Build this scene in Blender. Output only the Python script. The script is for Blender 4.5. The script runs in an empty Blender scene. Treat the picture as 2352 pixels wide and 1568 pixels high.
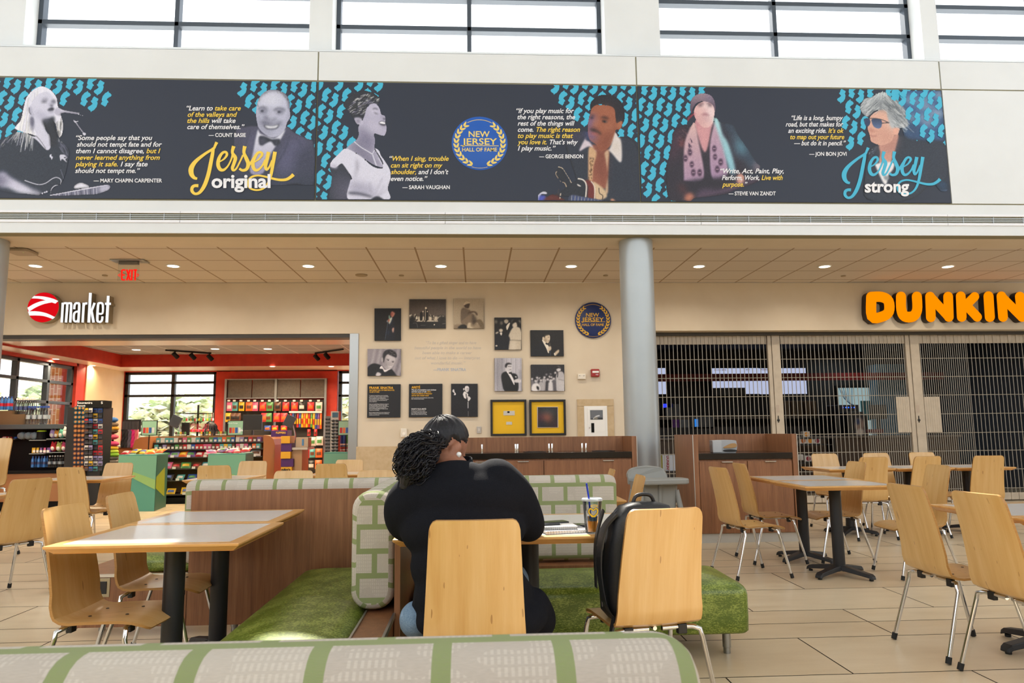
import bpy, bmesh, math, random
import numpy as np
from mathutils import Vector, Matrix, geometry
S = bpy.context.scene
COL = S.collection
R = math.radians
# ---------------------------------------------------------------- camera
HC = 1.18
FPX, PITCH, YAW, ROLL = 1643.9, 0.12556901, 0.05087875, -0.01093023
def _cam():
    cy, sy, cp, sp, cr, sr = math.cos(YAW), math.sin(YAW), math.cos(PITCH), math.sin(PITCH), math.cos(ROLL), math.sin(ROLL)
    fwd = np.array([sy*cp, cy*cp, sp]); right = np.array([cy, -sy, 0.]); up = np.cross(right, fwd)
    return np.array([right*cr+up*sr, -(up*cr-right*sr), fwd])
CM = _cam()
cam = bpy.data.cameras.new('camera'); cam.sensor_width = 36; cam.lens = FPX/2352*36
cam.clip_start = .05; cam.clip_end = 300
cam.dof.use_dof = True; cam.dof.focus_distance = 3.6; cam.dof.aperture_fstop = 9
camo = bpy.data.objects.new('camera', cam); COL.objects.link(camo)
camo.matrix_world = Matrix(((CM[0][0], -CM[1][0], -CM[2][0], 0), (CM[0][1], -CM[1][1], -CM[2][1], 0), (CM[0][2], -CM[1][2], -CM[2][2], HC), (0, 0, 0, 1)))
S.camera = camo
# plan helpers: a sight line of the survey meets a known plane
def ray(u, v): return CM.T @ np.array([(u-1176)/FPX, (v-784)/FPX, 1.])
def atY(u, v, Y):
    d = ray(u, v); d = d*(Y/d[1]); return Vector((d[0], Y, HC+d[2]))
def atZ(u, v, Z):
    d = ray(u, v); d = d*((Z-HC)/d[2]); return Vector((d[0], d[1], Z))
# ---------------------------------------------------------------- world, sun, exposure
vs = S.view_settings; vs.view_transform = 'Standard'; vs.look = 'None'; vs.gamma = 1; vs.use_curve_mapping = False
vs.exposure = 0.1
w = bpy.data.worlds.new('sky'); S.world = w; w.use_nodes = True
bg = w.node_tree.nodes['Background']; bg.inputs[0].default_value = (.90, .95, 1.0, 1); bg.inputs[1].default_value = 2.3
sl = bpy.data.lights.new('sun', 'SUN'); sl.energy = 17.0; sl.angle = R(.6); sl.color = (1, .93, .82)
so = bpy.data.objects.new('sun', sl); COL.objects.link(so)
so.rotation_euler = Vector((.15, -1, -1.026)).to_track_quat('-Z', 'Y').to_euler(); so.location = (0, 12, 14)
S.cycles.max_bounces = 7; S.cycles.diffuse_bounces = 4; S.cycles.glossy_bounces = 3; S.cycles.transmission_bounces = 4; S.cycles.transparent_max_bounces = 10
S.cycles.caustics_reflective = False; S.cycles.caustics_refractive = False
S.cycles.sample_clamp_indirect = 6
# ---------------------------------------------------------------- materials
def lin(c):
    if isinstance(c, str):
        c = c.lstrip('#'); c = tuple(int(c[i:i+2], 16)/255 for i in (0, 2, 4))
    return tuple(x/12.92 if x <= .04045 else ((x+.055)/1.055)**2.4 for x in c)
MATS = {}
def mat(name, c='#888888', rough=.5, metal=0., emit=0., spec=.5, coat=0., alpha=1., trans=0.):
    if name in MATS: return MATS[name]
    m = bpy.data.materials.new(name); m.use_nodes = True; MATS[name] = m
    p = m.node_tree.nodes['Principled BSDF']; l = lin(c)+(1,)
    p.inputs['Base Color'].default_value = l; p.inputs['Roughness'].default_value = rough; p.inputs['Metallic'].default_value = metal
    p.inputs['Specular IOR Level'].default_value = spec; p.inputs['Coat Weight'].default_value = coat
    p.inputs['Transmission Weight'].default_value = trans; p.inputs['Alpha'].default_value = alpha
    if emit: p.inputs['Base Color'].default_value = (0, 0, 0, 1); p.inputs['Specular IOR Level'].default_value = 0; p.inputs['Emission Color'].default_value = l; p.inputs['Emission Strength'].default_value = emit
    m.diffuse_color = l
    return m
class NT:
    def __init__(s, m): s.t = m.node_tree; s.n = s.t.nodes; s.p = s.n['Principled BSDF']
    def new(s, typ, ins={}, **kw):
        n = s.n.new('ShaderNode'+typ)
        for k, v in kw.items(): setattr(n, k, v)
        for k, v in ins.items(): s.set(n.inputs[k], v)
        return n
    def set(s, i, v):
        if isinstance(v, bpy.types.NodeSocket): s.t.links.new(v, i)
        else: i.default_value = v
    def math(s, op, a, b=0., c=0.):
        n = s.n.new('ShaderNodeMath'); n.operation = op
        for i, v in enumerate((a, b, c)): s.set(n.inputs[i], v)
        return n.outputs[0]
    def ramp(s, f, stops, interp='LINEAR'):
        n = s.n.new('ShaderNodeValToRGB'); s.set(n.inputs[0], f); n.color_ramp.interpolation = interp
        e = n.color_ramp.elements
        while len(e) < len(stops): e.new(.5)
        for i, (p, c) in enumerate(stops): e[i].position = p; e[i].color = (lin(c) if isinstance(c, str) else c)+(1,)
        return n.outputs[0]
    def mix(s, f, a, b, blend='MIX'):
        n = s.n.new('ShaderNodeMix'); n.data_type = 'RGBA'; n.blend_type = blend
        s.set(n.inputs[0], f)
        for i, v in ((6, a), (7, b)): s.set(n.inputs[i], lin(v)+(1,) if isinstance(v, str) else v)
        return n.outputs[2]
    def coords(s, kind='Object', scale=(1, 1, 1), rot=(0, 0, 0)):
        tc = s.n.new('ShaderNodeTexCoord'); mp = s.n.new('ShaderNodeMapping'); s.t.links.new(tc.outputs[kind], mp.inputs[0])
        mp.inputs['Scale'].default_value = scale; mp.inputs['Rotation'].default_value = rot
        return mp.outputs[0]
    def noise(s, co, scale, detail=3, rough=.5):
        return s.new('TexNoise', {'Vector': co, 'Scale': scale, 'Detail': detail, 'Roughness': rough}).outputs[0]
    def bump(s, h, strength=.2, dist=.002):
        n = s.new('Bump', {'Height': h, 'Strength': strength, 'Distance': dist}); s.t.links.new(n.outputs[0], s.p.inputs['Normal'])
    def base(s, c): s.set(s.p.inputs['Base Color'], c)
    def rough(s, v): s.set(s.p.inputs['Roughness'], v)
def mottled(name, c1, c2, scale=8, rough=.6, bump=0., kind='Object', sc=(1, 1, 1), detail=4, **kw):
    if name in MATS: return MATS[name]
    m = mat(name, c1, rough, **kw); t = NT(m); n = t.noise(t.coords(kind, sc), scale, detail)
    t.base(t.ramp(n, [(.3, c1), (.7, c2)]))
    if bump: t.bump(n, bump)
    return m
def wood(name, c1, c2, c3, sc, rough=.35, coat=.0, kind='Object'):
    if name in MATS: return MATS[name]
    m = mat(name, c1, rough, coat=coat); t = NT(m); co = t.coords(kind, sc)
    n1 = t.noise(co, 1, 5, .6); n2 = t.noise(co, 4.3, 4, .7)
    col = t.ramp(n1, [(.3, c1), (.52, c2), (.72, c3)])
    t.base(t.mix(.35, col, t.ramp(n2, [(.35, c1), (.65, c3)]))); t.bump(n2, .05, .001)
    return m
# ---------------------------------------------------------------- mesh building
class MB:
    def __init__(s): s.v = []; s.f = []; s.m = []; s.uv = {}; s.mats = []; s.cm = 0
    def use(s, m):
        if m not in s.mats: s.mats.append(m)
        s.cm = s.mats.index(m); return s
    def add(s, vs, fs, uvs=None):
        o = len(s.v); s.v += [tuple(p) for p in vs]
        for i, f in enumerate(fs):
            if uvs: s.uv[len(s.f)] = uvs[i]
            s.f.append([o+k for k in f]); s.m.append(s.cm)
        return s
    def box(s, x0, x1, y0, y1, z0, z1):
        return s.add([(x0, y0, z0), (x1, y0, z0), (x1, y1, z0), (x0, y1, z0), (x0, y0, z1), (x1, y0, z1), (x1, y1, z1), (x0, y1, z1)],
                     [(0, 3, 2, 1), (4, 5, 6, 7), (0, 1, 5, 4), (1, 2, 6, 5), (2, 3, 7, 6), (3, 0, 4, 7)])
    def obox(s, M, x0, x1, y0, y1, z0, z1):
        k = len(s.v); s.box(x0, x1, y0, y1, z0, z1)
        for i in range(k, len(s.v)): s.v[i] = tuple(M @ Vector(s.v[i]))
        return s
    def quad(s, *p): return s.add(p, [tuple(range(len(p)))])
    def prism(s, poly, fn, a, b):
        """poly: 2D outline; fn(p, t) -> 3D, extruded from t=a to t=b"""
        n = len(poly)
        vs = [fn(p, a) for p in poly]+[fn(p, b) for p in poly]
        return s.add(vs, [tuple(range(n))[::-1], tuple(range(n, 2*n))]+[(i, (i+1) % n, n+(i+1) % n, n+i) for i in range(n)])
    def tube(s, pts, r, n=8, cap=True):
        pts = [Vector(p) for p in pts]; rs = r if isinstance(r, (list, tuple)) else [r]*len(pts)
        vs = []; up = None
        for i, p in enumerate(pts):
            d = ((pts[i+1]-p) if i < len(pts)-1 else (p-pts[i-1])).normalized()
            if 0 < i < len(pts)-1: d = (d+(p-pts[i-1]).normalized()).normalized()
            if up is None: up = d.orthogonal().normalized()
            up = (up-d*up.dot(d)).normalized(); q = d.cross(up)
            for k in range(n):
                a = 2*math.pi*k/n; vs.append(p+(up*math.cos(a)+q*math.sin(a))*rs[i])
        fs = [(i*n+k, i*n+(k+1) % n, (i+1)*n+(k+1) % n, (i+1)*n+k) for i in range(len(pts)-1) for k in range(n)]
        if cap: fs += [tuple(range(n))[::-1], tuple(range((len(pts)-1)*n, len(pts)*n))]
        return s.add(vs, fs)
    def lathe(s, prof, c=(0, 0, 0), n=20, axis='z', cap=True):
        vs = []
        for r, h in prof:
            for k in range(n):
                a = 2*math.pi*k/n; x, y = r*math.cos(a), r*math.sin(a)
                vs.append({'z': (c[0]+x, c[1]+y, c[2]+h), 'y': (c[0]+x, c[1]-h, c[2]+y), 'x': (c[0]+h, c[1]+x, c[2]+y)}[axis])
        L = len(prof)
        fs = [(i*n+k, i*n+(k+1) % n, (i+1)*n+(k+1) % n, (i+1)*n+k) for i in range(L-1) for k in range(n)]
        if cap: fs += [tuple(range(n))[::-1], tuple(range((L-1)*n, L*n))]
        return s.add(vs, fs)
    def ell(s, c, r, n=14, m=9, M=None):
        vs = []
        for i in range(m+1):
            t = math.pi*i/m
            for k in range(n):
                a = 2*math.pi*k/n; p = Vector((r[0]*math.sin(t)*math.cos(a), r[1]*math.sin(t)*math.sin(a), r[2]*math.cos(t)))
                vs.append((M @ p if M else p)+Vector(c))
        return s.add(vs, [(i*n+k, (i+1)*n+k, (i+1)*n+(k+1) % n, i*n+(k+1) % n) for i in range(m) for k in range(n)])
    def loft(s, rings, closed=True, cap=True, us=None, vsv=None):
        """rings of equal length; uv: us per point around, vsv per ring"""
        n = len(rings[0]); vs = [p for r in rings for p in r]; fs = []; uv = []
        for i in range(len(rings)-1):
            for k in range(n if closed else n-1):
                fs.append((i*n+k, i*n+(k+1) % n, (i+1)*n+(k+1) % n, (i+1)*n+k))
                if us: uv.append([(us[k], vsv[i]), (us[k+1], vsv[i]), (us[k+1], vsv[i+1]), (us[k], vsv[i+1])])
        if cap:
            fs += [tuple(range(n))[::-1], tuple(range((len(rings)-1)*n, len(rings)*n))]
            if us:
                a = Vector(rings[0][0])
                for rg, rev in ((rings[0], 1), (rings[-1], 0)):
                    rg2 = rg[::-1] if rev else rg
                    e1 = (Vector(rg[n//4])-Vector(rg[0])).normalized(); nn = (Vector(rg[n//2])-Vector(rg[0])); e2 = (nn-e1*nn.dot(e1)).normalized()
                    uv.append([((Vector(p)-Vector(rg[0])).dot(e1), (Vector(p)-Vector(rg[0])).dot(e2)) for p in rg2])
        return s.add(vs, fs, uv if us else None)
    def build(s, name, m=None, parent=None, smooth=None, bevel=0., world=False, seg=2, subsurf=0):
        me = bpy.data.meshes.new(name)
        vs = s.v
        if world and parent is not None:
            iv = wm(parent).inverted(); vs = [tuple(iv @ Vector(p)) for p in vs]
        me.from_pydata(vs, [], s.f)
        if s.uv:
            ul = me.uv_layers.new(name='UVMap'); k = 0
            for i, f in enumerate(s.f):
                u = s.uv.get(i)
                for j in range(len(f)):
                    ul.data[k].uv = u[j] if u else (0, 0); k += 1
        for x in ([m] if m else s.mats): me.materials.append(x)
        if not m and len(s.mats) > 1: me.polygons.foreach_set('material_index', s.m)
        me.validate(); me.update()
        if smooth is not None:
            me.shade_smooth(); me.set_sharp_from_angle(angle=R(smooth))
        o = bpy.data.objects.new(name, me); COL.objects.link(o)
        if parent is not None: o.parent = parent
        if bevel:
            b = o.modifiers.new('bevel', 'BEVEL'); b.width = bevel; b.segments = seg; b.limit_method = 'ANGLE'; b.angle_limit = R(40); b.harden_normals = False
        if subsurf:
            b = o.modifiers.new('sub', 'SUBSURF'); b.levels = subsurf; b.render_levels = subsurf
        return o
def wm(o):
    m = o.matrix_basis.copy()
    return wm(o.parent) @ m if o.parent else m
def tag(o, label=None, cat=None, group=None, kind=None):
    if label: o['label'] = label
    if cat: o['category'] = cat
    if group: o['group'] = group
    if kind: o['kind'] = kind
    return o
def thing(name, label, cat, loc=(0, 0, 0), rz=0., group=None):
    o = bpy.data.objects.new(name, None); COL.objects.link(o); o.empty_display_size = .1
    o.location = loc; o.rotation_euler = (0, 0, rz)
    return tag(o, label, cat, group)
def struct(o): return tag(o, kind='structure')
KIDS = {}
def kids(o):
    return [c for c in COL.objects if c.parent == o]
def dup(root, loc, rz, label=None, group=None, keep=None):
    """copy of a thing with copies of its parts and sub-parts"""
    r = root.copy(); COL.objects.link(r); r.location = loc; r.rotation_euler = (0, 0, rz)
    if label: r['label'] = label
    if group: r['group'] = group
    if root.name not in KIDS:
        KIDS[root.name] = [(c, kids(c)) for c in kids(root)]
    for ch, gs in KIDS[root.name]:
        c = ch.copy(); COL.objects.link(c); c.parent = r
        for g in gs:
            d = g.copy(); COL.objects.link(d); d.parent = c
    return r
def spline(pts, n=6, closed=False):
    """Catmull-Rom through the points"""
    P = [np.array(p, float) for p in pts]; N = len(P); out = []
    for i in range(N if closed else N-1):
        p1, p2 = P[i], P[(i+1) % N]
        p0 = P[(i-1) % N] if closed or i > 0 else p1
        p3 = P[(i+2) % N] if closed or i+2 < N else p2
        for k in range(n):
            t = k/n; out.append(.5*((2*p1)+(-p0+p2)*t+(2*p0-5*p1+4*p2-p3)*t*t+(-p0+3*p1-3*p2+p3)*t**3))
    if not closed: out.append(P[-1])
    return [tuple(float(q) for q in p) for p in out]
def rrect(x0, x1, y0, y1, r, n=5):
    out = []
    for cx, cy, a0 in ((x1-r, y1-r, 0), (x0+r, y1-r, 90), (x0+r, y0+r, 180), (x1-r, y0+r, 270)):
        for k in range(n+1):
            a = R(a0+90*k/n); out.append((cx+r*math.cos(a), cy+r*math.sin(a)))
    return out
# ---------------------------------------------------------------- shared materials
M_fascia = mottled('pale_paint', '#dee1e2', '#e3e6e7', 2, .45)
M_beige = mottled('beige_paint', '#d7c9b3', '#dccfba', 3, .7)
M_soffit = M_beige
M_red = mottled('red_paint', '#b8321f', '#bf3824', 5, .6)
M_stone = mottled('limestone', '#cbb592', '#bfa67f', 14, .5)
M_white = mat('white_gloss', '#f1f1ef', .3)
M_dark = mat('black_plastic', '#121214', .45)
M_black = mat('matte_black', '#0d0d0e', .7, spec=.2)
M_darkmetal = mat('dark_bronze_frame', '#4a525c', .4, .4)
M_steel = mat('brushed_steel', '#a9aaa8', .32, 1.)
M_chrome = mat('chrome', '#d9d9d9', .08, 1.)
M_col = mottled('silver_paint', '#abb1b3', '#b2b8ba', 2, .38, metal=.35)
M_wal = wood('walnut_laminate', '#734a31', '#8d5d3d', '#a3704c', (30, 30, 1.2), .38)
M_maple = wood('maple_ply', '#d29c58', '#dbab6a', '#e3b97e', (16, 16, 1.3), .3, .25)
M_mapleedge = wood('maple_ply_edge', '#93672f', '#a87a3f', '#b78a4d', (1, 1, 160), .4)
M_tabletop = mottled('grey_laminate', '#d8d3ce', '#dcd8d3', 60, .2)
M_tableedge = wood('maple_edge', '#c98f4a', '#d6a05a', '#dfae6b', (3, 30, 30), .28, .2)
M_pow = mat('black_powdercoat', '#17171a', .5)
M_orange = mat('orange_lit_acrylic', '#ff8a00', .4, emit=1.1)
M_glow = mat('lamp_glow', '#fff3d8', .4, emit=9)
M_screen = mat('lit_menu_screen', '#c9d2f2', .4, emit=.75)
M_navy = mat('navy_print', '#20283a', .5)
M_teal = mat('teal_print', '#3fb4d6', .5)
M_yel = mat('yellow_print', '#f2cf4a', .5)
M_wht = mat('white_print', '#eeeef2', .5)
M_blue = mat('blue_print', '#1257b4', .5)
M_navyblue = mat('navy_blue_print', '#152c66', .5)
M_gold = mat('gold_print', '#e0b12c', .5)
M_green = mottled('green_vinyl', '#4e641f', '#6b8330', 160, .33, .12, detail=2)
def _green():
    t = NT(M_green); co = t.coords('Object', (1, 1, 2.4)); n = t.noise(co, 95, 3, .7); n2 = t.noise(co, 9, 3)
    v = t.math('ADD', n, t.math('MULTIPLY', t.math('SUBTRACT', n2, .5), .55))
    t.base(t.ramp(v, [(.44, '#54671a'), (.66, '#94a24a')], 'LINEAR')); t.bump(n, .15, .002)
_green()
M_fab = mat('patterned_fabric', '#b5aa9e', .9)
def _fab():
    t = NT(M_fab); co = t.coords('UV')
    br = t.new('TexBrick', {'Vector': co, 'Color1': lin('#b9aea2')+(1,), 'Color2': lin('#c3b9ac')+(1,), 'Mortar': lin('#87935f')+(1,), 'Scale': 1., 'Mortar Size': .0125, 'Mortar Smooth': .05, 'Bias': 0., 'Brick Width': .155, 'Row Height': .108})
    br.offset = .5
    # rows of small pale stitches inside each block
    sp = t.new('TexBrick', {'Vector': co, 'Color1': (1, 1, 1, 1), 'Color2': (1, 1, 1, 1), 'Mortar': (0, 0, 0, 1), 'Scale': 1., 'Mortar Size': .0026, 'Mortar Smooth': .3, 'Brick Width': .0085, 'Row Height': .016}); sp.offset = 0.
    fine = t.noise(t.coords('UV', (90, 600, 1)), 1, 2)
    dash = t.math('MULTIPLY', t.math('SUBTRACT', 1., br.outputs['Fac']), t.math('SUBTRACT', 1., sp.outputs['Fac']))
    big = t.noise(co, 13, 1)
    dash = t.math('MULTIPLY', dash, t.math('GREATER_THAN', big, .45))
    c = t.mix(t.math('MULTIPLY', dash, .32), br.outputs['Color'], '#e4dccf')
    c = t.mix(t.math('MULTIPLY', t.math('SUBTRACT', fine, .25), .55), c, '#8d8478')
    t.base(c); t.bump(fine, .25, .002)
_fab()
M_ceil = mat('ceiling_tile', '#d9c6ae', .9)
def _ceil():
    t = NT(M_ceil); co = t.coords('Object')
    br = t.new('TexBrick', {'Vector': co, 'Color1': lin('#d2c6b6')+(1,), 'Color2': lin('#d6cabb')+(1,), 'Mortar': lin('#9c8468')+(1,), 'Scale': 1., 'Mortar Size': .011, 'Mortar Smooth': .0, 'Brick Width': .6096, 'Row Height': .6096})
    br.offset = 0.
    t.base(br.outputs['Color']); t.bump(t.noise(co, 180, 2), .3, .002)
_ceil()
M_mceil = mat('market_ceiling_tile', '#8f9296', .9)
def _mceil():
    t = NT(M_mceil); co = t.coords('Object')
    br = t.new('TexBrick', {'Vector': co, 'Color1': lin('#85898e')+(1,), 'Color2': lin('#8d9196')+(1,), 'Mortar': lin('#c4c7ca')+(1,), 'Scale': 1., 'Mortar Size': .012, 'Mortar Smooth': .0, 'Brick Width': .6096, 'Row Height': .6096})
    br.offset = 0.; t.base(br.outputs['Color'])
_mceil()
M_tile = mat('porcelain_tile', '#c9a877', .34)
def _tile():
    t = NT(M_tile); co = t.coords('Object', (.8, 3, 1)); n = t.noise(co, 2.2, 6, .62); n2 = t.noise(t.coords('Object'), 90, 2)
    oi = t.new('Attribute', attribute_name='tint').outputs['Fac']
    c = t.ramp(n, [(.3, '#d3bf9f'), (.5, '#ddcaab'), (.72, '#e5d4b7')])
    c = t.mix(t.math('MULTIPLY', oi, .3), c, '#b5946a'); t.base(t.mix(t.math('MULTIPLY', n2, .12), c, '#a5855c'))
    t.rough(t.math('MULTIPLY_ADD', n, .2, .22))
_tile()
M_grout = mat('dark_grout', '#4b3d2c', .9)
# window glass: clear sheet that lets daylight through and keeps a faint reflection
M_glass = bpy.data.materials.new('clear_glass'); M_glass.use_nodes = True
def _glass(m, tint=(1, 1, 1), k=.12):
    t = m.node_tree; t.nodes.clear(); o = t.nodes.new('ShaderNodeOutputMaterial'); a = t.nodes.new('ShaderNodeBsdfTransparent'); g = t.nodes.new('ShaderNodeBsdfGlossy'); x = t.nodes.new('ShaderNodeMixShader'); f = t.nodes.new('ShaderNodeFresnel')
    a.inputs[0].default_value = tint+(1,); g.inputs['Roughness'].default_value = .02; f.inputs[0].default_value = 1.45
    mu = t.nodes.new('ShaderNodeMath'); mu.operation = 'MULTIPLY'; mu.inputs[1].default_value = k*6; t.links.new(f.outputs[0], mu.inputs[0])
    t.links.new(mu.outputs[0], x.inputs[0]); t.links.new(a.outputs[0], x.inputs[1]); t.links.new(g.outputs[0], x.inputs[2]); t.links.new(x.outputs[0], o.inputs[0])
_glass(M_glass)
M_clear = bpy.data.materials.new('clear_plastic'); M_clear.use_nodes = True; _glass(M_clear, (.93, .95, .96), .16)
M_vcol = mat('printed_photo', '#888888', .5)
def _vcol():
    t = NT(M_vcol); a = t.new('VertexColor', layer_name='Col'); t.base(a.outputs[0])
_vcol()
# ================================================================ the setting
ZC, YF, YW = 3.491, 8.20, 10.97
rng = random.Random(5)
# floor: rows of long tiles on dark grout
mb = MB(); mb.use(M_grout); mb.box(-14, 14, -7, 22, -.12, -.003)
mb.use(M_tile); rows = [.61, .305, .305, .61]; y = 3.555-.61*2-.61*10; k = 0; tint = [0]*6
y = 3.555-1.83*6
while y < 21:
    h = rows[k % 4]; off = {0: 1.82, 1: 2.40, 2: 2.40, 3: 3.02+.0}[k % 4] + .61*((k//4) % 2)
    x = off-1.22*14
    while x < 14:
        g = .004
        if x+1.22 > -14:
            a = max(x+g, -14); b = min(x+1.22-g, 14); mb.quad((a, y+g, 0), (b, y+g, 0), (b, y+h-g, 0), (a, y+h-g, 0)); tint.append(rng.random())
        x += 1.22
    y += h; k += 1
fl = struct(mb.build('floor'))
at = fl.data.attributes.new('tint', 'FLOAT', 'FACE'); at.data.foreach_set('value', tint)
# hall fascia wall
PX = [-13.42, -9.57, -5.72, -1.872, 1.978, 5.823, 9.68, 13.4]
mb = MB(); mb.use(mat('panel_joint', '#8f8a70', .8)); mb.box(-13.4, 13.4, YF+.012, YF+.16, ZC, 5.735)
mb.use(M_fascia)
for a, b in zip(PX, PX[1:]):
    mb.box(a+.008, b-.008, YF, YF+.02, 5.372, 5.742)
    if a > 5.8 or b < -5.7: mb.box(a+.008, b-.008, YF, YF+.02, 3.893, 5.356)
mb.box(-13.4, 13.4, YF, YF+.02, 3.752, 3.877)
mb.box(-13.4, 13.4, YF, YF+.02, ZC, 3.612)
mb.box(-13.4, 13.4, YF+.0, YF+.5, 5.735, 5.742)
struct(mb.build('wall_fascia', bevel=.002))
# linear slot diffuser along the fascia
dx = -12.9; di = 0
for i in range(8):
    x0 = -12.55+3.05*i; x1 = x0+3.046
    t = thing('air_diffuser', 'white slot air diffuser strip below the banners, %s' % ['far left end', 'left end beyond the singer', 'section under the left banner', 'section under left and middle banner', 'section under the middle banner', 'section over the round column', 'section under the right banner', 'section at the far right'][i], 'air vent', (x0, YF, 3.61), 0, 'slot air diffusers along the fascia')
    f = MB(); f.box(x0, x1, YF-.012, YF+.03, 3.612, 3.645); f.box(x0, x1, YF-.012, YF+.03, 3.725, 3.752); f.build('frame', mat('white_metal', '#ececf0', .3), t, bevel=.003, world=True)
    f = MB(); f.box(x0, x1, YF+.045, YF+.05, 3.645, 3.725); f.build('backing', mat('vent_dark', '#34342f', .7), t, world=True)
    f = MB()
    for z in (3.664, 3.685, 3.706): f.box(x0, x1, YF-.004, YF+.04, z-.0035, z+.0035)
    for q in range(8): f.box(x0+.2+.38*q, x0+.206+.38*q, YF, YF+.04, 3.645, 3.725)
    f.build('slat', M_steel, t, world=True)
# soffit and tiled ceiling
mb = MB(); mb.box(-13.4, 13.4, YF+.022, 8.815, ZC+.001, ZC+.1); struct(mb.build('ceiling_soffit', M_soffit))
mb = MB(); ox, oy = -5.029, 8.923
mb.quad((-13.4-ox, 8.815-oy, 0), (-13.4-ox, YW-oy, 0), (13.4-ox, YW-oy, 0), (13.4-ox, 8.815-oy, 0))
o = struct(mb.build('ceiling', M_ceil)); o.location = (ox, oy, ZC+.004)
mb = MB(); mb.box(-13.4, 13.4, YF+.16, 19.5, 3.62, 3.8); struct(mb.build('ceiling_sun_block', M_fascia))  # unseen low roof slab, added to keep sun out except through the windows
# clerestory: piers and windows
YP, YG = 8.55, 8.86
edges = [(atY(52, 107, YP).x, atY(709, 118, YP).x), (atY(762, 120, YP).x, atY(1391, 130, YP).x), (atY(1518, 133, YP).x, atY(2124, 140, YP).x)]
pit = edges[2][0]-edges[1][0]; wdt = edges[1][1]-edges[1][0]
edges.append((atY(2161, 142, YP).x, atY(2161, 142, YP).x+3.1))
edges.insert(0, (edges[0][0]-pit+.1, edges[0][0]-.55)); edges.append((edges[-1][1]+.6, edges[-1][1]+3.7))
mb = MB(); xs = -13.4
for a, b in edges+[(13.4, 13.4)]:
    mb.box(xs, a, YP, YG+.14, 5.961, 9.6); xs = b
mb.box(-13.4, 13.4, YP, YG+.14, 3.8, 5.96); mb.box(-13.4, 13.4, YP, YG+.14, 8.4, 9.6)
struct(mb.build('wall_clerestory', M_fascia))
sub = {1: (.497,), 2: (.497,), 3: (.468,)}
for i, (a, b) in enumerate(edges):
    t = struct(thing('window_%d' % (i+1), None, None, (a, YG, 5.69)))
    f = MB(); fw = .055
    f.box(a, a+fw, YG-.06, YG+.05, 5.69, 8.4); f.box(b-fw, b, YG-.06, YG+.05, 5.69, 8.4)
    mids = [a+(b-a)*q for q in sub.get(i, (.5,))]
    for m_ in mids: f.box(m_-.028, m_+.028, YG-.06, YG+.05, 5.69, 8.4)
    for z in (5.98, 6.42, 6.86, 7.3, 7.74, 8.37): f.box(a, b, YG-.06, YG+.05, z-.03, z+.03)
    f.build('window_frame', M_darkmetal, t, bevel=.004, world=True)
    f = MB(); f.quad((a, YG+.01, 5.69), (b, YG+.01, 5.69), (b, YG+.01, 8.4), (a, YG+.01, 8.4)); f.build('window_glass', M_glass, t, world=True)
mb = MB(); mb.box(-13.4, 13.4, -7.2, 9.0, 9.6, 9.75); struct(mb.build('ceiling_hall', M_fascia))
mb = MB(); mb.box(-13.4, 13.4, -7.2, -7, 0, 3.6); struct(mb.build('wall_rear_light_block', M_beige))  # unseen low wall behind the camera, added to cut back-lighting; open above
for sx, nm in ((-13.5, 'left'), (13.4, 'right')): mb = MB(); mb.box(sx, sx+.1, -7, 8.9, 0, 4.6); mb.box(sx, sx+.1, YF, 8.9, 4.6, 9.6); struct(mb.build('wall_'+nm, M_beige))  # unseen side walls, added to cut low daylight so it comes from higher up
# back wall with the market opening and the coffee shop opening
MX0, MX1, MZ, DX0, DX1, DZ = -7.9, -1.905, 2.70, 2.62, 10.4, 2.725
mb = MB()
mb.box(-13.4, MX0, YW, YW+.3, 0, ZC); mb.box(MX0, MX1, YW, YW+.3, MZ, ZC); mb.box(MX1, DX0, YW, YW+.3, 0, ZC)
mb.box(DX0, DX1, YW, YW+.3, DZ, ZC); mb.box(DX1, 13.4, YW, YW+.3, 0, ZC)
struct(mb.build('wall_back', M_beige))
mb = MB()
for a, b in ((-1.80, -1.2), (-1.195, -.59), (-.585, .02), (.025, .63), (.635, 1.24), (1.245, 1.85), (1.855, 2.46)): mb.box(a, b, YW-.022, YW+.01, 0, .985)
struct(mb.build('trim_1', M_stone, bevel=.003))
# dark head track and side guide of the market opening
mb = MB(); mb.box(MX0, MX1, YW+.02, YW+.28, MZ-.06, MZ+.004); struct(mb.build('trim_2', mat('dark_track', '#3a3632', .5)))
mb = MB(); mb.box(MX1-.02, MX1+.115, YW-.02, YW+.3, 0, MZ); struct(mb.build('trim_3', M_steel, bevel=.004))
mb = MB(); mb.box(DX0, DX1, YW+.2, YW+.36, DZ-.045, DZ+.01); struct(mb.build('trim_4', mat('dark_track', '#3a3632', .5)))
# columns
cx = atY(1462.5, 640, 8.52).x
for x in (cx, cx-7.70):
    mb = MB(); mb.lathe([(.205, 0), (.205, ZC-.012), (.2, ZC-.012), (.2, ZC+.01)], (x, 8.52, 0), 48); struct(mb.build('column', M_col, smooth=40))
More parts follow.
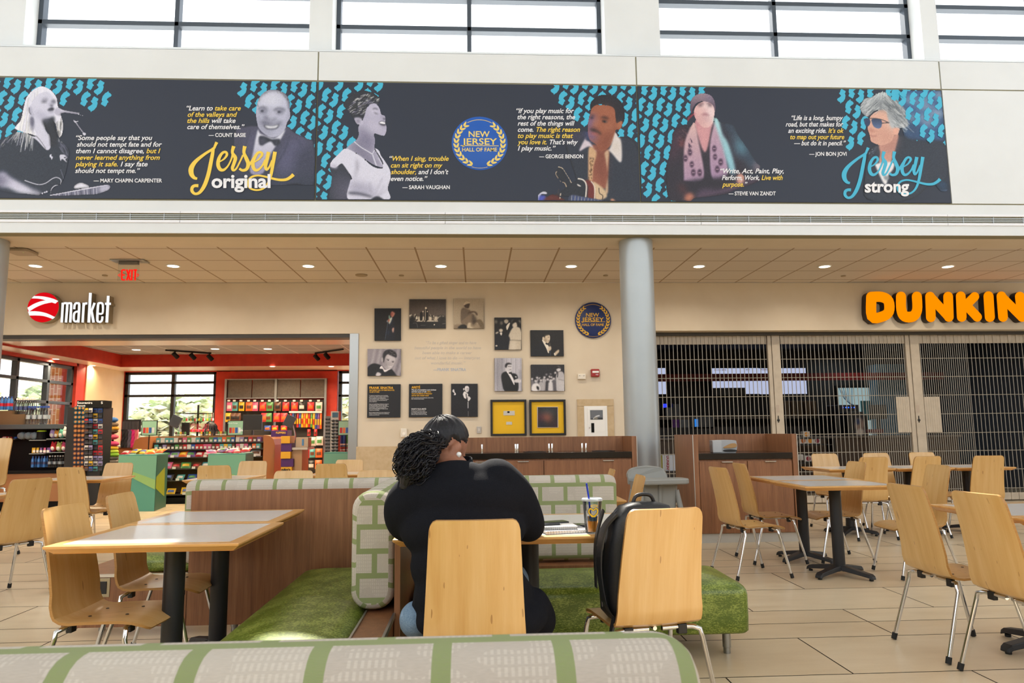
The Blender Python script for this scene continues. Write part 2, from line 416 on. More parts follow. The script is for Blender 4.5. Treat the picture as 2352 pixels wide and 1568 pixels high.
# downlights, detectors
def can(x, y, z, label, group, power, col=(1, .78, .5), r=.075, lamp=True, glow=None):
    t = thing('downlight', label, 'ceiling light', (x, y, z), 0, group)
    f = MB(); f.lathe([(r, -.004), (r+.018, -.004), (r+.018, .01), (r, .01)], (0, 0, 0), 28, cap=False); f.build('trim_ring', M_white, t, smooth=40)
    f = MB(); f.lathe([(r, -.002), (r, .004)], (0, 0, 0), 28); f.build('lens', glow or M_glow, t)
    if lamp:
        l = bpy.data.lights.new('downlight_lamp', 'AREA'); l.shape = 'DISK'; l.size = .12; l.energy = power; l.color = col; l.spread = R(150)
        lo = bpy.data.objects.new('downlight_lamp', l); COL.objects.link(lo); lo.parent = t; lo.location = (0, 0, -.012)
    return t
names = ['leftmost round downlight, above the red and white market sign', 'round downlight just right of the exit sign', 'round downlight above the right end of the market opening', 'round downlight above the top landscape photo', 'round downlight left of the grey column', 'first round downlight right of the grey column', 'round downlight between the column and the orange sign', 'rightmost round downlight, above the orange sign']
for i in range(8): can(-5.985+1.834*i, 9.85, ZC, names[i], 'downlights in the tiled ceiling', 11, (1, .87, .7))
for n, u, v, r_, lab in (('ceiling_speaker', 830, 632, .085, 'round beige ceiling speaker above the wall photos'), ('sprinkler_cover', 922, 633, .035, 'small round sprinkler cover right of the ceiling speaker'), ('sprinkler_cover', 1391, 633, .035, 'small round sprinkler cover near the grey column'), ('sprinkler_cover', 1937, 634, .035, 'small round sprinkler cover above the coffee shop gate'), ('sprinkler_cover', 241, 633, .035, 'small round sprinkler cover left of the exit sign')):
    p = atZ(u, v, ZC-.004); mb = MB(); mb.lathe([(r_, -.012), (r_*1.05, -.006), (r_*1.05, 0)], (0, 0, 0), 24)
    o = mb.build(n, mat('cover_tan', '#9d8a6c', .5), smooth=30); o.location = (p.x, p.y, ZC+.002); tag(o, lab, 'speaker' if 'speaker' in n else 'sprinkler cover')
p = atZ(50, 581, ZC-.03); t = thing('access_point', 'flat grey wireless access point on the ceiling at far left', 'access point', (p.x, p.y, ZC))
mb = MB(); mb.prism(rrect(-.14, .14, -.14, .14, .05), lambda q, h: (q[0], q[1], h), -.035, 0); mb.build('housing', mat('ap_grey', '#a89a86', .5), t, bevel=.01)
mb = MB(); mb.lathe([(.006, -.037), (.006, -.03)], (.05, -.05, 0), 8); mb.build('indicator_light', mat('ap_led', '#c8e08a', .4, emit=1), t)
# ================================================================ chairs
def _maple():
    m = MATS['maple_ply']; t = NT(m); t.n.clear(); o = t.n.new('ShaderNodeOutputMaterial'); p = t.n.new('ShaderNodeBsdfPrincipled'); t.t.links.new(p.outputs[0], o.inputs[0]); t.p = p
    p.inputs['Roughness'].default_value = .3; p.inputs['Coat Weight'].default_value = .2; p.inputs['Coat Roughness'].default_value = .15
    oi = t.new('ObjectInfo').outputs['Random']; co = t.coords('UV')
    cb = t.new('CombineXYZ', {'X': t.math('MULTIPLY', oi, 37.), 'Y': t.math('MULTIPLY', oi, 91.), 'Z': 0.}).outputs[0]
    v = t.new('VectorMath', {0: co, 1: cb}, operation='ADD').outputs[0]
    a = t.new('Mapping', {'Vector': v, 'Scale': (22, 1.5, 1)}).outputs[0]; b = t.new('Mapping', {'Vector': v, 'Scale': (150, 5, 1)}).outputs[0]
    c = t.new('Mapping', {'Vector': v, 'Scale': (46, 9, 1)}).outputs[0]
    n1 = t.noise(a, 1, 4, .6); n2 = t.noise(b, 1, 3, .6); n3 = t.noise(c, 1, 1, .4)
    col = t.ramp(n1, [(.3, '#cfa565'), (.5, '#dbb577'), (.7, '#e3c188')])
    col = t.mix(t.math('MULTIPLY', n2, .4), col, '#c38a45')
    col = t.mix(t.math('MULTIPLY', t.math('GREATER_THAN', n3, .74), .6), col, '#7a4d20')       # dark mineral flecks
    t.base(t.mix(t.math('MULTIPLY', oi, .22), col, '#c28e4c'))
_maple()
PROF = [(0, .872), (.0015, .866), (.005, .853), (.011, .835), (.028, .77), (.050, .68), (.068, .59), (.080, .52), (.088, .47), (.097, .437), (.113, .413), (.138, .399), (.175, .394), (.24, .398), (.32, .404), (.39, .405), (.44, .399), (.475, .388), (.495, .377), (.503, .370)]
HW = [.136, .149, .158, .163, .167, .172, .177, .181, .184, .186, .187, .188, .188, .189, .19, .19, .187, .18, .168, .15]
def _shell(i0, i1, dz=0.):
    mb = MB(); nx = 10; T = .0115
    P = [Vector((0, y, z+dz)) for y, z in PROF]; L = [0]
    for a, b in zip(P, P[1:]): L.append(L[-1]+(b-a).length)
    nor = []
    for i in range(len(P)):
        d = (P[min(i+1, len(P)-1)]-P[max(i-1, 0)]).normalized(); nor.append(Vector((0, -d.z, d.y)) if True else 0)
    top, bot = [], []
    for i in range(i0, i1+1):
        ra, rb = [], []
        for k in range(nx+1):
            s = -1+2*k/nx; x = s*HW[i]; bow = .012*(s*s) if i < 8 else .006*s*s*(1 if i < 14 else .3)
            c = P[i]+Vector((x, 0, 0))+ (Vector((0, bow, 0)) if i < 10 else Vector((0, 0, bow)))
            n = nor[i]
            ra.append(c+n*T/2); rb.append(c-n*T/2)
        top.append(ra); bot.append(rb)
    n = len(top); W = nx+1
    mb.use(MATS['maple_ply'])
    for rows, flip in ((top, 0), (bot, 1)):
        vs = [p for r in rows for p in r]; fs = []; uv = []
        for i in range(n-1):
            for k in range(nx):
                q = [(i, k), (i, k+1), (i+1, k+1), (i+1, k)]
                if flip: q = q[::-1]
                fs.append([a*W+b for a, b in q]); uv.append([(rows[a][b].x, L[i0+a]) for a, b in q])
        mb.add(vs, fs, uv)
    mb.use(M_mapleedge); ring = [(i, 0) for i in range(n)]+[(n-1, k) for k in range(1, W)]+[(i, nx) for i in range(n-2, -1, -1)]+[(0, k) for k in range(nx-1, 0, -1)]
    vs = [top[a][b] for a, b in ring]+[bot[a][b] for a, b in ring]; m = len(ring)
    mb.add(vs, [(k, (k+1) % m, m+(k+1) % m, m+k) for k in range(m)])
    return mb
M_rubber = mat('rubber_foot', '#161616', .7)
def make_chair(name, label, cat, dz=0., ring=False):
    t = thing(name, label, cat)
    _shell(0, 10, dz).build('backrest', None, t, smooth=35); _shell(10, len(PROF)-1, dz).build('seat', None, t, smooth=35)
    zs = .381+dz
    for sx in (-1, 1):
        for yu, yf in ((.15, .03), (.40, .50)):
            foot = Vector((sx*(.222+.05*(dz > 0)), yf+(-.06 if yf < .2 else .06)*(dz > 0), .016))
            knee = Vector((sx*.196, yu+(yf-yu)*.18, zs-.02))
            pts = [Vector((sx*.03, yu, zs)), Vector((sx*.13, yu, zs)), Vector((sx*.168, yu+(yf-yu)*.04, zs-.002)), knee+Vector((-sx*.006, 0, .010)), knee+Vector((sx*.003, 0, -.022)), foot]
            g = MB(); g.tube(pts, .0105, 10); lg = g.build('leg', M_chrome, t, smooth=50)
            d = (foot-knee).normalized(); g = MB(); g.tube([foot-d*.022, foot+d*.012], .0142, 10); g.build('rubber_foot', M_rubber, lg, smooth=50)
    g = MB(); g.tube([(0, .15, zs), (0, .40, zs)], .009, 8); g.tube([(-.06, .15, zs), (-.06, .40, zs)], .008, 8); g.tube([(.06, .15, zs), (.06, .40, zs)], .008, 8); g.build('seat_frame', M_chrome, t, smooth=50)
    for sx in (-1, 1):
        for yu in (.15, .40):
            g = MB(); g.box(sx*.118-.02, sx*.118+.02, yu-.013, yu+.013, zs-.028, zs+.012); g.build('clip', M_dark, t, bevel=.004)
    for sx in (-1, 1):
        for yu in (.2, .36):
            g = MB(); g.lathe([(.0075, .0), (.006, .002)], (sx*.07, yu, .4055+dz if yu < .3 else .412+dz), 10); g.build('screw', mat('screw_dark', '#2c2118', .5), t)
    if ring:
        g = MB(); q = [(-.235, .01, .27), (.235, .01, .27), (.235, .51, .27), (-.235, .51, .27), (-.235, .01, .27)]
        for a, b in zip(q, q[1:]): g.tube([a, b], .009, 8)
        g.build('footrest', M_chrome, t, smooth=50)
    return t
CH0 = make_chair('dining_chair', 'x', 'chair'); _used = []
def chair(a, b, rz, label, group='maple plywood chairs', z=.872):
    A, B = atZ(*a, z), atZ(*b, z); m = (A+B)/2
    return chair_xy(m.x, m.y, rz, label, group)
def chair_xy(x, y, rz, label, group='maple plywood chairs'):
    if not _used:
        _used.append(1); CH0.location = (x, y, 0); CH0.rotation_euler = (0, 0, R(rz)); tag(CH0, label, 'chair', group); return CH0
    return dup(CH0, (x, y, 0), R(rz), label, group)
CHAIRS = {}
for k, a, b, rz, lab in (
    ('C1', (990, 1196), (1190, 1192), 1, 'light maple plywood chair the woman in black is sitting on'),
    ('C2', (1445.6, 1170), (1617, 1166), 11, 'light maple plywood chair with the black backpack on its seat'),
    ('C3', (96, 1169), (179, 1153), -92, 'light maple plywood chair at the front left table, the nearer of its two chairs'),
    ('C4', (233, 1139), (303.5, 1128), -88, 'light maple plywood chair at the front left table, the farther of its two chairs'),
    ('C5', (42, 1101), (111.5, 1096), 66, 'maple plywood chair turned to the table cut by the left edge of the photo'),
    ('C7', (120.7, 1074), (195.6, 1072), -14, 'maple plywood chair with its back to us at the table before the souvenir spinner'),
    ('C8', (244, 1063), (308, 1062), 178, 'maple plywood chair beside the big teal stand, facing us across its table'),
    ('C9', (455, 1069.5), (527, 1068), 5, 'darker maple chair back at the left end of the patterned bench top'),
    ('C9b', (552.7, 1058.7), (613.5, 1058), 178, 'pale maple chair facing us in front of the candy shelves'),
    ('C10', (631, 1081), (722, 1080), 180, 'low chair back peeping over the patterned bench, left of the darker one'),
    ('C11', (724, 1065), (795, 1064.6), -4, 'maple chair with its back to us just left of the stone wall base'),
    ('C12', (772, 1055.5), (836, 1055), 177, 'maple chair facing us against the stone wall base'),
    ('C13', (822, 1080), (912, 1079), 180, 'low chair back peeping over the bench beside the ponytail'),
    ('C20', (1397, 1074.7), (1424, 1080), 86, 'maple chair seen edge-on at the right end of the patterned bench back'),
    ('C21', (1460, 1087.6), (1492, 1095), 88, 'maple chair seen edge-on in front of the grey high chair'),
    ('C30', (1630.8, 1071), (1658, 1074), -82, 'maple chair side-on in front of the wood napkin counter, the nearer of two'),
    ('C31', (1678, 1061.4), (1709.6, 1065.5), -90, 'maple chair side-on in front of the wood napkin counter, the farther of two'),
    ('C32', (1947.8, 1057.7), (1995.8, 1061.8), 90, 'maple chair at the right side of the double table, facing the napkin counter'),
    ('C33', (2128, 1065), (2191.7, 1070), 88, 'maple chair just behind the nearer pair of right-hand chairs, facing left'),
    ('C35', (1861, 1042), (1921, 1041), 180, 'maple chair facing us in the far gate row, first from the left'),
    ('C36', (1979.7, 1040.5), (2038, 1039.5), 180, 'maple chair facing us in the far gate row, second from the left'),
    ('C38', (2085, 1038.7), (2142.5, 1038), 180, 'maple chair facing us in the far gate row, third from the left'),
    ('C37', (1975, 1050), (2041.7, 1049), 3, 'maple chair in the far row, first from the left of those with backs to us'),
    ('C39', (2101.7, 1048.3), (2164, 1046.7), 7, 'maple chair in the far row, second from the left of those with backs to us'),
    ('C41', (2239, 1046.3), (2306.7, 1045.8), -4, 'maple chair in the far row, rightmost of those with backs to us'),
    ('C40', (2031, 1107.5), (2115, 1117.5), -88, 'large near maple chair on the right, the farther of the nearest pair'),
    ('C42', (2181, 1125), (2294, 1137.5), -86, 'nearest maple chair on the right, with a streak of light across its back')):
    CHAIRS[k] = chair(a, b, rz, lab)
st = make_chair('bar_stool', 'tall maple plywood bar stool at the left edge beyond the tables', 'stool', .30, True)
st.location = (-4.93, 7.72, 0); st.rotation_euler = (0, 0, R(176))
# ================================================================ tables
def table(x0, x1, y0, y1, label, zt=.735, rot=40, group='pedestal dining tables', name='dining_table'):
    cx, cy = (x0+x1)/2, (y0+y1)/2
    t = thing(name, label, 'table', (cx, cy, 0), 0, group)
    a, b = (x1-x0)/2, (y1-y0)/2; e = .052; th = .034; c = .03
    mb = MB()
    o1 = [(-a, -b), (a, -b), (a, b), (-a, b)]; i1 = [(-a+e, -b+e), (a-e, -b+e), (a-e, b-e), (-a+e, b-e)]
    zz = [zt, zt-.012, zt-th]
    ringo = [[(x, y, zt) for x, y in o1], [(x*(1+.002), y*(1+.002), zt-.010) for x, y in o1], [(x*(1-c/a), y*(1-c/b), zt-th) for x, y in o1]]
    vs = [(x, y, zt) for x, y in i1]+[p for r in ringo for p in r]
    fs = [(k, (k+1) % 4, 4+(k+1) % 4, 4+k)[::-1] for k in range(4)]
    for r in range(2):
        fs += [(4+4*r+k, 4+4*r+(k+1) % 4, 8+4*r+(k+1) % 4, 8+4*r+k)[::-1] for k in range(4)]
    fs.append((15, 14, 13, 12)[::-1]); mb.add(vs, fs)
    mb.build('tabletop', M_tableedge, t, bevel=.003)
    mb = MB(); mb.box(-a+e, a-e, -b+e, b-e, zt-.004, zt+.0006); mb.build('laminate_inlay', M_tabletop, t)
    mb = MB(); mb.box(-.13, .13, -.13, .13, zt-th-.012, zt-th); mb.build('mounting_plate', M_pow, t, bevel=.004)
    mb = MB(); mb.lathe([(.062, .05), (.055, .075), (.046, .085), (.046, zt-th-.03), (.07, zt-th-.012)], (0, 0, 0), 24); mb.build('pedestal', M_pow, t, smooth=35)
    for k in range(4):
        an = R(rot+90*k); d = Vector((math.cos(an), math.sin(an), 0)); s = Vector((-d.y, d.x, 0)); rings = []
        for q, wd, zt_, zb in ((.0, .05, .085, .05), (.08, .042, .08, .045), (.2, .034, .06, .03), (.265, .034, .05, .022), (.285, .032, .036, .012), (.292, .02, .02, .012)):
            p = d*q; rings.append([p+s*wd+Vector((0, 0, zb)), p+s*wd*.8+Vector((0, 0, zt_)), p-s*wd*.8+Vector((0, 0, zt_)), p-s*wd+Vector((0, 0, zb))])
        mb = MB(); mb.loft(rings); f = mb.build('foot', M_pow, t, bevel=.004)
        mb = MB(); mb.lathe([(.016, 0), (.016, .014)], tuple(d*.265), 10); mb.build('glide', M_rubber, f)
    return t
table(-1.775, -.985, 3.10, 3.80, 'front left pedestal table, the nearer of the joined pair, sun on its edge', rot=45)
table(-1.785, -1.03, 3.815, 4.44, 'front left pedestal table, the farther of the joined pair, against the bench', rot=45)
WT = table(-.355, .86, 3.12, 3.97, 'wide maple-edged table the woman in black leans on', rot=45)
table(2.53, 3.33, 5.50, 6.17, 'right-hand pedestal table before the napkin counter, nearer of the joined pair', rot=30)
table(2.56, 3.36, 6.18, 6.85, 'right-hand pedestal table before the napkin counter, farther of the joined pair', rot=30)
table(2.64, 3.44, 3.50, 4.15, 'near right table behind the closest chair, at the right edge of the photo', rot=8)
table(2.64, 3.44, 2.84, 3.49, 'near right table nearest to us, its corner cut by the right edge of the photo', rot=45)
table(.20, .965, 4.66, 5.35, 'table right behind the patterned bench back, only its corner showing', rot=45)
table(.20, .965, 5.37, 6.2, 'table behind the patterned bench, joined to the one with its corner showing', rot=45)
table(-4.62, -3.87, 7.72, 8.46, 'far left table in front of the souvenir spinner', rot=45)
table(-2.95, -2.33, 7.45, 8.2, 'far table in front of the candy shelves', rot=45)
table(-1.86, -1.2, 8.02, 8.7, 'far table beside the stone wall base', rot=45)
table(3.83, 4.58, 7.72, 8.4, 'table in the far row by the gate, left end', rot=45)
table(4.60, 5.25, 7.72, 8.4, 'table in the far row by the gate, middle', rot=45)
table(5.27, 5.95, 7.72, 8.4, 'table in the far row by the gate, right end', rot=45)
table(-4.5, -3.66, 5.5, 6.15, 'table at the left edge with a single chair turned to it', rot=45)
table(-5.9, -4.78, 6.9, 7.5, 'tall bar table at the left edge in front of the stool', 1.035, 45, None, 'bar_table')
# ================================================================ benches
def cushion(mb, axis, a0, a1, c0, c1, z0, z1, r, end=None, v0=0.):
    """rounded bar along axis 'x' or 'y'; its section spans c0..c1 and z0..z1"""
    end = end or r; n = 6
    def ring(pos, ins):
        q = rrect(c0+ins, c1-ins, z0+ins, z1-ins, max(r-ins*.6, .012), n)
        return [(pos, p[0], p[1]) if axis == 'x' else (p[0], pos, p[1]) for p in q]
    rings, vv = [], []
    steps = [(end*(1-math.sin(R(t))), end*.8*(1-math.cos(R(t)))) for t in (0, 15, 30, 45, 60, 75, 90)]
    ins = [(d, (end-end*math.sqrt(max(0, 1-(1-d/end)**2)))*.55) for d in (0, end*.12, end*.3, end*.55, end*.8, end)]
    for d, i in ins: rings.append(ring(a0+d, i)); vv.append(a0+d+v0)
    m = max(2, int((a1-a0)/.1))
    for k in range(1, m): rings.append(ring(a0+end+(a1-a0-2*end)*k/m, 0)); vv.append(rings and (a0+end+(a1-a0-2*end)*k/m)+v0)
    for d, i in ins[::-1]: rings.append(ring(a1-d, i)); vv.append(a1-d+v0)
    base = rings[len(rings)//2]; us = [0]
    for p, q in zip(base, base[1:]+base[:1]): us.append(us[-1]+(Vector(q)-Vector(p)).length)
    # uv: along the bar first, round the section second
    N = len(base); fs = []; uv = []; vs = [p for rg in rings for p in rg]
    for i in range(len(rings)-1):
        for k in range(N):
            f = [(i, k), (i+1, k), (i+1, k+1), (i, k+1)]
            if axis == 'x': f = f[::-1]
            fs.append([a*N+b % N for a, b in f]); uv.append([(vv[a], us[b]) for a, b in f])
    mb.add(vs, fs, uv)
    for i, rev in ((0, 1), (len(rings)-1, 0)):
        q = list(range(N))
        if (axis == 'x') == bool(rev): q = q[::-1]
        pts = [rings[i][j] for j in q]
        mb.add(pts, [list(range(N))], [[((p[1] if axis == 'x' else p[0]), p[2]) for p in pts]])
    return mb
def domed(mb, x0, x1, y0, y1, z0, z1, r, dome=.02, nx=14, ny=14):
    """seat cushion: soft box with a slight crown"""
    rings = []
    def pt(u, v):
        return None
    prof = [(1, 0.0), (1, .25), (1, .5)]
    q0 = rrect(x0, x1, y0, y1, r, 6); cx, cy = (x0+x1)/2, (y0+y1)/2; hx, hy = (x1-x0)/2, (y1-y0)/2
    def ring(ins, z): return [(cx+(p[0]-cx)*(hx-ins)/hx, cy+(p[1]-cy)*(hy-ins)/hy, z) for p in q0]
    h = z1-z0; rr = min(.06, h*.45)
    rings = [ring(.012, z0), ring(.002, z0+.012), ring(0, z0+h*.3), ring(0, z1-rr)]
    for t in (20, 40, 60, 80): rings.append(ring(rr*(1-math.cos(R(t))), z1-rr+rr*math.sin(R(t))))
    for k in (.15, .35, .6, .85): rings.append(ring(rr+(min(hx, hy)-rr)*k*.98, z1+dome*(1-(1-k)**2)))
    mb.loft(rings)
    return mb
def legs(t, pts, h, r=.022, m=None):
    for x, y in pts:
        g = MB(); g.lathe([(r*.85, 0), (r*.85, .03), (r, .032), (r, h)], (x, y, 0), 16); g.build('leg', m or M_steel, t, smooth=40, world=True)
M_trim = mat('metal_edge_trim', '#c6c4c0', .3, .9)
# bench whose plain wood back faces us on the left
t = thing('booth_bench', 'bench with plain walnut back and patterned cushion top, behind the front left tables', 'bench', (-1.0, 4.6, 0))
mb = MB(); mb.box(-1.735, -.40, 4.535, 4.56, .055, .845); mb.build('back_panel', M_wal, t, bevel=.002, world=True)
mb = MB(); cushion(mb, 'x', -1.785, -.36, 4.545, 4.68, .40, .905, .05); mb.build('back_cushion', M_fab, t, smooth=60, world=True)
mb = MB(); mb.box(-2.46, -1.74, 4.54, 4.565, .055, .355); mb.box(-2.46, -.4, 4.565, 5.15, .3, .355); mb.build('base_panel', M_wal, t, bevel=.002, world=True)
mb = MB(); mb.box(-2.47, -1.735, 4.532, 4.55, .345, .362); mb.build('edge_trim', M_trim, t, world=True)
mb = MB(); domed(mb, -2.16, -.4, 4.60, 5.16, .357, .45, .04); mb.build('seat_cushion', M_green, t, smooth=60, world=True)
legs(t, [(-2.3, 4.7), (-1.47, 4.6), (-.9, 4.65), (-2.3, 5.05), (-1.2, 5.05)], .057)
# double-sided divider with the green seat in front left
t = thing('booth_bench', 'bench running towards us with green seat and thick patterned end cushion, left of the woman', 'bench', (-.6, 3.6, 0))
mb = MB(); cushion(mb, 'y', 3.38, 4.53, -.575, -.375, .385, .915, .085, .05); mb.build('back_cushion', M_fab, t, smooth=60, world=True)
mb = MB(); domed(mb, -1.04, -.505, 1.9, 4.50, .13, .385, .06, .03); mb.build('seat_cushion', M_green, t, smooth=60, world=True)
mb = MB(); mb.box(-.50, -.375, 1.7, 4.5, .06, .375); mb.box(-.372, -.345, 3.36, 4.53, .06, .87); mb.build('base_panel', M_wal, t, bevel=.002, world=True)
mb = MB(); mb.box(-.507, -.498, 1.7, 3.42, .36, .382); mb.box(-.377, -.366, 1.7, 3.36, .36, .382); mb.build('edge_trim', M_trim, t, world=True)
legs(t, [(-.98, 2.1), (-.98, 3.2), (-.98, 4.4), (-.43, 2.1), (-.43, 4.3)], .13)
# bench facing us beyond the woman's table
t = thing('booth_bench', 'long green bench with patterned back facing us across the table of the woman', 'bench', (.5, 4.3, 0))
mb = MB(); cushion(mb, 'x', -.34, .862, 4.43, 4.585, .40, .91, .055); mb.build('back_cushion', M_fab, t, smooth=60, world=True)
mb = MB(); domed(mb, -.33, 1.415, 3.78, 4.36, .135, .385, .05, .028); mb.build('seat_cushion', M_green, t, smooth=60, world=True)
mb = MB(); mb.box(-.33, .85, 4.37, 4.6, .10, .39); mb.build('base_panel', M_wal, t, bevel=.002, world=True)
legs(t, [(-.2, 3.86), (.5, 3.92), (1.33, 3.93), (.5, 4.3), (1.33, 4.3), (-.2, 4.5)], .14)
# bench right in front of us
t = thing('booth_bench', 'bench back with patterned cushion closest to us along the bottom of the photo', 'bench', (-.3, .95, 0))
mb = MB(); cushion(mb, 'x', -1.6, .285, .915, 1.075, .42, .905, .06, .05, .045); mb.build('back_cushion', M_fab, t, smooth=60, world=True)
mb = MB(); mb.box(-1.6, .27, .89, .915, .08, .8); mb.build('back_panel', M_wal, t, bevel=.002, world=True)
mb = MB(); domed(mb, -1.6, .29, 1.1, 1.55, .18, .40, .05); mb.build('seat_cushion', M_green, t, smooth=60, world=True)
legs(t, [(-1.5, 1.0), (-.4, 1.0), (.2, 1.0), (-1.5, 1.5), (-.4, 1.5), (.2, 1.5)], .19)
mb = MB(); mb.box(-1.55, .24, .93, 1.1, .15, .42); mb.build('base_panel', M_wal, t, world=True)
# floor outlet on the bench base
p = atY(238, 1349, 4.54); t = thing('power_outlet', 'metal power outlet on the walnut base of the plain-backed bench', 'outlet', tuple(p))
mb = MB(); mb.box(-.037, .037, -.004, .0, -.055, .055); mb.build('cover_plate', mat('outlet_plate', '#a59a80', .35, .7), t, bevel=.002)
mb = MB(); mb.box(-.02, .02, -.008, -.003, -.036, .036); mb.build('socket', M_dark, t, bevel=.002)
# ================================================================ walnut counters
def counter(x0, x1, y0, y1, zt, zc, label, doors, name='service_counter'):
    t = thing(name, label, 'counter', ((x0+x1)/2, (y0+y1)/2, 0)); e = .055
    mb = MB(); mb.box(x0, x0+e, y0, y1, .095, zt); mb.build('side_panel', M_wal, t, bevel=.002, world=True)
    mb = MB(); mb.box(x1-e, x1, y0, y1, .095, zt); mb.build('side_panel', M_wal, t, bevel=.002, world=True)
    mb = MB(); mb.box(x0+e, x1-e, y1-.03, y1, zc, zt); mb.build('backsplash', M_wal, t, bevel=.002, world=True)
    mb = MB(); mb.box(x0+e, x1-e, y0+.004, y1-.03, zc-.065, zc); mb.build('worktop', mat('black_stone', '#16100e', .15), t, bevel=.003, world=True)
    mb = MB(); mb.box(x0+e, x1-e, y0+.03, y1, .095, zc-.065); mb.build('body', M_wal, t, world=True)
    mb = MB(); mb.box(x0+.01, x1-.01, y0+.035, y1, 0, .097); mb.build('plinth', mat('plinth_grey', '#bdb9b1', .5), t, world=True)
    for q in (x0, x1):
        mb = MB(); mb.box(q-.004, q+.004, y0-.003, y0+.004, .1, zt); mb.build('edge_trim', M_trim, t, world=True)
    for a, b, hx in doors:
        mb = MB(); mb.box(a+.003, b-.003, y0+.012, y0+.032, .1, zc-.085); d = mb.build('door', M_wal, t, bevel=.002, world=True)
        mb = MB(); mb.box(hx-.06, hx+.06, y0-.008, y0+.014, zc-.098, zc-.087); mb.build('handle', M_chrome, d, bevel=.002, world=True)
    return t
RC = counter(2.30, 3.43, 7.58, 8.3, 1.127, .93, 'short walnut counter with napkin dispenser in front of the gate', [(2.36, 2.88, 2.66), (2.885, 3.37, 3.13)])
LC = counter(-.75, 1.735, 7.75, 8.27, 1.12, .955, 'long walnut counter with chrome posts below the yellow frames', [(-.69, .12, .05), (.125, .72, .5), (.725, 1.68, 1.42)])
for u in (1107, 1184, 1189, 1261, 1268, 1337, 1346):
    p = atY(u, 1030, 8.05); g = MB(); g.lathe([(.016, 0), (.016, .006), (.011, .008), (.011, .085), (.008, .092)], (p.x, 8.05, .955), 14); g.build('post', M_chrome, LC, smooth=40, world=True)
for u in (1228, 1385):
    p = atY(u, 1030, 8.05); g = MB(); g.lathe([(.13, 0), (.13, .006), (.10, .008), (.1, .004)], (p.x, 8.03, .955), 24); g.build('bin_opening', M_dark, LC, smooth=40, world=True)
# napkin dispenser
p = atY(1665, 1036, 7.75); t = thing('napkin_dispenser', 'grey napkin dispenser with a brown napkin on the short walnut counter', 'napkin dispenser', (p.x, 7.78, .93), R(-8))
mb = MB(); pr = spline([(-.1, 0), (-.105, .02), (-.105, .115), (-.09, .135), (.08, .135), (.10, .11), (.105, .07), (.10, .03), (.09, 0)], 3)
mb.prism([(q[0], q[1]) for q in pr], lambda q, h: (q[0]*1.25, h, q[1]), -.06, .1); mb.build('housing', mat('dispenser_grey', '#a6a9ad', .3), t, bevel=.008)
mb = MB(); mb.box(-.128, -.035, -.066, -.058, .004, .132); mb.build('front_panel', mat('dispenser_panel', '#b7babd', .3), t, bevel=.006)
mb = MB(); q = spline([(-.02, .055), (.03, .085), (.07, .1), (.11, .1), (.125, .08), (.11, .06), (.05, .052)], 4, True); mb.prism(q, lambda q, h: (q[0], h, q[1]), -.075, -.06); mb.build('napkin', mat('kraft_napkin', '#b08a5c', .9), t)
mb = MB(); q = spline([(-.02, .03), (.05, .038), (.12, .03), (.11, .012), (.0, .012)], 4, True); mb.prism(q, lambda q, h: (q[0], h, q[1]), -.066, -.055); mb.build('slot', M_dark, t)
# high chair
p = atZ(1511, 1098, .735); t = thing('high_chair', 'grey plastic high chair between the two walnut counters', 'high chair', (p.x, p.y+.15, 0), R(8)); G = mat('high_chair_grey', '#8d8d88', .45)
for sx in (-1, 1):
    for sy in (-1, 1):
        g = MB(); g.tube([(sx*.17, sy*.12, .62), (sx*.21, sy*.17, .35), (sx*.255, sy*.24, .01)], [.026, .025, .021], 10); g.build('leg', G, t, smooth=50)
g = MB(); rings = []
for z, a, b, y in ((.43, .15, .12, .0), (.445, .17, .14, .0), (.55, .185, .15, .01), (.68, .195, .165, .02), (.70, .2, .17, .02)): rings.append([(x, q+y, z) for x, q in rrect(-a, a, -b, b, .06, 5)])
for z, a, b, y in ((.695, .185, .155, .02), (.47, .15, .12, .0)): rings.append([(x, q+y, z) for x, q in rrect(-a, a, -b, b, .05, 5)])
g.loft(rings); g.build('seat', G, t, smooth=40)
g = MB(); q = spline([(-.2, .66), (-.2, .76), (-.15, .815), (0, .835), (.15, .815), (.2, .76), (.2, .66)], 5); g.prism([(a, b) for a, b in q], lambda q, h: (q[0], h+(.03 if q[1] > .75 else 0), q[1]), .15, .19); g.build('backrest', G, t, bevel=.01)
g = MB(); g.prism(rrect(-.245, .245, -.30, -.06, .07), lambda q, h: (q[0], q[1], h), .685, .735); g.build('tray', G, t, bevel=.012)
g = MB(); g.tube([(0, -.15, .69), (0, -.13, .45)], .022, 10); g.build('crotch_post', G, t, smooth=50)
g = MB(); g.tube([(-.1, -.02, .475), (-.04, -.1, .50), (-.03, -.15, .43)], .012, 6); g.tube([(.12, -.0, .475), (.05, -.1, .51), (.0, -.14, .5)], .012, 6); g.build('strap', M_black, t, smooth=50)
for sx in (-1, 1):
    g = MB(); g.tube([(sx*.215, -.19, .28), (sx*.215, .19, .28)], .016, 8); g.build('side_rail', G, t, smooth=50)
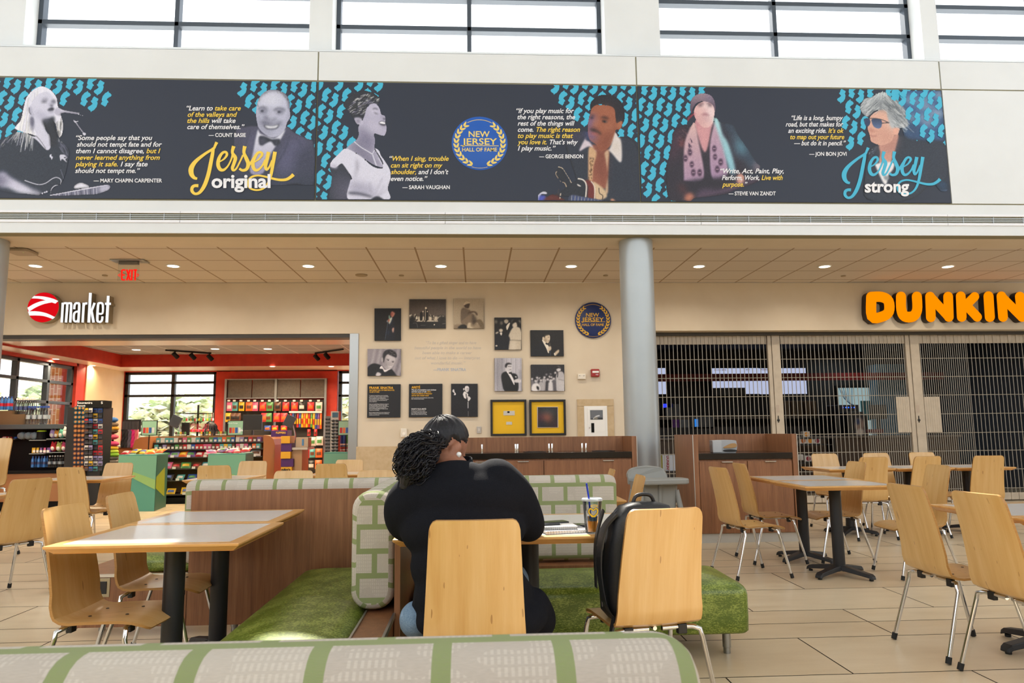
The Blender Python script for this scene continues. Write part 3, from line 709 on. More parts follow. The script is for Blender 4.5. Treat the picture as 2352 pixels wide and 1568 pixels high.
# ================================================================ printing: lettering, strokes, painted photographs
def plane_pts(U, V, Y):
    """sight lines of many survey points met with the wall plane Y (arrays)"""
    d = np.stack([(U-1176)/FPX, (V-784)/FPX, np.ones_like(U)], -1) @ CM
    d = d*(Y/d[..., 1:2]); d[..., 2] += HC
    return d
_tc = bpy.data.curves.new('lettering', 'FONT'); _to = bpy.data.objects.new('lettering', _tc); COL.objects.link(_to)
def _textmesh(segs, shear, bold, space=1.):
    _tc.body = ''.join(s for s, _ in segs); _tc.shear = shear; _tc.offset = bold; _tc.space_character = space; _tc.resolution_u = 3
    _tc.materials.clear()
    for _ in range(3): _tc.materials.append(None)
    i = 0
    for s, m in segs:
        for _c in s: _tc.body_format[i].material_index = m; i += 1
    bpy.context.view_layer.update()
    me = _to.evaluated_get(bpy.context.evaluated_depsgraph_get()).to_mesh()
    n = len(me.vertices); co = np.empty(n*3, 'f'); me.vertices.foreach_get('co', co); co = co.reshape(-1, 3)
    fs = [(tuple(p.vertices), p.material_index) for p in me.polygons]; _to.evaluated_get(bpy.context.evaluated_depsgraph_get()).to_mesh_clear()
    return co, fs
_cap = [.0]
def lettering(name, parent, Y, lines, mats, px=True, fn=None, label=None):
    """lines: (segments, x0, x1, baseline, cap height, shear, bold); in survey points on plane Y, or through fn(u, v)"""
    if not _cap[0]:
        c, _ = _textmesh([('H', 0)], 0, 0); _cap[0] = float(c[:, 1].max())
    mb = MB()
    for m in mats: mb.use(m)
    for segs, x0, x1, yb, cap, shear, bold in lines:
        if isinstance(segs, str): segs = [(segs, 0)]
        co, fs = _textmesh(segs, shear, bold)
        a, b = co[:, 0].min(), co[:, 0].max()
        U = x0+(co[:, 0]-a)/(b-a)*(x1-x0); V = yb-co[:, 1]/_cap[0]*cap
        P = fn(U, V) if fn else plane_pts(U, V, Y)
        o = len(mb.v); mb.v += [tuple(map(float, p)) for p in P]
        for f, mi in fs: mb.f.append([o+k for k in f]); mb.m.append(mi)
    o = mb.build(name, None, parent, world=True)
    if label: o['label'] = label
    return o
def strokes(name, parent, Y, paths, m, fn=lambda x, y: (x, y), depth=0., rnd=True, sm=5, side=None, label=None):
    """brush strokes: [(x, y, width), ...] per path, drawn on plane Y, with a body of the given depth behind the face"""
    mb = MB(); Z0 = 0
    for path in paths:
        P = spline(path, sm) if len(path) > 2 and sm else path
        P = np.array(P, float); q = np.array([fn(x, y) for x, y, _ in P]); w = P[:, 2]/2*(abs(fn(1, 0)[0]-fn(0, 0)[0]))
        d = np.gradient(q, axis=0); d /= np.linalg.norm(d, axis=1)[:, None]+1e-9; n = np.stack([-d[:, 1], d[:, 0]], 1)
        L, Rr = q+n*w[:, None], q-n*w[:, None]
        polys = []
        for i in range(len(q)-1): polys.append([L[i], L[i+1], Rr[i+1], Rr[i]])
        if rnd:
            ends = range(len(q)) if sm == 0 else (0, len(q)-1)
            for i in ends: polys.append([q[i]+w[i]*np.array([math.cos(t), math.sin(t)]) for t in np.linspace(0, 2*math.pi, 25)[:-1]])
        for pl in polys:
            A = np.array(pl); Z0 += 1; F = plane_pts(A[:, 0], A[:, 1], Y-1.2e-5*Z0); k = len(F)
            if np.cross(F[1]-F[0], F[2]-F[0])[1] > 0: F = F[::-1]
            mb.use(m); mb.add([tuple(p) for p in F], [tuple(range(k))])
            if depth:
                mb.use(side or m); B = F+np.array([0, depth, 0]); B2 = F+np.array([0, .0005, 0])
                mb.add([tuple(p) for p in B2]+[tuple(p) for p in B], [(i, i+k, (i+1) % k+k, (i+1) % k) for i in range(k)])
    o = mb.build(name, None, parent, world=True)
    if label: o['label'] = label
    return o
class Paint:
    """a soft brush on a small raster; the finished picture becomes a flat printed sheet of coloured cells"""
    def __init__(s, u0, v0, u1, v1, cell=1.2, o=(0, 0), k=1., bg=None, seed=1):
        s.u0, s.v0, s.c, s.o, s.k = u0, v0, cell, o, k
        s.nx = int((u1-u0)/cell)+2; s.ny = int((v1-v0)/cell)+2
        s.cx = (u1-u0)/(s.nx-1); s.cy = (v1-v0)/(s.ny-1)
        s.im = np.zeros((s.ny, s.nx, 3)); s.mk = np.zeros((s.ny, s.nx)); s.r = np.random.RandomState(seed)
        if bg is not None: s.im[:] = s.col(bg); s.mk[:] = 1
    def col(s, c):
        if isinstance(c, (int, float)): return np.array([c, c, c])/255.
        if isinstance(c, str): c = c.lstrip('#'); return np.array([int(c[i:i+2], 16) for i in (0, 2, 4)])/255.
        return np.array(c)/255.
    def T(s, pts): return [((s.o[0]+x/s.k-s.u0)/s.cx, (s.o[1]+y/s.k-s.v0)/s.cy) for x, y in pts]
    def blur(s, a, r):
        r = int(round(r))
        if r < 1: return a
        for _ in range(2):
            for ax in (0, 1):
                p = np.pad(a, [(r+1, r) if i == ax else (0, 0) for i in (0, 1)], mode='edge'); c = np.cumsum(p, ax)
                n = a.shape[ax]; a = (np.take(c, range(2*r+1, n+2*r+1), ax)-np.take(c, range(0, n), ax))/(2*r+1)
        return a
    def cover(s, P):
        P = np.array(P); m = np.zeros((s.ny, s.nx)); X = np.arange(s.nx)
        y0, y1 = max(0, int(P[:, 1].min())-1), min(s.ny-1, int(P[:, 1].max())+2); A, B = P, np.roll(P, -1, 0)
        for j in range(y0, y1+1):
            for sub in (-.33, 0, .33):
                y = j+sub; c = (A[:, 1] <= y) != (B[:, 1] <= y)
                if not c.any(): continue
                xs = np.sort(A[c, 0]+(y-A[c, 1])/(B[c, 1]-A[c, 1])*(B[c, 0]-A[c, 0]))
                for a, b in zip(xs[::2], xs[1::2]): m[j] += np.clip(np.minimum(b, X+.5)-np.maximum(a, X-.5), 0, 1)/3
        return m
    def lay(s, m, c, soft, op, keep):
        m = np.clip(s.blur(m, soft), 0, 1)
        if isinstance(c, tuple) and len(c) == 2:      # top to bottom blend
            rows = np.where(m.max(1) > .02)[0]
            if len(rows) == 0: return s
            t = np.clip((np.arange(s.ny)-rows[0])/max(1, rows[-1]-rows[0]), 0, 1)[:, None, None]; C = s.col(c[0])*(1-t)+s.col(c[1])*t
        else: C = s.col(c)
        a = (m*op)[:, :, None]
        if keep: a = a*(s.mk > .5)[:, :, None]
        s.im = s.im*(1-a)+C*a
        if not keep: s.mk = np.maximum(s.mk, m*op)
        return s
    def poly(s, pts, c, soft=0, op=1., sm=5, keep=False):
        P = s.T(pts); P = spline(P, sm, True) if sm else P
        return s.lay(s.cover(P), c, soft, op, keep)
    def shade(s, pts, c, soft=3, op=.7, sm=5): return s.poly(pts, c, soft, op, sm, True)
    def ell(s, x, y, rx, ry, c, soft=0, op=1., rot=0, keep=False):
        q = [(x+rx*math.cos(t)*math.cos(R(rot))-ry*math.sin(t)*math.sin(R(rot)), y+rx*math.cos(t)*math.sin(R(rot))+ry*math.sin(t)*math.cos(R(rot))) for t in np.linspace(0, 6.283, 25)[:-1]]
        return s.poly(q, c, soft, op, 0, keep)
    def line(s, pts, w, c, soft=0, op=1., keep=False, sm=5):
        P = spline(s.T(pts), sm) if len(pts) > 2 and sm else s.T(pts); P = np.array(P); w = w/s.k/s.cx/2
        d = np.gradient(P, axis=0); d /= np.linalg.norm(d, axis=1)[:, None]+1e-9; n = np.stack([-d[:, 1], d[:, 0]], 1)*w
        return s.lay(s.cover(np.vstack([P+n, (P-n)[::-1]])), c, soft, op, keep)
    def hair(s, pts, flow, n, ln, cs, w=4, op=.5, keep=True):
        """n strands inside the outline, running along flow(x, y)"""
        P = np.array(pts); lo, hi = P.min(0), P.max(0); k = 0
        for _ in range(n*4):
            x, y = lo+(hi-lo)*s.r.rand(2); ins = False; j = len(P)-1
            for i in range(len(P)):
                if (P[i][1] > y) != (P[j][1] > y) and x < (P[j][0]-P[i][0])*(y-P[i][1])/(P[j][1]-P[i][1])+P[i][0]: ins = not ins
                j = i
            if not ins: continue
            q = [(x, y)]
            for _i in range(3):
                dx, dy = flow(x, y); L = ln*(.5+s.r.rand())/3; x += dx*L+s.r.randn()*2; y += dy*L+s.r.randn()*2; q.append((x, y))
            s.line(q, w*(.5+s.r.rand()), cs[s.r.randint(len(cs))], 0, op, keep); k += 1
            if k >= n: break
        return s
    def grain(s, a): s.im += s.r.randn(s.ny, s.nx, 1)*a/255.; return s
    def emit(s, name, parent, Y, thr=.5, lim=None):
        U, V = np.meshgrid(s.u0+np.arange(s.nx)*s.cx, s.v0+np.arange(s.ny)*s.cy); P = plane_pts(U, V, Y).reshape(-1, 3)
        keep = s.mk > thr
        if lim: X_, Z_ = P[:, 0].reshape(keep.shape), P[:, 2].reshape(keep.shape); keep &= (X_ > lim[0]+.008) & (X_ < lim[1]-.004) & (Z_ > BZ0+.003) & (Z_ < BZ1-.003)
        q = keep[:-1, :-1] & keep[1:, :-1] & keep[:-1, 1:] & keep[1:, 1:]
        J, I = np.where(q); a = J*s.nx+I; F = np.stack([a+s.nx, a+s.nx+1, a+1, a], 1)
        used = np.unique(F); mp = np.zeros(s.nx*s.ny, int); mp[used] = np.arange(len(used))
        iv = np.array(wm(parent).inverted()); Q = P[used] @ iv[:3, :3].T+iv[:3, 3]
        me = bpy.data.meshes.new(name); me.from_pydata(Q.tolist(), [], mp[F].tolist()); me.update()
        c = np.clip(s.im.reshape(-1, 3)[used], 0, 1); c = np.where(c <= .04045, c/12.92, ((c+.055)/1.055)**2.4)
        at = me.color_attributes.new('Col', 'FLOAT_COLOR', 'POINT'); at.data.foreach_set('color', np.hstack([c, np.ones((len(c), 1))]).astype('f').ravel())
        me.materials.append(M_vcol); o = bpy.data.objects.new(name, me); COL.objects.link(o); o.parent = parent
        return o
# ---------------------------------------------------------------- the three banners
BZ0, BZ1 = 3.897, 5.352
SX = [(1205, 222), (1232, 240), (1262, 258), (1256, 280), (1250, 290), (1238, 293), (1250, 299), (1255, 322), (1250, 345), (1245, 370), (1215, 412), (1188, 428), (1175, 443), (1170, 422), (1147, 408), (1130, 386), (1140, 366), (1165, 352), (1192, 326), (1172, 302), (1164, 286), (1180, 275), (1186, 250)]
STATE = [((x-1200)/5.6*.00497, -(y-330)/5.6*.00497) for x, y in SX]
def clip(poly, x0, x1, z0, z1):
    for ax, lim, sg in ((0, x0, 1), (0, x1, -1), (1, z0, 1), (1, z1, -1)):
        out = []
        for i in range(len(poly)):
            a, b = poly[i-1], poly[i]; ia, ib = (a[ax]-lim)*sg >= 0, (b[ax]-lim)*sg >= 0
            if ia != ib:
                t = (lim-a[ax])/(b[ax]-a[ax]); out.append((a[0]+(b[0]-a[0])*t, a[1]+(b[1]-a[1])*t))
            if ib: out.append(b)
        poly = out
        if not poly: break
    return poly
def inside(p, poly):
    x, y = p; c = False; j = len(poly)-1
    for i in range(len(poly)):
        if (poly[i][1] > y) != (poly[j][1] > y) and x < (poly[j][0]-poly[i][0])*(y-poly[i][1])/(poly[j][1]-poly[i][1])+poly[i][0]: c = not c
        j = i
    return c
def pattern(t, regions, anchor, x0, x1, Y):
    mb = MB(); A = atY(*anchor, Y)
    regs = [[tuple(atY(u, v, Y).xz) for u, v in r] for r in regions]
    for r_ in range(-9, 12):
        for c in range(-40, 40):
            for k in (0, 1):
                cx, cz = A.x+.236*c-.057*r_-.095*k, A.z-.203*r_+.064*k
                if not any(inside((cx, cz), r) for r in regs): continue
                s = 1 if k == 0 else -1
                pl = clip([(cx+s*x, cz+s*z) for x, z in STATE], x0+.01, x1-.01, BZ0+.004, BZ1-.002)
                if len(pl) < 3: continue
                tri = geometry.tessellate_polygon([[Vector((a, b, 0)) for a, b in pl]])
                mb.add([(a, Y, b) for a, b in pl], [tuple(f) for f in tri])
    # all faces towards the hall
    for i, f in enumerate(mb.f):
        a, b, c = (Vector(mb.v[k]) for k in f)
        if (b-a).cross(c-a).y > 0: mb.f[i] = f[::-1]
    return mb.build('state_pattern', M_teal, t, world=True)
def emblem(t, cx, cy, r, Y, m_disc, m_gold, text, depth=.0, disc='emblem_disc'):
    c = atY(cx, cy, Y); rr = (atY(cx+r, cy, Y)-c).length
    g = MB(); g.lathe([(rr, 0), (rr, max(depth, .001)), (rr*.995, max(depth, .001)+.001)], (c.x, Y, c.z), 64, 'y'); g.build(disc, m_disc, t, smooth=40, world=True)
    y = Y-max(depth, .001)-.002; g = MB()
    def leaf(x, z, a, L, W):
        pts = [(L*math.cos(q)*.5, W*math.sin(q)*.5*(1-.3*math.cos(q))) for q in np.linspace(0, 6.283, 13)[:-1]]
        g.add([(c.x+x+p*math.cos(a)-q*math.sin(a), y, c.z+z+p*math.sin(a)+q*math.cos(a)) for p, q in pts], [tuple(range(11, -1, -1))])
    for s in (-1, 1):
        for i in range(11):
            th = R(-100+ (s*(22+i*12.2)) if False else 0)
            ang = R(-90)+s*R(24+i*12.0); rad = rr*.84; ta = ang+s*R(90)
            for off, tilt in ((rr*.05, -s*.45), (-rr*.055, s*.45)): leaf((rad+off)*math.cos(ang), (rad+off)*math.sin(ang), ta+tilt, rr*.2, rr*.075)
        for i in range(8):
            pass
    def arc(a0, a1, rad, w, n=24):
        for k in range(n):
            p, q = R(a0+(a1-a0)*k/n), R(a0+(a1-a0)*(k+1)/n)
            g.add([(c.x+ra*math.cos(t_), y, c.z+ra*math.sin(t_)) for ra, t_ in ((rad, p), (rad+w, p), (rad+w, q), (rad, q))], [(0, 3, 2, 1)])
    arc(60, 120, rr*.87, rr*.018); arc(252, 288, rr*.92, rr*.012)
    g.add([(c.x-rr*.68, y, c.z-rr*.105), (c.x+rr*.68, y, c.z-rr*.105), (c.x+rr*.68, y, c.z-rr*.08), (c.x-rr*.68, y, c.z-rr*.08)], [(0, 1, 2, 3)])
    for i, f in enumerate(g.f):
        a, b, d = (Vector(g.v[k]) for k in f[:3])
        if (b-a).cross(d-a).y > 0: g.f[i] = f[::-1]
    g.build('laurel', m_gold, t, world=True)
    lettering('emblem_lettering', t, y, text, [m_gold])
JERSEY = [[(655, 222, 62), (622, 290, 50), (590, 345, 50), (430, 445, 52), (250, 590, 72), (165, 720, 98), (165, 830, 92), (215, 905, 64), (278, 925, 44)],
 [(590, 330, 55), (572, 450, 68), (535, 640, 74), (490, 850, 76), (420, 1050, 76), (330, 1185, 60), (240, 1218, 50), (178, 1165, 62), (182, 1095, 62), (230, 1062, 58), (300, 1062, 62)],
 [(705, 602, 24), (795, 545, 34), (850, 465, 50), (825, 412, 48), (758, 435, 52), (695, 540, 66), (680, 660, 74), (720, 745, 68), (790, 755, 50), (870, 680, 34), (935, 550, 34), (965, 440, 44)],
 [(982, 298, 72), (955, 420, 56), (1012, 520, 72), (990, 620, 66), (957, 720, 62), (978, 766, 44), (1035, 725, 34), (1110, 580, 32), (1160, 470, 36)],
 [(1196, 298, 74), (1178, 420, 58), (1222, 530, 72), (1262, 640, 76), (1230, 740, 62), (1150, 765, 50), (1090, 730, 46)],
 [(1250, 715, 40), (1315, 610, 40), (1370, 520, 40)],
 [(1385, 604, 22), (1475, 540, 34), (1530, 455, 50), (1492, 415, 46), (1430, 445, 52), (1368, 560, 66), (1350, 665, 70), (1385, 750, 62), (1450, 755, 48), (1530, 680, 36), (1590, 560, 40)],
 [(1655, 408, 72), (1622, 560, 68), (1595, 680, 66), (1615, 750, 50), (1665, 705, 38), (1725, 570, 38)],
 [(1778, 406, 72), (1742, 620, 66), (1700, 850, 58), (1640, 1020, 46), (1540, 1120, 38), (1410, 1145, 34), (1295, 1105, 40), (1258, 1010, 44), (1310, 905, 40), (1430, 865, 36), (1560, 880, 36), (1700, 915, 42), (1860, 948, 48), (1990, 942, 54), (2080, 895, 60), (2135, 845, 70)]]
def banner(i, label):
    x0, x1 = ((-5.715, -1.879), (-1.866, 1.972), (1.985, 5.818))[i]
    t = thing('wall_banner', label, 'banner', ((x0+x1)/2, YF, BZ0), 0, 'dark printed banners on the fascia')
    g = MB(); g.box(x0, x1, YF-.004, YF+.011, BZ0, BZ1); g.build('panel', M_navy, t, world=True)
    return t, x0, x1
I, Wt, Ye = .28, 0, 1
def q(lines, off, k, x0, cap=10.6):
    out = []
    for segs, a, b, y, kind in lines:
        sg = segs if isinstance(segs, list) else [(segs, 0)]
        out.append((sg, x0+a/k, x0+b/k, off+y/k, cap if kind == 'q' else 8.4, I if kind == 'q' else 0, .016 if kind == 'q' else .02))
    return out
YB = YF-.0055
B1, ax0, ax1 = banner(0, 'left dark banner with a blonde singer, a man in a bow tie and yellow script')
pattern(B1, [[(-40, 170), (255, 170), (255, 232), (232, 262), (196, 262), (188, 232), (150, 238), (80, 290), (40, 322), (-40, 345)], [(546, 178), (740, 178), (740, 440), (716, 440), (712, 335), (668, 305), (640, 270), (590, 262), (572, 238), (556, 232)]], (214.3, 238.9), ax0, ax1, YB)
B2, bx0, bx1 = banner(1, 'middle dark banner with a singing woman, a round blue emblem and a guitarist')
pattern(B2, [[(720, 182), (892, 182), (880, 226), (800, 262), (818, 330), (790, 352), (772, 380), (765, 422), (748, 470), (720, 470)], [(1262, 186), (1475, 186), (1475, 345), (1428, 320), (1350, 300), (1325, 300), (1328, 265), (1290, 240), (1268, 214)]], (767.5, 230), bx0, bx1, YB)
B3, cx0, cx1 = banner(2, 'right dark banner with two musicians and teal script')
pattern(B3, [[(1460, 196), (1632, 196), (1605, 235), (1578, 292), (1545, 330), (1535, 395), (1556, 470), (1460, 470)], [(1930, 200), (2180, 200), (2185, 335), (2112, 332), (2082, 292), (2072, 240), (2040, 215), (2000, 212), (1990, 240), (1995, 330), (1952, 335), (1932, 255)]], (1491, 251), cx0, cx1, YB)
YL = YF-.0105
lettering('quote_lettering', B1, YL, q([('“Some people say that you', 555, 1112, 513, 'q'), ('should not tempt fate and for', 560, 1183, 561, 'q'), ([('them I cannot disagree, ', 0), ('but I', 1)], 555, 1172, 609, 'q'), ([('never learned anything from', 1)], 553, 1167, 657, 'q'), ([('playing it safe. ', 1), ('I say fate', 0)], 548, 1078, 705, 'q'), ('should not tempt me.”', 548, 1022, 753, 'q'), ('— MARY CHAPIN CARPENTER', 683, 1183, 822, 'n')], 160, 3.178, 0), [M_wht, M_yel])
lettering('quote_lettering', B1, YL, q([([('“Learn to ', 0), ('take care', 1)], 1362, 1758, 297, 'q'), ([('of the valleys and', 1)], 1370, 1732, 343, 'q'), ([('the hills ', 1), ('will take', 0)], 1367, 1720, 388, 'q'), ('care of themselves.”', 1367, 1785, 433, 'q'), ('— COUNT BASIE', 1523, 1794, 490, 'n')], 160, 3.178, 0), [M_wht, M_yel])
lettering('quote_lettering', B2, YL, q([([('“', 0), ('When I sing, trouble', 1)], 540, 962, 647, 'q'), ([('can sit right on my', 1)], 550, 918, 695, 'q'), ([('shoulder, ', 1), ('and I don’t', 0)], 550, 960, 742, 'q'), ('even notice.”', 550, 810, 790, 'q'), ('— SARAH VAUGHAN', 632, 969, 848, 'n')], 160, 3.095, 720), [M_wht, M_yel])
lettering('quote_lettering', B2, YL, q([('“If you play music for', 1442, 1853, 308, 'q'), ('the right reasons, the', 1450, 1860, 352, 'q'), ('rest of the things will', 1452, 1857, 397, 'q'), ([('come. ', 0), ('The right reason', 1)], 1453, 1895, 441, 'q'), ([('to play music is that', 1)], 1453, 1846, 485, 'q'), ([('you love it. ', 1), ('That’s why', 0)], 1450, 1880, 530, 'q'), ('I play music.”', 1453, 1722, 574, 'q'), ('— GEORGE BENSON', 1605, 1917, 629, 'n')], 160, 3.095, 720), [M_wht, M_yel])
lettering('quote_lettering', B3, YL, q([('“Write, Act, Paint, Play,', 533, 913, 620, 'q'), ([('Perform, Work, ', 0), ('Live with', 1)], 543, 907, 660, 'q'), ([('purpose.', 1), ('”', 0)], 545, 696, 700, 'q'), ('— STEVIE VAN ZANDT', 583, 865, 752, 'n')], 160, 2.608, 1450), [M_wht, M_yel])
lettering('quote_lettering', B3, YL, q([('“Life is a long, bumpy', 960, 1268, 302, 'q'), ('road, but that makes for', 925, 1270, 340, 'q'), ([('an exciting ride. ', 0), ('It’s ok', 1)], 940, 1273, 378, 'q'), ([('to map out your future', 1)], 952, 1276, 416, 'q'), ('— but do it in pencil.”', 975, 1285, 453, 'q'), ('— JON BON JOVI', 1066, 1290, 515, 'n')], 160, 2.608, 1450), [M_wht, M_yel])
strokes('script_lettering', B1, YF-.0085, JERSEY, M_yel, lambda x, y: (420+x/8.4, 300+y/8.4), rnd=False, label='yellow script word')
lettering("bold_lettering", B1, YF-.016, [('original', 485.7, 621.4, 430.4, 29.5, 0, .03)], [M_wht])
strokes('script_lettering', B3, YF-.0085, JERSEY, M_teal, lambda x, y: (1933.4+(420+x/8.4-433)*.937, 339.5+(300+y/8.4-327)*.971), rnd=False, label='teal script word')
lettering("bold_lettering", B3, YF-.016, [('strong', 1986.3, 2088, 441, 26.5, 0, .03)], [M_wht])
emblem(B2, 1101.7, 329, 64, YF-.0045, M_blue, mat('emblem_gold', '#ead06c', .5), [('NEW', 1076.4, 1124.8, 314.4, 13, 0, .015), ('JERSEY', 1061.5, 1141.6, 331.9, 14, 0, .015), ('HALL OF FAME', 1061.5, 1141.6, 347.6, 8.4, 0, .015)])
# ---------------------------------------------------------------- portraits printed on the banners
YP2 = YF-.007
LV, MV, DV, SH = '#dcdcee', '#a3a2bd', '#4a4d63', '#252a39'
# blonde singer with microphone and guitar
p = Paint(0, 196, 262, 457, 1.25, (0, 180), 5.6)
p.poly([(0, 860), (60, 770), (210, 690), (400, 730), (620, 900), (720, 760), (790, 800), (880, 900), (890, 1000), (820, 1300), (700, 1400), (560, 1480), (0, 1440), (-30, 1100)], '#232b3a', 0)
p.poly([(500, 105), (590, 110), (680, 170), (735, 260), (745, 340), (790, 480), (815, 600), (800, 720), (760, 765), (735, 700), (700, 560), (600, 480), (450, 560), (480, 735), (400, 720), (290, 690), (185, 640), (260, 540), (295, 400), (330, 260), (400, 165)], '#e2e2f2', 0)
hp = [(500, 105), (590, 110), (480, 190), (390, 300), (400, 500), (470, 720), (290, 690), (190, 640), (295, 400), (340, 240), (420, 150)]
p.hair(hp, lambda x, y: (-.15+(x-350)*.0006, 1), 90, 200, [200, 235, 245, '#b9b8d0'], 9, .5)
p.poly([(440, 250), (520, 190), (620, 175), (690, 260), (705, 320), (690, 350), (690, 420), (700, 490), (640, 520), (560, 540), (590, 660), (640, 740), (655, 870), (600, 920), (480, 800), (400, 740), (470, 735), (410, 560), (380, 400), (400, 330)], '#cfcfe3', 0)
p.poly([(540, 530), (640, 505), (700, 500), (700, 620), (740, 700), (720, 860), (655, 870), (640, 740), (585, 640)], '#20242f', 2)
p.poly([(400, 480), (440, 600), (410, 680), (380, 560)], '#6d6c84', 2, .8)
p.shade([(430, 430), (540, 540), (640, 515), (560, 440)], '#a9a8c2', 5, .7)
p.shade([(540, 290), (600, 285), (595, 305), (540, 308)], '#3a3a4a', 2, .95); p.shade([(530, 265), (600, 252), (625, 268), (560, 275)], '#77768e', 2, .8)
p.shade([(660, 290), (705, 275), (715, 310), (680, 320)], '#4a4a5c', 2, .9)
p.shade([(640, 310), (690, 330), (680, 355), (630, 350)], '#8f8ea8', 3, .8); p.shade([(640, 345), (680, 345), (670, 360)], '#2f2f3d', 1, .9)
p.shade([(610, 405), (660, 372), (695, 385), (690, 410), (640, 420)], '#2c2c3a', 1, .95); p.shade([(620, 425), (690, 420), (680, 440), (640, 440)], '#8d8ca4', 2, .8)
p.shade([(370, 370), (405, 380), (410, 450), (440, 470), (400, 475), (375, 430)], '#8a89a2', 2, .7); p.line([(375, 375), (378, 430), (400, 465)], 10, '#333442', 0, .7)
p.poly([(395, 510), (425, 500), (440, 560), (420, 610), (400, 590)], '#63637a', 1, .9)
p.hair([(700, 540), (790, 490), (810, 620), (790, 740), (740, 700)], lambda x, y: (.05, 1), 40, 90, [60, 120, 230, 240], 8, .5)
p.poly([(700, 400), (760, 375), (830, 405), (1000, 435), (1030, 440), (1000, 465), (830, 445), (760, 470), (710, 460)], '#c9c8dc', 1); p.shade([(790, 440), (1000, 455), (980, 475), (760, 470)], '#5b5b70', 2, .9); p.ell(740, 425, 38, 45, '#b7b6cc', 1)
p.line([(1000, 460), (1070, 480)], 12, '#d8d8e8'); p.line([(800, 480), (885, 490)], 6, 200, 0, .7)
p.line([(940, 530), (985, 580), (1080, 710)], 26, '#c4c4d8', 1); p.line([(950, 560), (1010, 550)], 16, '#d8d8e8'); p.ell(1085, 715, 24, 22, '#d5d5e5'); p.line([(1000, 590), (1075, 690)], 8, '#3b3b4c')
p.line([(460, 735), (520, 800), (590, 905)], 6, '#32323f', 0, .9); p.line([(645, 780), (655, 870)], 5, '#32323f', 0, .9)
p.poly([(640, 985), (660, 975), (662, 1000), (680, 1010), (665, 1045), (655, 1020), (640, 1010)], '#d8d8ea', 0); p.poly([(770, 985), (840, 985), (862, 1020), (840, 1040), (860, 1080), (800, 1035), (780, 1060)], '#cdcde0', 0); p.ell(835, 1018, 14, 8, '#2a3040')
p.hair([(60, 770), (210, 690), (300, 720), (120, 800), (10, 880)], lambda x, y: (-.6, .8), 30, 60, [140, 180, '#8886a0'], 8, .6)
p.hair([(740, 780), (800, 800), (880, 920), (860, 980), (740, 900)], lambda x, y: (.5, .9), 30, 70, ['#6f6e88', '#3f4256', '#8d8ca6'], 8, .5)
p.poly([(0, 1215), (60, 1205), (110, 1250), (190, 1300), (400, 1410), (480, 1440), (540, 1490), (480, 1505), (250, 1470), (110, 1410), (0, 1380)], ('#a9a7c4', '#dfdff0'), 3); p.shade([(0, 1260), (70, 1270), (80, 1370), (-10, 1380)], '#4d4b66', 8, .8)
p.shade([(400, 1400), (560, 1420), (560, 1500), (430, 1480)], '#2b2f40', 8, .6)
p.line([(315, 1310), (430, 1350), (510, 1365), (590, 1345), (680, 1285), (740, 1275), (785, 1310), (770, 1375), (710, 1378), (665, 1420), (650, 1495)], 9, '#dcdcec')
p.poly([(640, 1500), (1090, 1410), (1380, 1365), (1420, 1400), (1390, 1440), (1250, 1490), (1100, 1500), (700, 1515)], '#6f7088', 1); p.line([(640, 1502), (1100, 1420), (1390, 1368)], 14, '#d5d5e6')
for i in range(16): x = 680+40*i; p.line([(x, 1490-.17*(x-680)+10), (x+6, 1512-.04*(x-680))], 7, '#d9d9ea' if i % 3 else '#262a38', 0, .9)
p.poly([(945, 1420), (960, 1370), (1030, 1335), (1080, 1345), (1170, 1395), (1050, 1415)], '#e3e3f3', 2); p.poly([(1280, 1390), (1400, 1370), (1430, 1400), (1385, 1445), (1290, 1470)], '#c9c9de', 3, .8)
for x in (545, 575, 600): p.ell(x, 1480-.4*(x-545), 12, 13, '#d0d0e2', 0)
p.line([(780, 1170), (825, 1310)], 6, '#9a9ab4', 0, .7)
p.grain(5).emit('portrait_print', B1, YP2, lim=(ax0, ax1))
# man with moustache and bow tie
p = Paint(538, 206, 724, 425, 1.25, (520, 190), 5.7)
p.poly([(110, 640), (240, 570), (400, 560), (560, 640), (800, 570), (880, 640), (1060, 730), (1150, 800), (1150, 1330), (900, 1330), (100, 1330)], ('#48485f', '#2d3448'), 2)
p.shade([(640, 1100), (900, 700), (1050, 760), (940, 1000), (760, 1250)], '#66658a', 14, .8); p.shade([(880, 900), (1100, 870), (1140, 1200), (980, 1150)], '#3a3d55', 10, .8); p.shade([(250, 820), (330, 640), (390, 690), (330, 900), (230, 1000)], '#5d5c7c', 8, .8)
for a in ([(830, 700), (760, 900), (640, 1090)], [(320, 620), (270, 760), (240, 860)]): p.line(a, 7, '#2a2f40', 1, .9, True)
for a in ([(970, 980), (1040, 930), (1130, 900)], [(950, 1060), (1050, 1010), (1140, 980)], [(900, 700), (960, 780), (980, 840)]): p.line(a, 9, '#23283a', 2, .8, True)
p.poly([(415, 610), (440, 660), (540, 700), (640, 720), (770, 610), (700, 760), (600, 900), (480, 1180), (310, 1170), (360, 850), (390, 700)], ('#e3e6f2', '#8f8cb0'), 1)
p.poly([(385, 420), (395, 300), (430, 190), (520, 105), (640, 95), (760, 140), (820, 230), (835, 370), (835, 460), (800, 520), (770, 600), (700, 680), (600, 715), (500, 670), (430, 600), (400, 530)], '#b9bbd2', 0)
hp = [(400, 300), (420, 200), (500, 110), (640, 88), (770, 130), (830, 230), (840, 360), (815, 340), (790, 220), (700, 130), (600, 115), (500, 150), (430, 220)]
p.poly(hp, '#4d4f63', 2, .85); p.hair(hp, lambda x, y: (.3, .9), 50, 30, [40, 80, 170], 6, .6)
p.shade([(470, 180), (600, 130), (720, 180), (740, 270), (600, 300), (460, 280)], '#d9dcec', 10, .85)
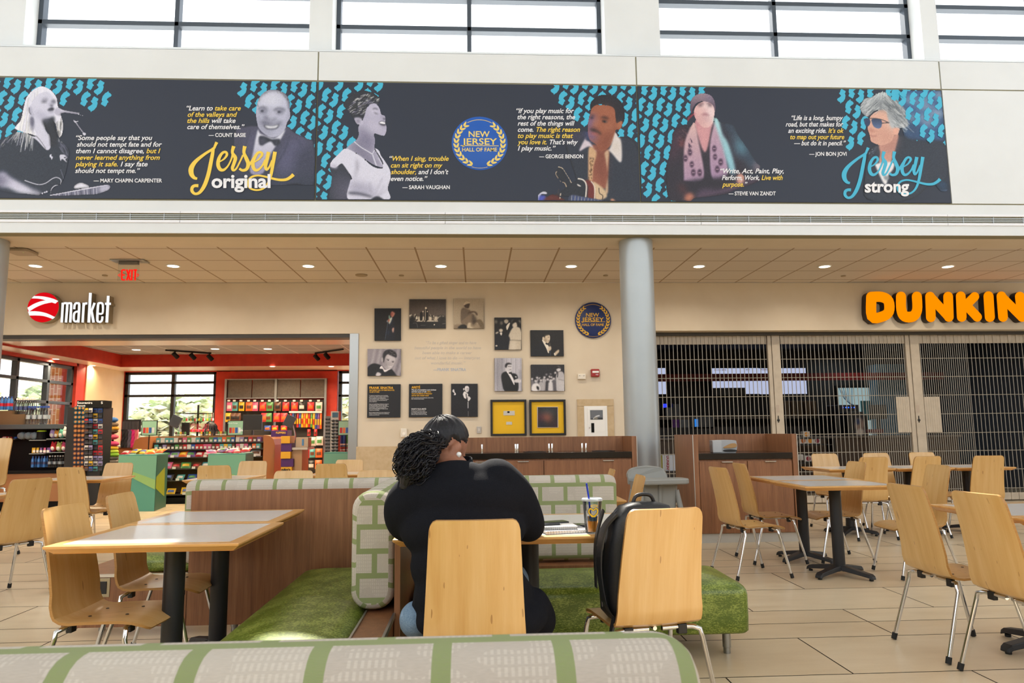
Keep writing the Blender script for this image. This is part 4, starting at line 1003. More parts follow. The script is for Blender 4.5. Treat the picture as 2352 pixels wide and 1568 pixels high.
p.shade([(390, 430), (430, 560), (520, 670), (600, 700), (560, 640), (470, 540), (430, 420)], '#55576f', 8, .75); p.shade([(780, 470), (760, 600), (660, 690), (700, 600), (740, 520)], '#8688a3', 7, .7)
p.shade([(530, 330), (560, 330), (575, 440), (530, 470), (540, 400)], '#7d7f9b', 5, .7)
for pts in ([(420, 330), (480, 312), (530, 330), (525, 345), (470, 332), (425, 348)], [(620, 350), (690, 325), (760, 345), (765, 365), (690, 342), (630, 366)]): p.shade(pts, '#383a4d', 2, .9)
for pts in ([(430, 375), (480, 350), (540, 370), (490, 392)], [(640, 385), (690, 362), (755, 380), (700, 400)]): p.shade(pts, '#484a5e', 2, .85)
p.ell(468, 371, 16, 11, '#1d202c', 1); p.ell(688, 381, 16, 11, '#1d202c', 1); p.ell(500, 372, 10, 6, '#d5d6e6', 1); p.ell(660, 383, 10, 6, '#d5d6e6', 1); p.line([(430, 400), (480, 412), (530, 400)], 7, '#6d6f8a', 1, .7); p.line([(640, 408), (700, 422), (750, 405)], 7, '#6d6f8a', 1, .7)
p.shade([(490, 460), (520, 430), (580, 480), (640, 460), (660, 480), (600, 500), (540, 490)], '#4b4d63', 3, .85); p.shade([(545, 400), (580, 400), (600, 460), (560, 475)], '#d0d2e4', 5, .8)
p.shade([(455, 520), (480, 500), (560, 520), (640, 530), (715, 505), (710, 540), (600, 552), (500, 548)], '#4a4c60', 3, .9)
p.shade([(490, 555), (600, 562), (690, 545), (660, 600), (580, 615), (520, 600)], '#2a2c3a', 1, .9); p.shade([(505, 560), (600, 566), (680, 552), (650, 590), (580, 600), (530, 590)], '#e8eaf4', 1, .95); p.shade([(530, 600), (600, 612), (650, 595), (600, 640)], '#8f91aa', 3, .7)
p.shade([(800, 400), (838, 370), (830, 500), (800, 520)], '#9a9cb5', 3, .8)
p.poly([(430, 705), (500, 700), (570, 730), (600, 740), (690, 735), (705, 760), (690, 810), (635, 825), (585, 770), (520, 790), (470, 820), (430, 800)], '#262a38', 1); p.shade([(450, 740), (500, 740), (490, 800), (450, 800)], '#6d6b86', 4, .7); p.line([(665, 745), (645, 815)], 6, '#6d6b86', 1, .8)
p.grain(5).emit('portrait_print', B1, YP2, lim=(ax0, ax1))
# woman singing with head thrown back
p = Paint(755, 208, 897, 461, 1.2, (730, 190), 5.7)
p.poly([(150, 1090), (250, 1060), (330, 1060), (440, 1270), (420, 1530), (160, 1540), (180, 1240)], '#262b38', 0); p.shade([(240, 1180), (420, 1290), (410, 1530), (240, 1530)], '#6b6780', 16, .8)
p.poly([(400, 370), (330, 300), (380, 200), (500, 120), (640, 105), (760, 150), (820, 230), (760, 300), (650, 300), (640, 460), (470, 470)], '#252833', 1)
hp = [(380, 380), (420, 270), (520, 180), (640, 150), (800, 220), (760, 260), (640, 290), (600, 420), (460, 430)]
p.hair(hp, lambda x, y: (.8, -.45), 120, 50, [40, 90, 170, 220, '#8f8ba6'], 9, .65)
p.poly([(640, 330), (690, 280), (760, 275), (810, 330), (835, 410), (880, 430), (888, 480), (885, 520), (905, 590), (880, 690), (820, 690), (740, 670), (755, 760), (745, 860), (800, 960), (850, 1060), (835, 1110), (700, 1060), (500, 920), (370, 860), (520, 720), (530, 570), (600, 460)], '#b2afc8', 0)
p.shade([(530, 580), (600, 600), (740, 680), (755, 800), (720, 920), (600, 880), (400, 850), (520, 720)], '#6f6c87', 9, .8); p.shade([(420, 840), (600, 900), (830, 1090), (700, 1060), (520, 940)], '#4c4a62', 8, .75)
p.shade([(690, 330), (780, 310), (800, 380), (700, 400)], '#d8d5e8', 7, .8); p.shade([(640, 540), (760, 560), (850, 640), (800, 640), (700, 620)], '#d2cfe3', 9, .8)
p.line([(720, 345), (750, 335), (785, 350)], 12, '#3c3b4d', 1, .9, True); p.line([(740, 390), (770, 405), (785, 408)], 8, '#2c2b3a', 1, .9, True)
p.shade([(820, 460), (850, 430), (885, 440), (880, 480), (850, 470)], '#8b88a2', 3, .7); p.shade([(855, 465), (880, 465), (875, 490)], '#2c2b3a', 1, .9)
p.shade([(800, 525), (840, 505), (885, 520), (885, 560), (840, 560)], '#20202c', 1, .95); p.shade([(805, 522), (840, 508), (880, 522), (878, 540), (830, 535)], '#f2f2fa', 0, 1); p.shade([(830, 545), (875, 560), (890, 600), (860, 590)], '#9c99b2', 3, .8)
p.poly([(480, 460), (540, 455), (580, 480), (590, 540), (520, 550), (480, 500)], '#c3c0d6', 1); p.shade([(500, 480), (545, 475), (550, 520), (520, 525)], '#5c5970', 3, .8)
p.poly([(370, 860), (280, 920), (180, 1020), (160, 1090), (230, 1110), (300, 1060), (340, 1080), (440, 1240), (420, 1300), (415, 1540), (920, 1540), (920, 1380), (960, 1230), (940, 1120), (880, 1020), (830, 950), (800, 880), (745, 860), (840, 1020), (850, 1080), (835, 1120), (720, 1090), (560, 960)], '#d7d7ea', 0)
p.shade([(430, 1300), (560, 1320), (720, 1380), (740, 1480), (600, 1450), (430, 1440)], '#8684a0', 9, .7); p.shade([(500, 990), (525, 1100), (470, 1270), (510, 1110)], '#44435a', 3, .9); p.shade([(415, 1430), (560, 1440), (700, 1480), (700, 1500), (540, 1465), (415, 1455)], '#2f3040', 2, .85)
for a in ([(850, 1240), (790, 1370), (740, 1480)], [(940, 1290), (900, 1400), (780, 1490)], [(680, 1300), (690, 1400), (730, 1480)], [(870, 1330), (830, 1420), (760, 1490)]): p.line(a, 8, '#77758f', 2, .7, True)
p.shade([(700, 1540), (740, 1495), (800, 1490), (860, 1540)], '#20242f', 1, 1); p.poly([(160, 1080), (230, 1075), (260, 1100), (240, 1120), (180, 1110)], '#bdbbd2', 2)
p.line([(470, 765), (560, 840), (660, 900), (715, 935)], 9, '#e9e9f5'); p.line([(715, 935), (740, 880)], 8, '#e0e0ee'); p.line([(718, 940), (740, 1010), (770, 1090)], 16, '#cfcfe2', 0); p.line([(790, 980), (840, 1070)], 8, '#d6d6e8')
p.grain(5).emit('portrait_print', B2, YP2, lim=(bx0, bx1))
# man in dark jacket with guitar
p = Paint(1236, 214, 1466, 462, 1.25, (1220, 190), 5.6)
p.poly([(420, 650), (720, 620), (860, 800), (1150, 690), (1370, 830), (1370, 1530), (700, 1530), (560, 1180), (500, 1000), (420, 760)], '#252c3b', 2); p.shade([(430, 650), (720, 625), (700, 700), (500, 760)], '#3d3752', 8, .8)
p.poly([(840, 800), (930, 870), (1000, 880), (980, 1300), (920, 1360), (790, 1300), (740, 1180), (760, 840)], '#8f5340', 1); p.shade([(850, 860), (940, 900), (940, 1200), (900, 1340), (860, 1150)], '#6b3427', 10, .8); p.shade([(800, 1200), (900, 1330), (790, 1290)], '#b06a4e', 8, .6)
p.poly([(760, 350), (760, 260), (830, 180), (930, 150), (1060, 165), (1160, 240), (1205, 350), (1205, 470), (1170, 540), (1090, 530), (1060, 330), (900, 280), (820, 300)], '#17151f', 1); p.hair([(770, 330), (840, 190), (980, 155), (1130, 210), (1195, 350), (1190, 480), (1100, 480), (1080, 320), (900, 270)], lambda x, y: (.5, .5), 80, 14, ['#2e2a3c', '#0f0e15', '#3a3446'], 7, .6)
p.poly([(755, 400), (780, 330), (850, 285), (1000, 295), (1070, 340), (1085, 440), (1100, 520), (1160, 490), (1175, 530), (1150, 600), (1090, 610), (1080, 690), (1000, 830), (900, 880), (830, 790), (760, 740), (730, 650), (730, 500)], '#97573d', 0)
p.shade([(1000, 560), (1090, 560), (1080, 690), (990, 830), (900, 860), (860, 770), (960, 700)], '#6a3526', 10, .75); p.shade([(860, 310), (1000, 310), (1040, 380), (900, 400)], '#a9654a', 10, .6); p.shade([(960, 540), (1040, 520), (1030, 600), (960, 620)], '#c07f5c', 8, .8)
p.shade([(735, 470), (790, 420), (820, 440), (790, 560), (740, 600), (725, 540)], '#4d58c4', 7, .8); p.shade([(730, 610), (800, 630), (830, 740), (770, 740), (740, 690)], '#5560c8', 7, .75)
p.shade([(900, 440), (960, 435), (1005, 470), (960, 465), (905, 455)], '#2a1512', 2, .95); p.shade([(765, 420), (800, 415), (815, 435), (770, 432)], '#231a2c', 2, .9)
p.shade([(905, 490), (940, 480), (985, 505), (940, 515)], '#2a1512', 1, .9); p.ell(945, 500, 12, 10, '#0c0808', 0); p.ell(966, 503, 8, 6, '#d9c9c0', 1, .8); p.shade([(760, 445), (790, 440), (800, 460), (770, 462)], '#1c1530', 1, .9)
p.shade([(810, 470), (850, 480), (870, 560), (830, 580), (790, 570)], '#b26d4d', 5, .8); p.shade([(780, 570), (830, 580), (860, 570), (850, 595), (800, 595)], '#4a2219', 3, .85)
p.shade([(760, 590), (820, 600), (890, 640), (890, 670), (850, 640), (780, 620)], '#1d1010', 2, .95); p.shade([(770, 640), (830, 650), (870, 665), (820, 672), (780, 662)], '#b15a4e', 2, .85); p.shade([(1110, 510), (1160, 500), (1160, 560), (1120, 590)], '#b0704f', 3, .8)
p.poly([(760, 770), (700, 730), (720, 680), (670, 760), (620, 880), (740, 820), (830, 870), (835, 900), (850, 930), (820, 870)], '#cfc3cf', 1); p.poly([(745, 830), (840, 900), (800, 1080), (785, 1260), (740, 1250), (735, 1100)], '#c9a27c', 1); p.hair([(750, 950), (800, 960), (770, 1250), (735, 1240)], lambda x, y: (.1, .9), 40, 24, ['#54381f', '#8d6a45', '#2f2018'], 9, .7)
p.poly([(1080, 640), (1120, 690), (1160, 770), (1155, 1025), (1010, 880), (950, 910), (1020, 830)], '#d9d2d2', 1); p.shade([(1060, 740), (1120, 760), (1130, 900), (1060, 860)], '#c9bcae', 6, .7); p.poly([(945, 900), (1000, 880), (985, 1090), (990, 1400), (950, 1400), (985, 1200), (960, 1000)], '#c2a184', 1); p.poly([(800, 1270), (920, 1350), (970, 1420), (960, 1480), (830, 1500), (790, 1330)], '#cdb291', 1); p.line([(870, 1350), (880, 1420), (920, 1450), (915, 1500)], 9, '#1d1616', 0)
p.poly([(310, 1150), (380, 1080), (500, 1270), (640, 1230), (720, 1280), (760, 1400), (730, 1480), (520, 1470), (300, 1440), (440, 1340), (330, 1200)], '#1d222d', 1)
p.line([(345, 1080), (400, 1095), (450, 1170), (520, 1285)], 14, '#d8c6ae'); p.line([(330, 1140), (315, 1180), (380, 1270), (430, 1290), (455, 1340)], 11, '#cbb49a'); p.poly([(690, 1255), (770, 1265), (810, 1340), (815, 1490), (730, 1480), (730, 1340)], '#6a2420', 1); p.line([(600, 1232), (670, 1250), (710, 1320), (700, 1480)], 16, '#e4dcd4'); p.line([(770, 1265), (815, 1340), (815, 1500)], 12, '#e0d6ca'); p.poly([(590, 1300), (630, 1320), (640, 1335), (605, 1325)], '#d8d2ce', 0)
p.poly([(515, 1440), (700, 1470), (990, 1525), (990, 1540), (510, 1540)], '#3a4058', 0)
for i in range(22): x = 525+21*i; p.line([(x, 1445+.18*(x-525)), (x-8, 1535)], 7, '#b9c2e0' if i % 2 == 0 else '#4a62b8', 0, .85)
p.poly([(80, 1490), (95, 1430), (150, 1395), (205, 1405), (200, 1440), (130, 1440), (100, 1520)], '#d6d6e4', 1); p.poly([(110, 1450), (190, 1450), (210, 1530), (100, 1530)], '#4653b8', 2); p.poly([(190, 1470), (270, 1430), (340, 1450), (440, 1500), (440, 1530), (180, 1530)], '#5a241e', 2); p.line([(340, 1420), (360, 1340)], 26, '#5b5060', 2); p.line([(380, 1420), (370, 1490)], 12, '#d8c9b8'); p.poly([(1020, 1500), (1050, 1490), (1090, 1530), (1040, 1535)], '#c98d6e', 1)
p.grain(5).emit('portrait_print', B2, YP2, lim=(bx0, bx1))
# man with headscarf and scarf
p = Paint(1529, 212, 1752, 464, 1.25, (1465, 200), 5.807)
p.poly([(470, 590), (640, 490), (780, 560), (1000, 470), (1100, 460), (1270, 500), (1330, 620), (1440, 780), (1520, 900), (1590, 1010), (1640, 1060), (1560, 1150), (1400, 1160), (1250, 1400), (800, 1480), (420, 1500), (380, 1050), (400, 980), (450, 720)], '#241e2c', 2)
p.shade([(460, 600), (620, 510), (620, 760), (470, 980), (400, 960)], '#43283a', 10, .9); p.hair([(480, 600), (640, 520), (640, 760), (560, 780)], lambda x, y: (.6, .6), 60, 40, ['#120d14', '#6b4a52', '#3b2833'], 10, .5); p.shade([(550, 740), (620, 700), (600, 800)], '#8f3c3c', 4, .7)
p.shade([(1100, 470), (1270, 510), (1340, 660), (1440, 800), (1500, 900), (1360, 890), (1300, 640)], '#3f7590', 10, .9); p.shade([(1300, 560), (1360, 700), (1440, 830), (1340, 890), (1310, 740)], '#7fc3d8', 10, .75); p.shade([(1450, 930), (1540, 920), (1600, 1020), (1500, 1100)], '#3a6078', 9, .8)
p.poly([(770, 430), (1000, 430), (980, 560), (900, 870), (800, 640)], '#c48d95', 1); p.shade([(800, 500), (900, 560), (900, 860), (820, 660)], '#e0a6a8', 8, .7)
p.poly([(745, 320), (790, 230), (880, 190), (980, 215), (1025, 300), (1020, 400), (990, 490), (930, 540), (860, 530), (800, 470), (760, 410)], '#dcb2b2', 0); p.shade([(900, 210), (1000, 250), (1015, 400), (980, 480), (920, 400), (910, 300)], '#f1e9ee', 8, .85); p.shade([(750, 330), (800, 440), (860, 530), (800, 500), (760, 420)], '#a86d78', 6, .7)
p.poly([(700, 330), (695, 250), (720, 150), (790, 95), (880, 80), (970, 105), (1020, 170), (1040, 270), (1030, 340), (1000, 240), (900, 190), (800, 210), (740, 280), (725, 350)], ('#8d7b8c', '#4c3c4e'), 0); p.shade([(800, 110), (900, 90), (960, 130), (900, 170), (800, 180)], '#ae8f94', 9, .7); p.shade([(900, 130), (980, 130), (1000, 180), (930, 180)], '#5c5f8c', 8, .8)
p.poly([(725, 350), (745, 330), (750, 380), (700, 420), (660, 490), (655, 420), (690, 380)], '#a23a52', 2)
for pts in ([(800, 240), (850, 225), (870, 240), (830, 255)], [(930, 235), (975, 225), (990, 250), (950, 252)]): p.shade(pts, '#3b2a34', 2, .9)
p.line([(790, 228), (840, 212), (880, 225)], 9, '#5c3c44', 1, .8, True); p.line([(920, 222), (980, 214)], 9, '#5c3c44', 1, .8, True)
p.shade([(860, 290), (890, 300), (930, 290), (925, 310), (870, 312)], '#a4606c', 3, .85); p.shade([(880, 235), (915, 240), (910, 295), (880, 290)], '#f4e6e6', 4, .7); p.shade([(845, 375), (880, 350), (930, 355), (945, 385), (890, 370)], '#7a3d48', 2, .9); p.shade([(830, 420), (880, 385), (950, 400), (960, 450), (890, 460)], '#b0808a', 5, .6)
p.poly([(750, 460), (780, 560), (800, 680), (880, 1210), (640, 1250), (615, 1180), (620, 780), (690, 560)], ('#d7b3b0', '#a88bab'), 1); p.poly([(1000, 560), (1050, 460), (1110, 620), (1200, 1180), (1000, 1230), (960, 840)], ('#bfa0b0', '#a488ac'), 1); p.poly([(1040, 400), (1080, 440), (1130, 620), (1210, 760), (1300, 1090), (1260, 1280), (1210, 1080), (1080, 640), (1010, 440)], ('#a8d6dd', '#7fb2c6'), 2)
for x in (690, 760, 830, 1040, 1140): p.line([(x, 620), (x-20, 900), (x-10, 1200)], 9, '#7c5c78', 3, .6, True)
for x, y, r_ in ((695, 870, 36), (635, 950, 36), (720, 1030, 34), (740, 1140, 38), (825, 1140, 38), (1020, 820, 34), (1030, 930, 32), (1105, 1000, 38), (1060, 1095, 38)):
    p.ell(x, y, r_*.8, r_*1.3, '#3d2740', 1, .9, 0, True); p.ell(x-8, y, 7, 8, '#b795aa', 0, .9); p.ell(x+9, y, 7, 8, '#b795aa', 0, .9)
p.hair([(690, 600), (740, 620), (700, 840), (660, 840)], lambda x, y: (.2, .9), 12, 50, ['#3d2740'], 10, .7)
p.poly([(640, 1260), (880, 1220), (1100, 1200), (1250, 1150), (1320, 1200), (1250, 1330), (900, 1380), (600, 1450), (600, 1330)], '#1e1a28', 4); p.poly([(780, 1440), (860, 1350), (1100, 1360), (1250, 1290), (1600, 1180), (1640, 1250), (1300, 1380), (1000, 1450), (790, 1480)], '#4b3a52', 4, .9)
p.line([(790, 1455), (1100, 1390), (1400, 1320)], 6, '#7a6276', 1, .7); p.poly([(1320, 1190), (1370, 1150), (1430, 1190), (1400, 1280), (1330, 1280)], '#e0a898', 2, .9); p.poly([(620, 1470), (650, 1420), (720, 1410), (750, 1470), (720, 1520), (630, 1520)], '#b0705c', 3); p.shade([(540, 1300), (620, 1320), (650, 1420), (600, 1420)], '#71302f', 6, .7)
p.poly([(1540, 1010), (1640, 1010), (1660, 1100), (1580, 1150)], '#9c8a98', 5, .6)
p.grain(6).emit('portrait_print', B3, YP2, lim=(cx0, cx1))
# silver-haired man in sunglasses
p = Paint(1968, 209, 2186, 462, 1.25, (1920, 200), 5.807)
p.poly([(860, 60), (1410, 40), (1460, 560), (1460, 740), (1180, 720), (1000, 700), (900, 640)], '#33598a', 6, .97)
p.im_old = None
for x, y, rx, ry in ((1000, 170, 90, 40), (1180, 160, 70, 40), (1380, 110, 70, 50), (1190, 260, 140, 34), (1040, 410, 70, 40), (1190, 400, 90, 40), (1350, 350, 110, 50), (1230, 480, 120, 30)): p.shade([(x-rx, y), (x, y-ry), (x+rx, y), (x, y+ry)], '#b9c3d2', 6, .8)
p.poly([(940, 480), (1130, 520), (1120, 640), (1020, 700), (960, 690)], '#2b4568', 8, .9); p.poly([(1310, 1190), (1490, 1240), (1520, 1400), (1360, 1390)], '#1d4267', 8, .9)
for a in ([(1340, 1380), (1520, 1384)], [(1450, 1370), (1520, 1390)], [(1360, 1450), (1520, 1475)], [(1355, 1505), (1420, 1490), (1520, 1500)]): p.line(a, 7, '#7f93bf', 1, .8, sm=0)
p.poly([(420, 920), (480, 790), (580, 770), (840, 640), (1000, 700), (1180, 720), (1460, 760), (1490, 1200), (1300, 1260), (1000, 1500), (420, 1500), (380, 1200)], '#252d3c', 2)
p.poly([(575, 770), (650, 750), (830, 610), (800, 800), (770, 900), (720, 1020), (580, 1010), (590, 880)], '#c79486', 1); p.shade([(590, 780), (700, 760), (820, 660), (790, 820), (650, 840)], '#9b6a62', 8, .7)
p.poly([(540, 1020), (760, 1000), (770, 1080), (700, 1180), (680, 1280), (640, 1290), (540, 1080)], '#e9e7ea', 1)
p.poly([(440, 420), (520, 330), (680, 300), (760, 480), (850, 540), (830, 630), (780, 640), (740, 720), (640, 770), (560, 770), (470, 730), (450, 660), (440, 620), (420, 550)], '#d9a896', 0)
p.shade([(520, 560), (760, 600), (760, 700), (640, 765), (540, 760), (600, 680)], '#c08a7a', 10, .7); p.shade([(560, 330), (680, 320), (700, 410), (560, 410)], '#e8bba8', 8, .7); p.shade([(425, 540), (470, 560), (520, 580), (510, 600), (450, 590)], '#a8695c', 3, .8); p.line([(450, 640), (500, 655), (545, 648)], 10, '#8c4f4a', 1, .9, True); p.shade([(460, 670), (540, 690), (520, 710), (470, 700)], '#b47c70', 4, .7); p.line([(540, 560), (580, 640)], 7, '#b07a6c', 2, .7, True)
hp = [(330, 230), (380, 150), (470, 130), (560, 80), (640, 60), (720, 120), (820, 170), (900, 280), (950, 430), (960, 520), (860, 550), (740, 540), (690, 400), (660, 310), (520, 320), (430, 400), (370, 370), (320, 300)]
p.poly(hp, '#a8adb3', 1); p.shade([(520, 230), (640, 200), (800, 230), (920, 400), (930, 470), (820, 380), (680, 290), (540, 270)], '#4a5258', 8, .9); p.shade([(700, 460), (800, 500), (940, 510), (860, 550), (740, 540)], '#d9dadc', 6, .7)
p.hair(hp, lambda x, y: (.75, .65) if x > 600 else (-.6, .55), 170, 110, ['#e1e4e6', '#c8cdd2', '#5b636a', '#8d949a', '#32393f'], 8, .5); p.hair([(470, 140), (560, 80), (640, 55), (720, 110), (640, 160), (500, 190)], lambda x, y: (.3, -.9), 40, 80, ['#d8dfe2', '#b9c8ca'], 7, .6, False)
p.poly([(770, 545), (840, 550), (830, 600), (780, 630), (762, 590)], '#e2ab98', 1)
p.poly([(372, 425), (420, 415), (460, 440), (450, 500), (410, 530), (380, 490)], '#283a5e', 0); p.poly([(475, 430), (560, 425), (612, 450), (605, 530), (560, 552), (500, 520)], ('#2b3a5a', '#5a6f9a'), 0); p.line([(372, 420), (480, 415), (600, 430), (710, 478)], 9, '#20242e', 0); p.line([(455, 440), (480, 470)], 7, '#c9b09a', 0); p.line([(610, 480), (710, 475)], 11, '#2a2e38', 0)
p.poly([(640, 1190), (690, 1185), (710, 1220), (680, 1240), (650, 1230)], '#8f98a0', 1); p.line([(545, 780), (510, 860)], 5, '#b9c4d4', 1, .7); p.hair([(420, 850), (500, 820), (490, 900), (430, 940)], lambda x, y: (.7, -.4), 14, 20, ['#b9c4d4', '#6f7a8c'], 6, .7)
p.grain(5); o = p.emit('portrait_print', B3, YP2, lim=(cx0, cx1))
# the outline pattern over the sky behind him
mb = MB()
for x, y, s in ((785, 95, -1), (890, 165, 1), (1030, 150, -1), (1130, 210, 1), (1270, 145, -1), (1375, 215, 1), (975, 350, -1), (1075, 430, 1), (1220, 365, -1), (1320, 440, 1), (1165, 585, -1), (1265, 655, 1), (1405, 585, -1), (900, 50, 1), (1175, 60, 1)):
    mb_y = YF-.0078-len(mb.f)*2e-5; c = atY(1920+x/5.807, 200+y/5.807, YF-.0078); pl = clip([(c.x+s*a*.97, c.z+s*b*.97) for a, b in STATE], cx0+.01, cx1-.01, BZ0, BZ1-.002)
    if len(pl) > 2:
        for f in geometry.tessellate_polygon([[Vector((a, b, 0)) for a, b in pl]]):
            P = [Vector((pl[k][0], mb_y, pl[k][1])) for k in f]
            if (P[1]-P[0]).cross(P[2]-P[0]).y > 0: P = P[::-1]
            mb.quad(*P)
mb.build('state_pattern', M_teal, B3, world=True)
# ================================================================ things on the back wall and the signs
YB2 = YW
def panel_on_wall(name, label, cat, u0, v0, u1, v1, m, depth=.03, group=None):
    a, b = atY(u0, v1, YW-depth), atY(u1, v0, YW-depth)
    t = thing(name, label, cat, ((a.x+b.x)/2, YW, a.z), 0, group)
    g = MB(); g.box(a.x, b.x, YW-depth, YW+.002, a.z, b.z); g.build('panel', m, t, world=True)
    return t, YW-depth
def photo(label, u0, v0, u1, v1, bg, o, k, paint, depth=.03):
    t, Y = panel_on_wall('wall_photo', label, 'photo', u0, v0, u1, v1, mat('photo_panel_edge', '#1b1b20', .5), depth, 'mounted photos on the beige wall')
    p = Paint(u0, v0, u1, v1, .8, o, k, bg); paint(p); p.grain(6).emit('photo_print', t, Y-.0012)
    return t
def A(p):
    p.poly([(340, 560), (350, 480), (420, 400), (450, 440), (470, 620), (460, 840), (310, 840)], '#131826', 2); p.poly([(390, 330), (410, 290), (450, 285), (472, 320), (455, 370), (420, 400), (395, 370)], '#c88b7c', 1); p.shade([(390, 330), (420, 300), (430, 350), (400, 380)], '#8d3d38', 2, .8); p.poly([(415, 280), (440, 265), (470, 290), (474, 320), (440, 295)], '#2b1714', 1)
    p.poly([(350, 460), (400, 400), (420, 420), (370, 530)], '#d9e2da', 1); p.poly([(355, 370), (372, 365), (378, 430), (360, 440)], '#a7d3c0', 1); p.poly([(335, 460), (360, 425), (375, 460), (350, 490)], '#b86d5a', 1); p.poly([(315, 470), (335, 455), (330, 500)], '#cfd4dc', 1); p.poly([(415, 640), (430, 600), (455, 600), (450, 660), (435, 695)], '#d0a89c', 1)
    p.line([(340, 490), (310, 660), (285, 830)], 6, '#7d8fae', 0, .8); p.line([(350, 650), (335, 730)], 22, '#21426e', 3, .8); p.line([(430, 440), (400, 520), (360, 560)], 6, '#2a4d86', 1, .8)
photo('colour photo of a singer in a spotlight, top left of the wall photos', 860, 708, 921, 782, '#0e0f16', (850, 680), 8.253, A)
def B(p):
    p.poly([(744, 55), (1434, 55), (1434, 350), (744, 350)], ('#332c2a', '#6e625b'), 6, 1, 0)
    for x in range(750, 1434, 17): p.line([(x, 55), (x+4, 340)], 6+(x % 5), ('#2a2422', '#4c423d'), 1, .55)
    p.ell(1060, 210, 130, 100, '#8a7c72', 30, .4); p.poly([(744, 480), (1434, 480), (1434, 610), (744, 610)], '#0e1014', 0, 1, 0); p.poly([(890, 460), (1290, 460), (1300, 480), (880, 480)], '#d8cfc0', 0, 1, 0)
    for i in range(70): p.ell(750+p.r.rand()*680, 345+p.r.rand()*120, 6+p.r.rand()*13, 6+p.r.rand()*18, ['#15130f', '#d8d0c2', '#8d8478', '#221e1a', '#efe8da'][i % 5], 0, .95)
    for x, w in ((1110, 60), (1220, 60), (905, 50), (990, 40)): p.poly([(x, 385), (x+w, 385), (x+w-4, 460), (x+4, 460)], '#d6cdbd', 1, 1, 0)
    p.poly([(1025, 300), (1040, 255), (1080, 250), (1105, 290), (1090, 460), (1030, 460)], '#0e0d0d', 0); p.ell(1058, 225, 17, 22, '#e8dccb'); p.line([(1050, 255), (1048, 460)], 10, '#cfc4b3'); p.ell(1003, 292, 12, 14, '#d9cdbb'); p.ell(1085, 290, 10, 14, '#d9cdbb'); p.poly([(945, 330), (965, 300), (995, 320), (990, 450), (945, 455)], '#0d0c0c', 0)
    p.ell(1360, 440, 60, 70, '#0b0b0d', 3); p.ell(790, 440, 50, 60, '#0b0b0d', 3); p.line([(810, 510), (880, 515), (905, 600)], 7, '#6e6a66', 0); p.line([(955, 550), (1055, 550)], 9, '#4d4a48', 0); p.ell(1218, 540, 13, 12, '#dcd6cb'); p.line([(1370, 525), (1430, 515)], 8, '#8a857d', 0)
photo('wide black and white stage photo with a band, top row of the wall photos', 940, 687, 1024, 754, '#4a413c', (850, 680), 8.253, B)
def C(p):
    p.poly([(85, 450), (200, 440), (560, 490), (560, 510), (85, 510)], '#8a7a66', 2, 1, 0); p.poly([(150, 500), (210, 445), (300, 440), (340, 500)], '#15120f', 1); p.poly([(340, 430), (430, 410), (480, 490), (350, 505)], '#a08f78', 2)
    p.poly([(195, 230), (230, 180), (290, 200), (340, 220), (350, 260), (400, 300), (330, 400), (230, 440), (195, 390)], '#6e5f50', 1); p.poly([(330, 240), (410, 235), (450, 265), (455, 300), (435, 295), (400, 255), (300, 280)], '#5b4a3b', 1); p.poly([(200, 400), (330, 290), (380, 285), (385, 400), (330, 420), (320, 480), (250, 440)], '#83725f', 1); p.poly([(385, 380), (440, 370), (500, 365), (550, 430), (555, 500), (500, 490), (450, 410), (390, 430)], '#75654f', 1); p.shade([(380, 290), (440, 360), (400, 450), (370, 430)], '#3a3027', 3, .8)
    p.poly([(250, 140), (330, 110), (325, 170), (310, 190), (270, 185), (248, 160)], '#4a3a2e', 1); p.poly([(243, 140), (248, 105), (285, 82), (330, 95), (338, 108), (290, 118)], '#cbbda4', 0); p.poly([(290, 480), (310, 420), (345, 420), (350, 470), (390, 500), (300, 500)], '#cbbda6', 1)
photo('sepia photo of a seated man in a cap, top row right of the stage photo', 1042, 686, 1111, 754, '#b0a28c', (1030, 680), 6.816, C)
def D(p):
    for x, y in ((745, 400), (830, 420), (1010, 400), (1115, 400)): p.ell(x, y, 22, 30, '#8f877c', 2, .8)
    p.poly([(730, 660), (760, 590), (860, 580), (960, 600), (960, 838), (726, 838)], '#14161f', 1); p.poly([(840, 480), (880, 430), (950, 410), (1000, 480), (980, 600), (860, 600)], '#0f1014', 1); p.ell(905, 385, 34, 44, '#cfc5b7', 1); p.poly([(865, 380), (880, 345), (940, 345), (946, 380), (905, 362)], '#16130f', 1); p.poly([(905, 470), (955, 415), (960, 440), (920, 530)], '#e8e2d8', 0); p.shade([(880, 380), (930, 380), (910, 420)], '#8f8577', 3, .6)
    p.ell(822, 530, 30, 36, '#d8cec0', 1); p.poly([(788, 520), (800, 485), (850, 490), (855, 520), (820, 508)], '#14110e', 1); p.poly([(805, 575), (840, 572), (828, 615)], '#e9e4dc', 0); p.poly([(736, 575), (770, 555), (785, 570), (750, 590)], '#cfc5b7', 1)
    p.ell(1040, 445, 40, 56, '#d9cfc2', 1); p.poly([(990, 450), (1000, 390), (1050, 370), (1110, 410), (1120, 480), (1085, 470), (1060, 410), (1010, 430)], '#17140f', 1); p.poly([(945, 610), (1000, 500), (1070, 480), (1130, 520), (1138, 690), (980, 690), (960, 650)], '#d3c9b8', 1); p.poly([(960, 690), (1138, 690), (1138, 838), (940, 838)], '#cbc0ae', 1, 1, 0); p.line([(985, 685), (1136, 695)], 12, '#8a7f6e', 1); p.shade([(1000, 700), (1060, 720), (1040, 838), (980, 838)], '#e2d9ca', 5, .7); p.ell(752, 776, 16, 13, '#c9c0b4')
photo('black and white photo of a man, a boy and a girl in pale coat', 1136, 729, 1197, 803, '#1a1a1d', (1030, 680), 6.816, D)
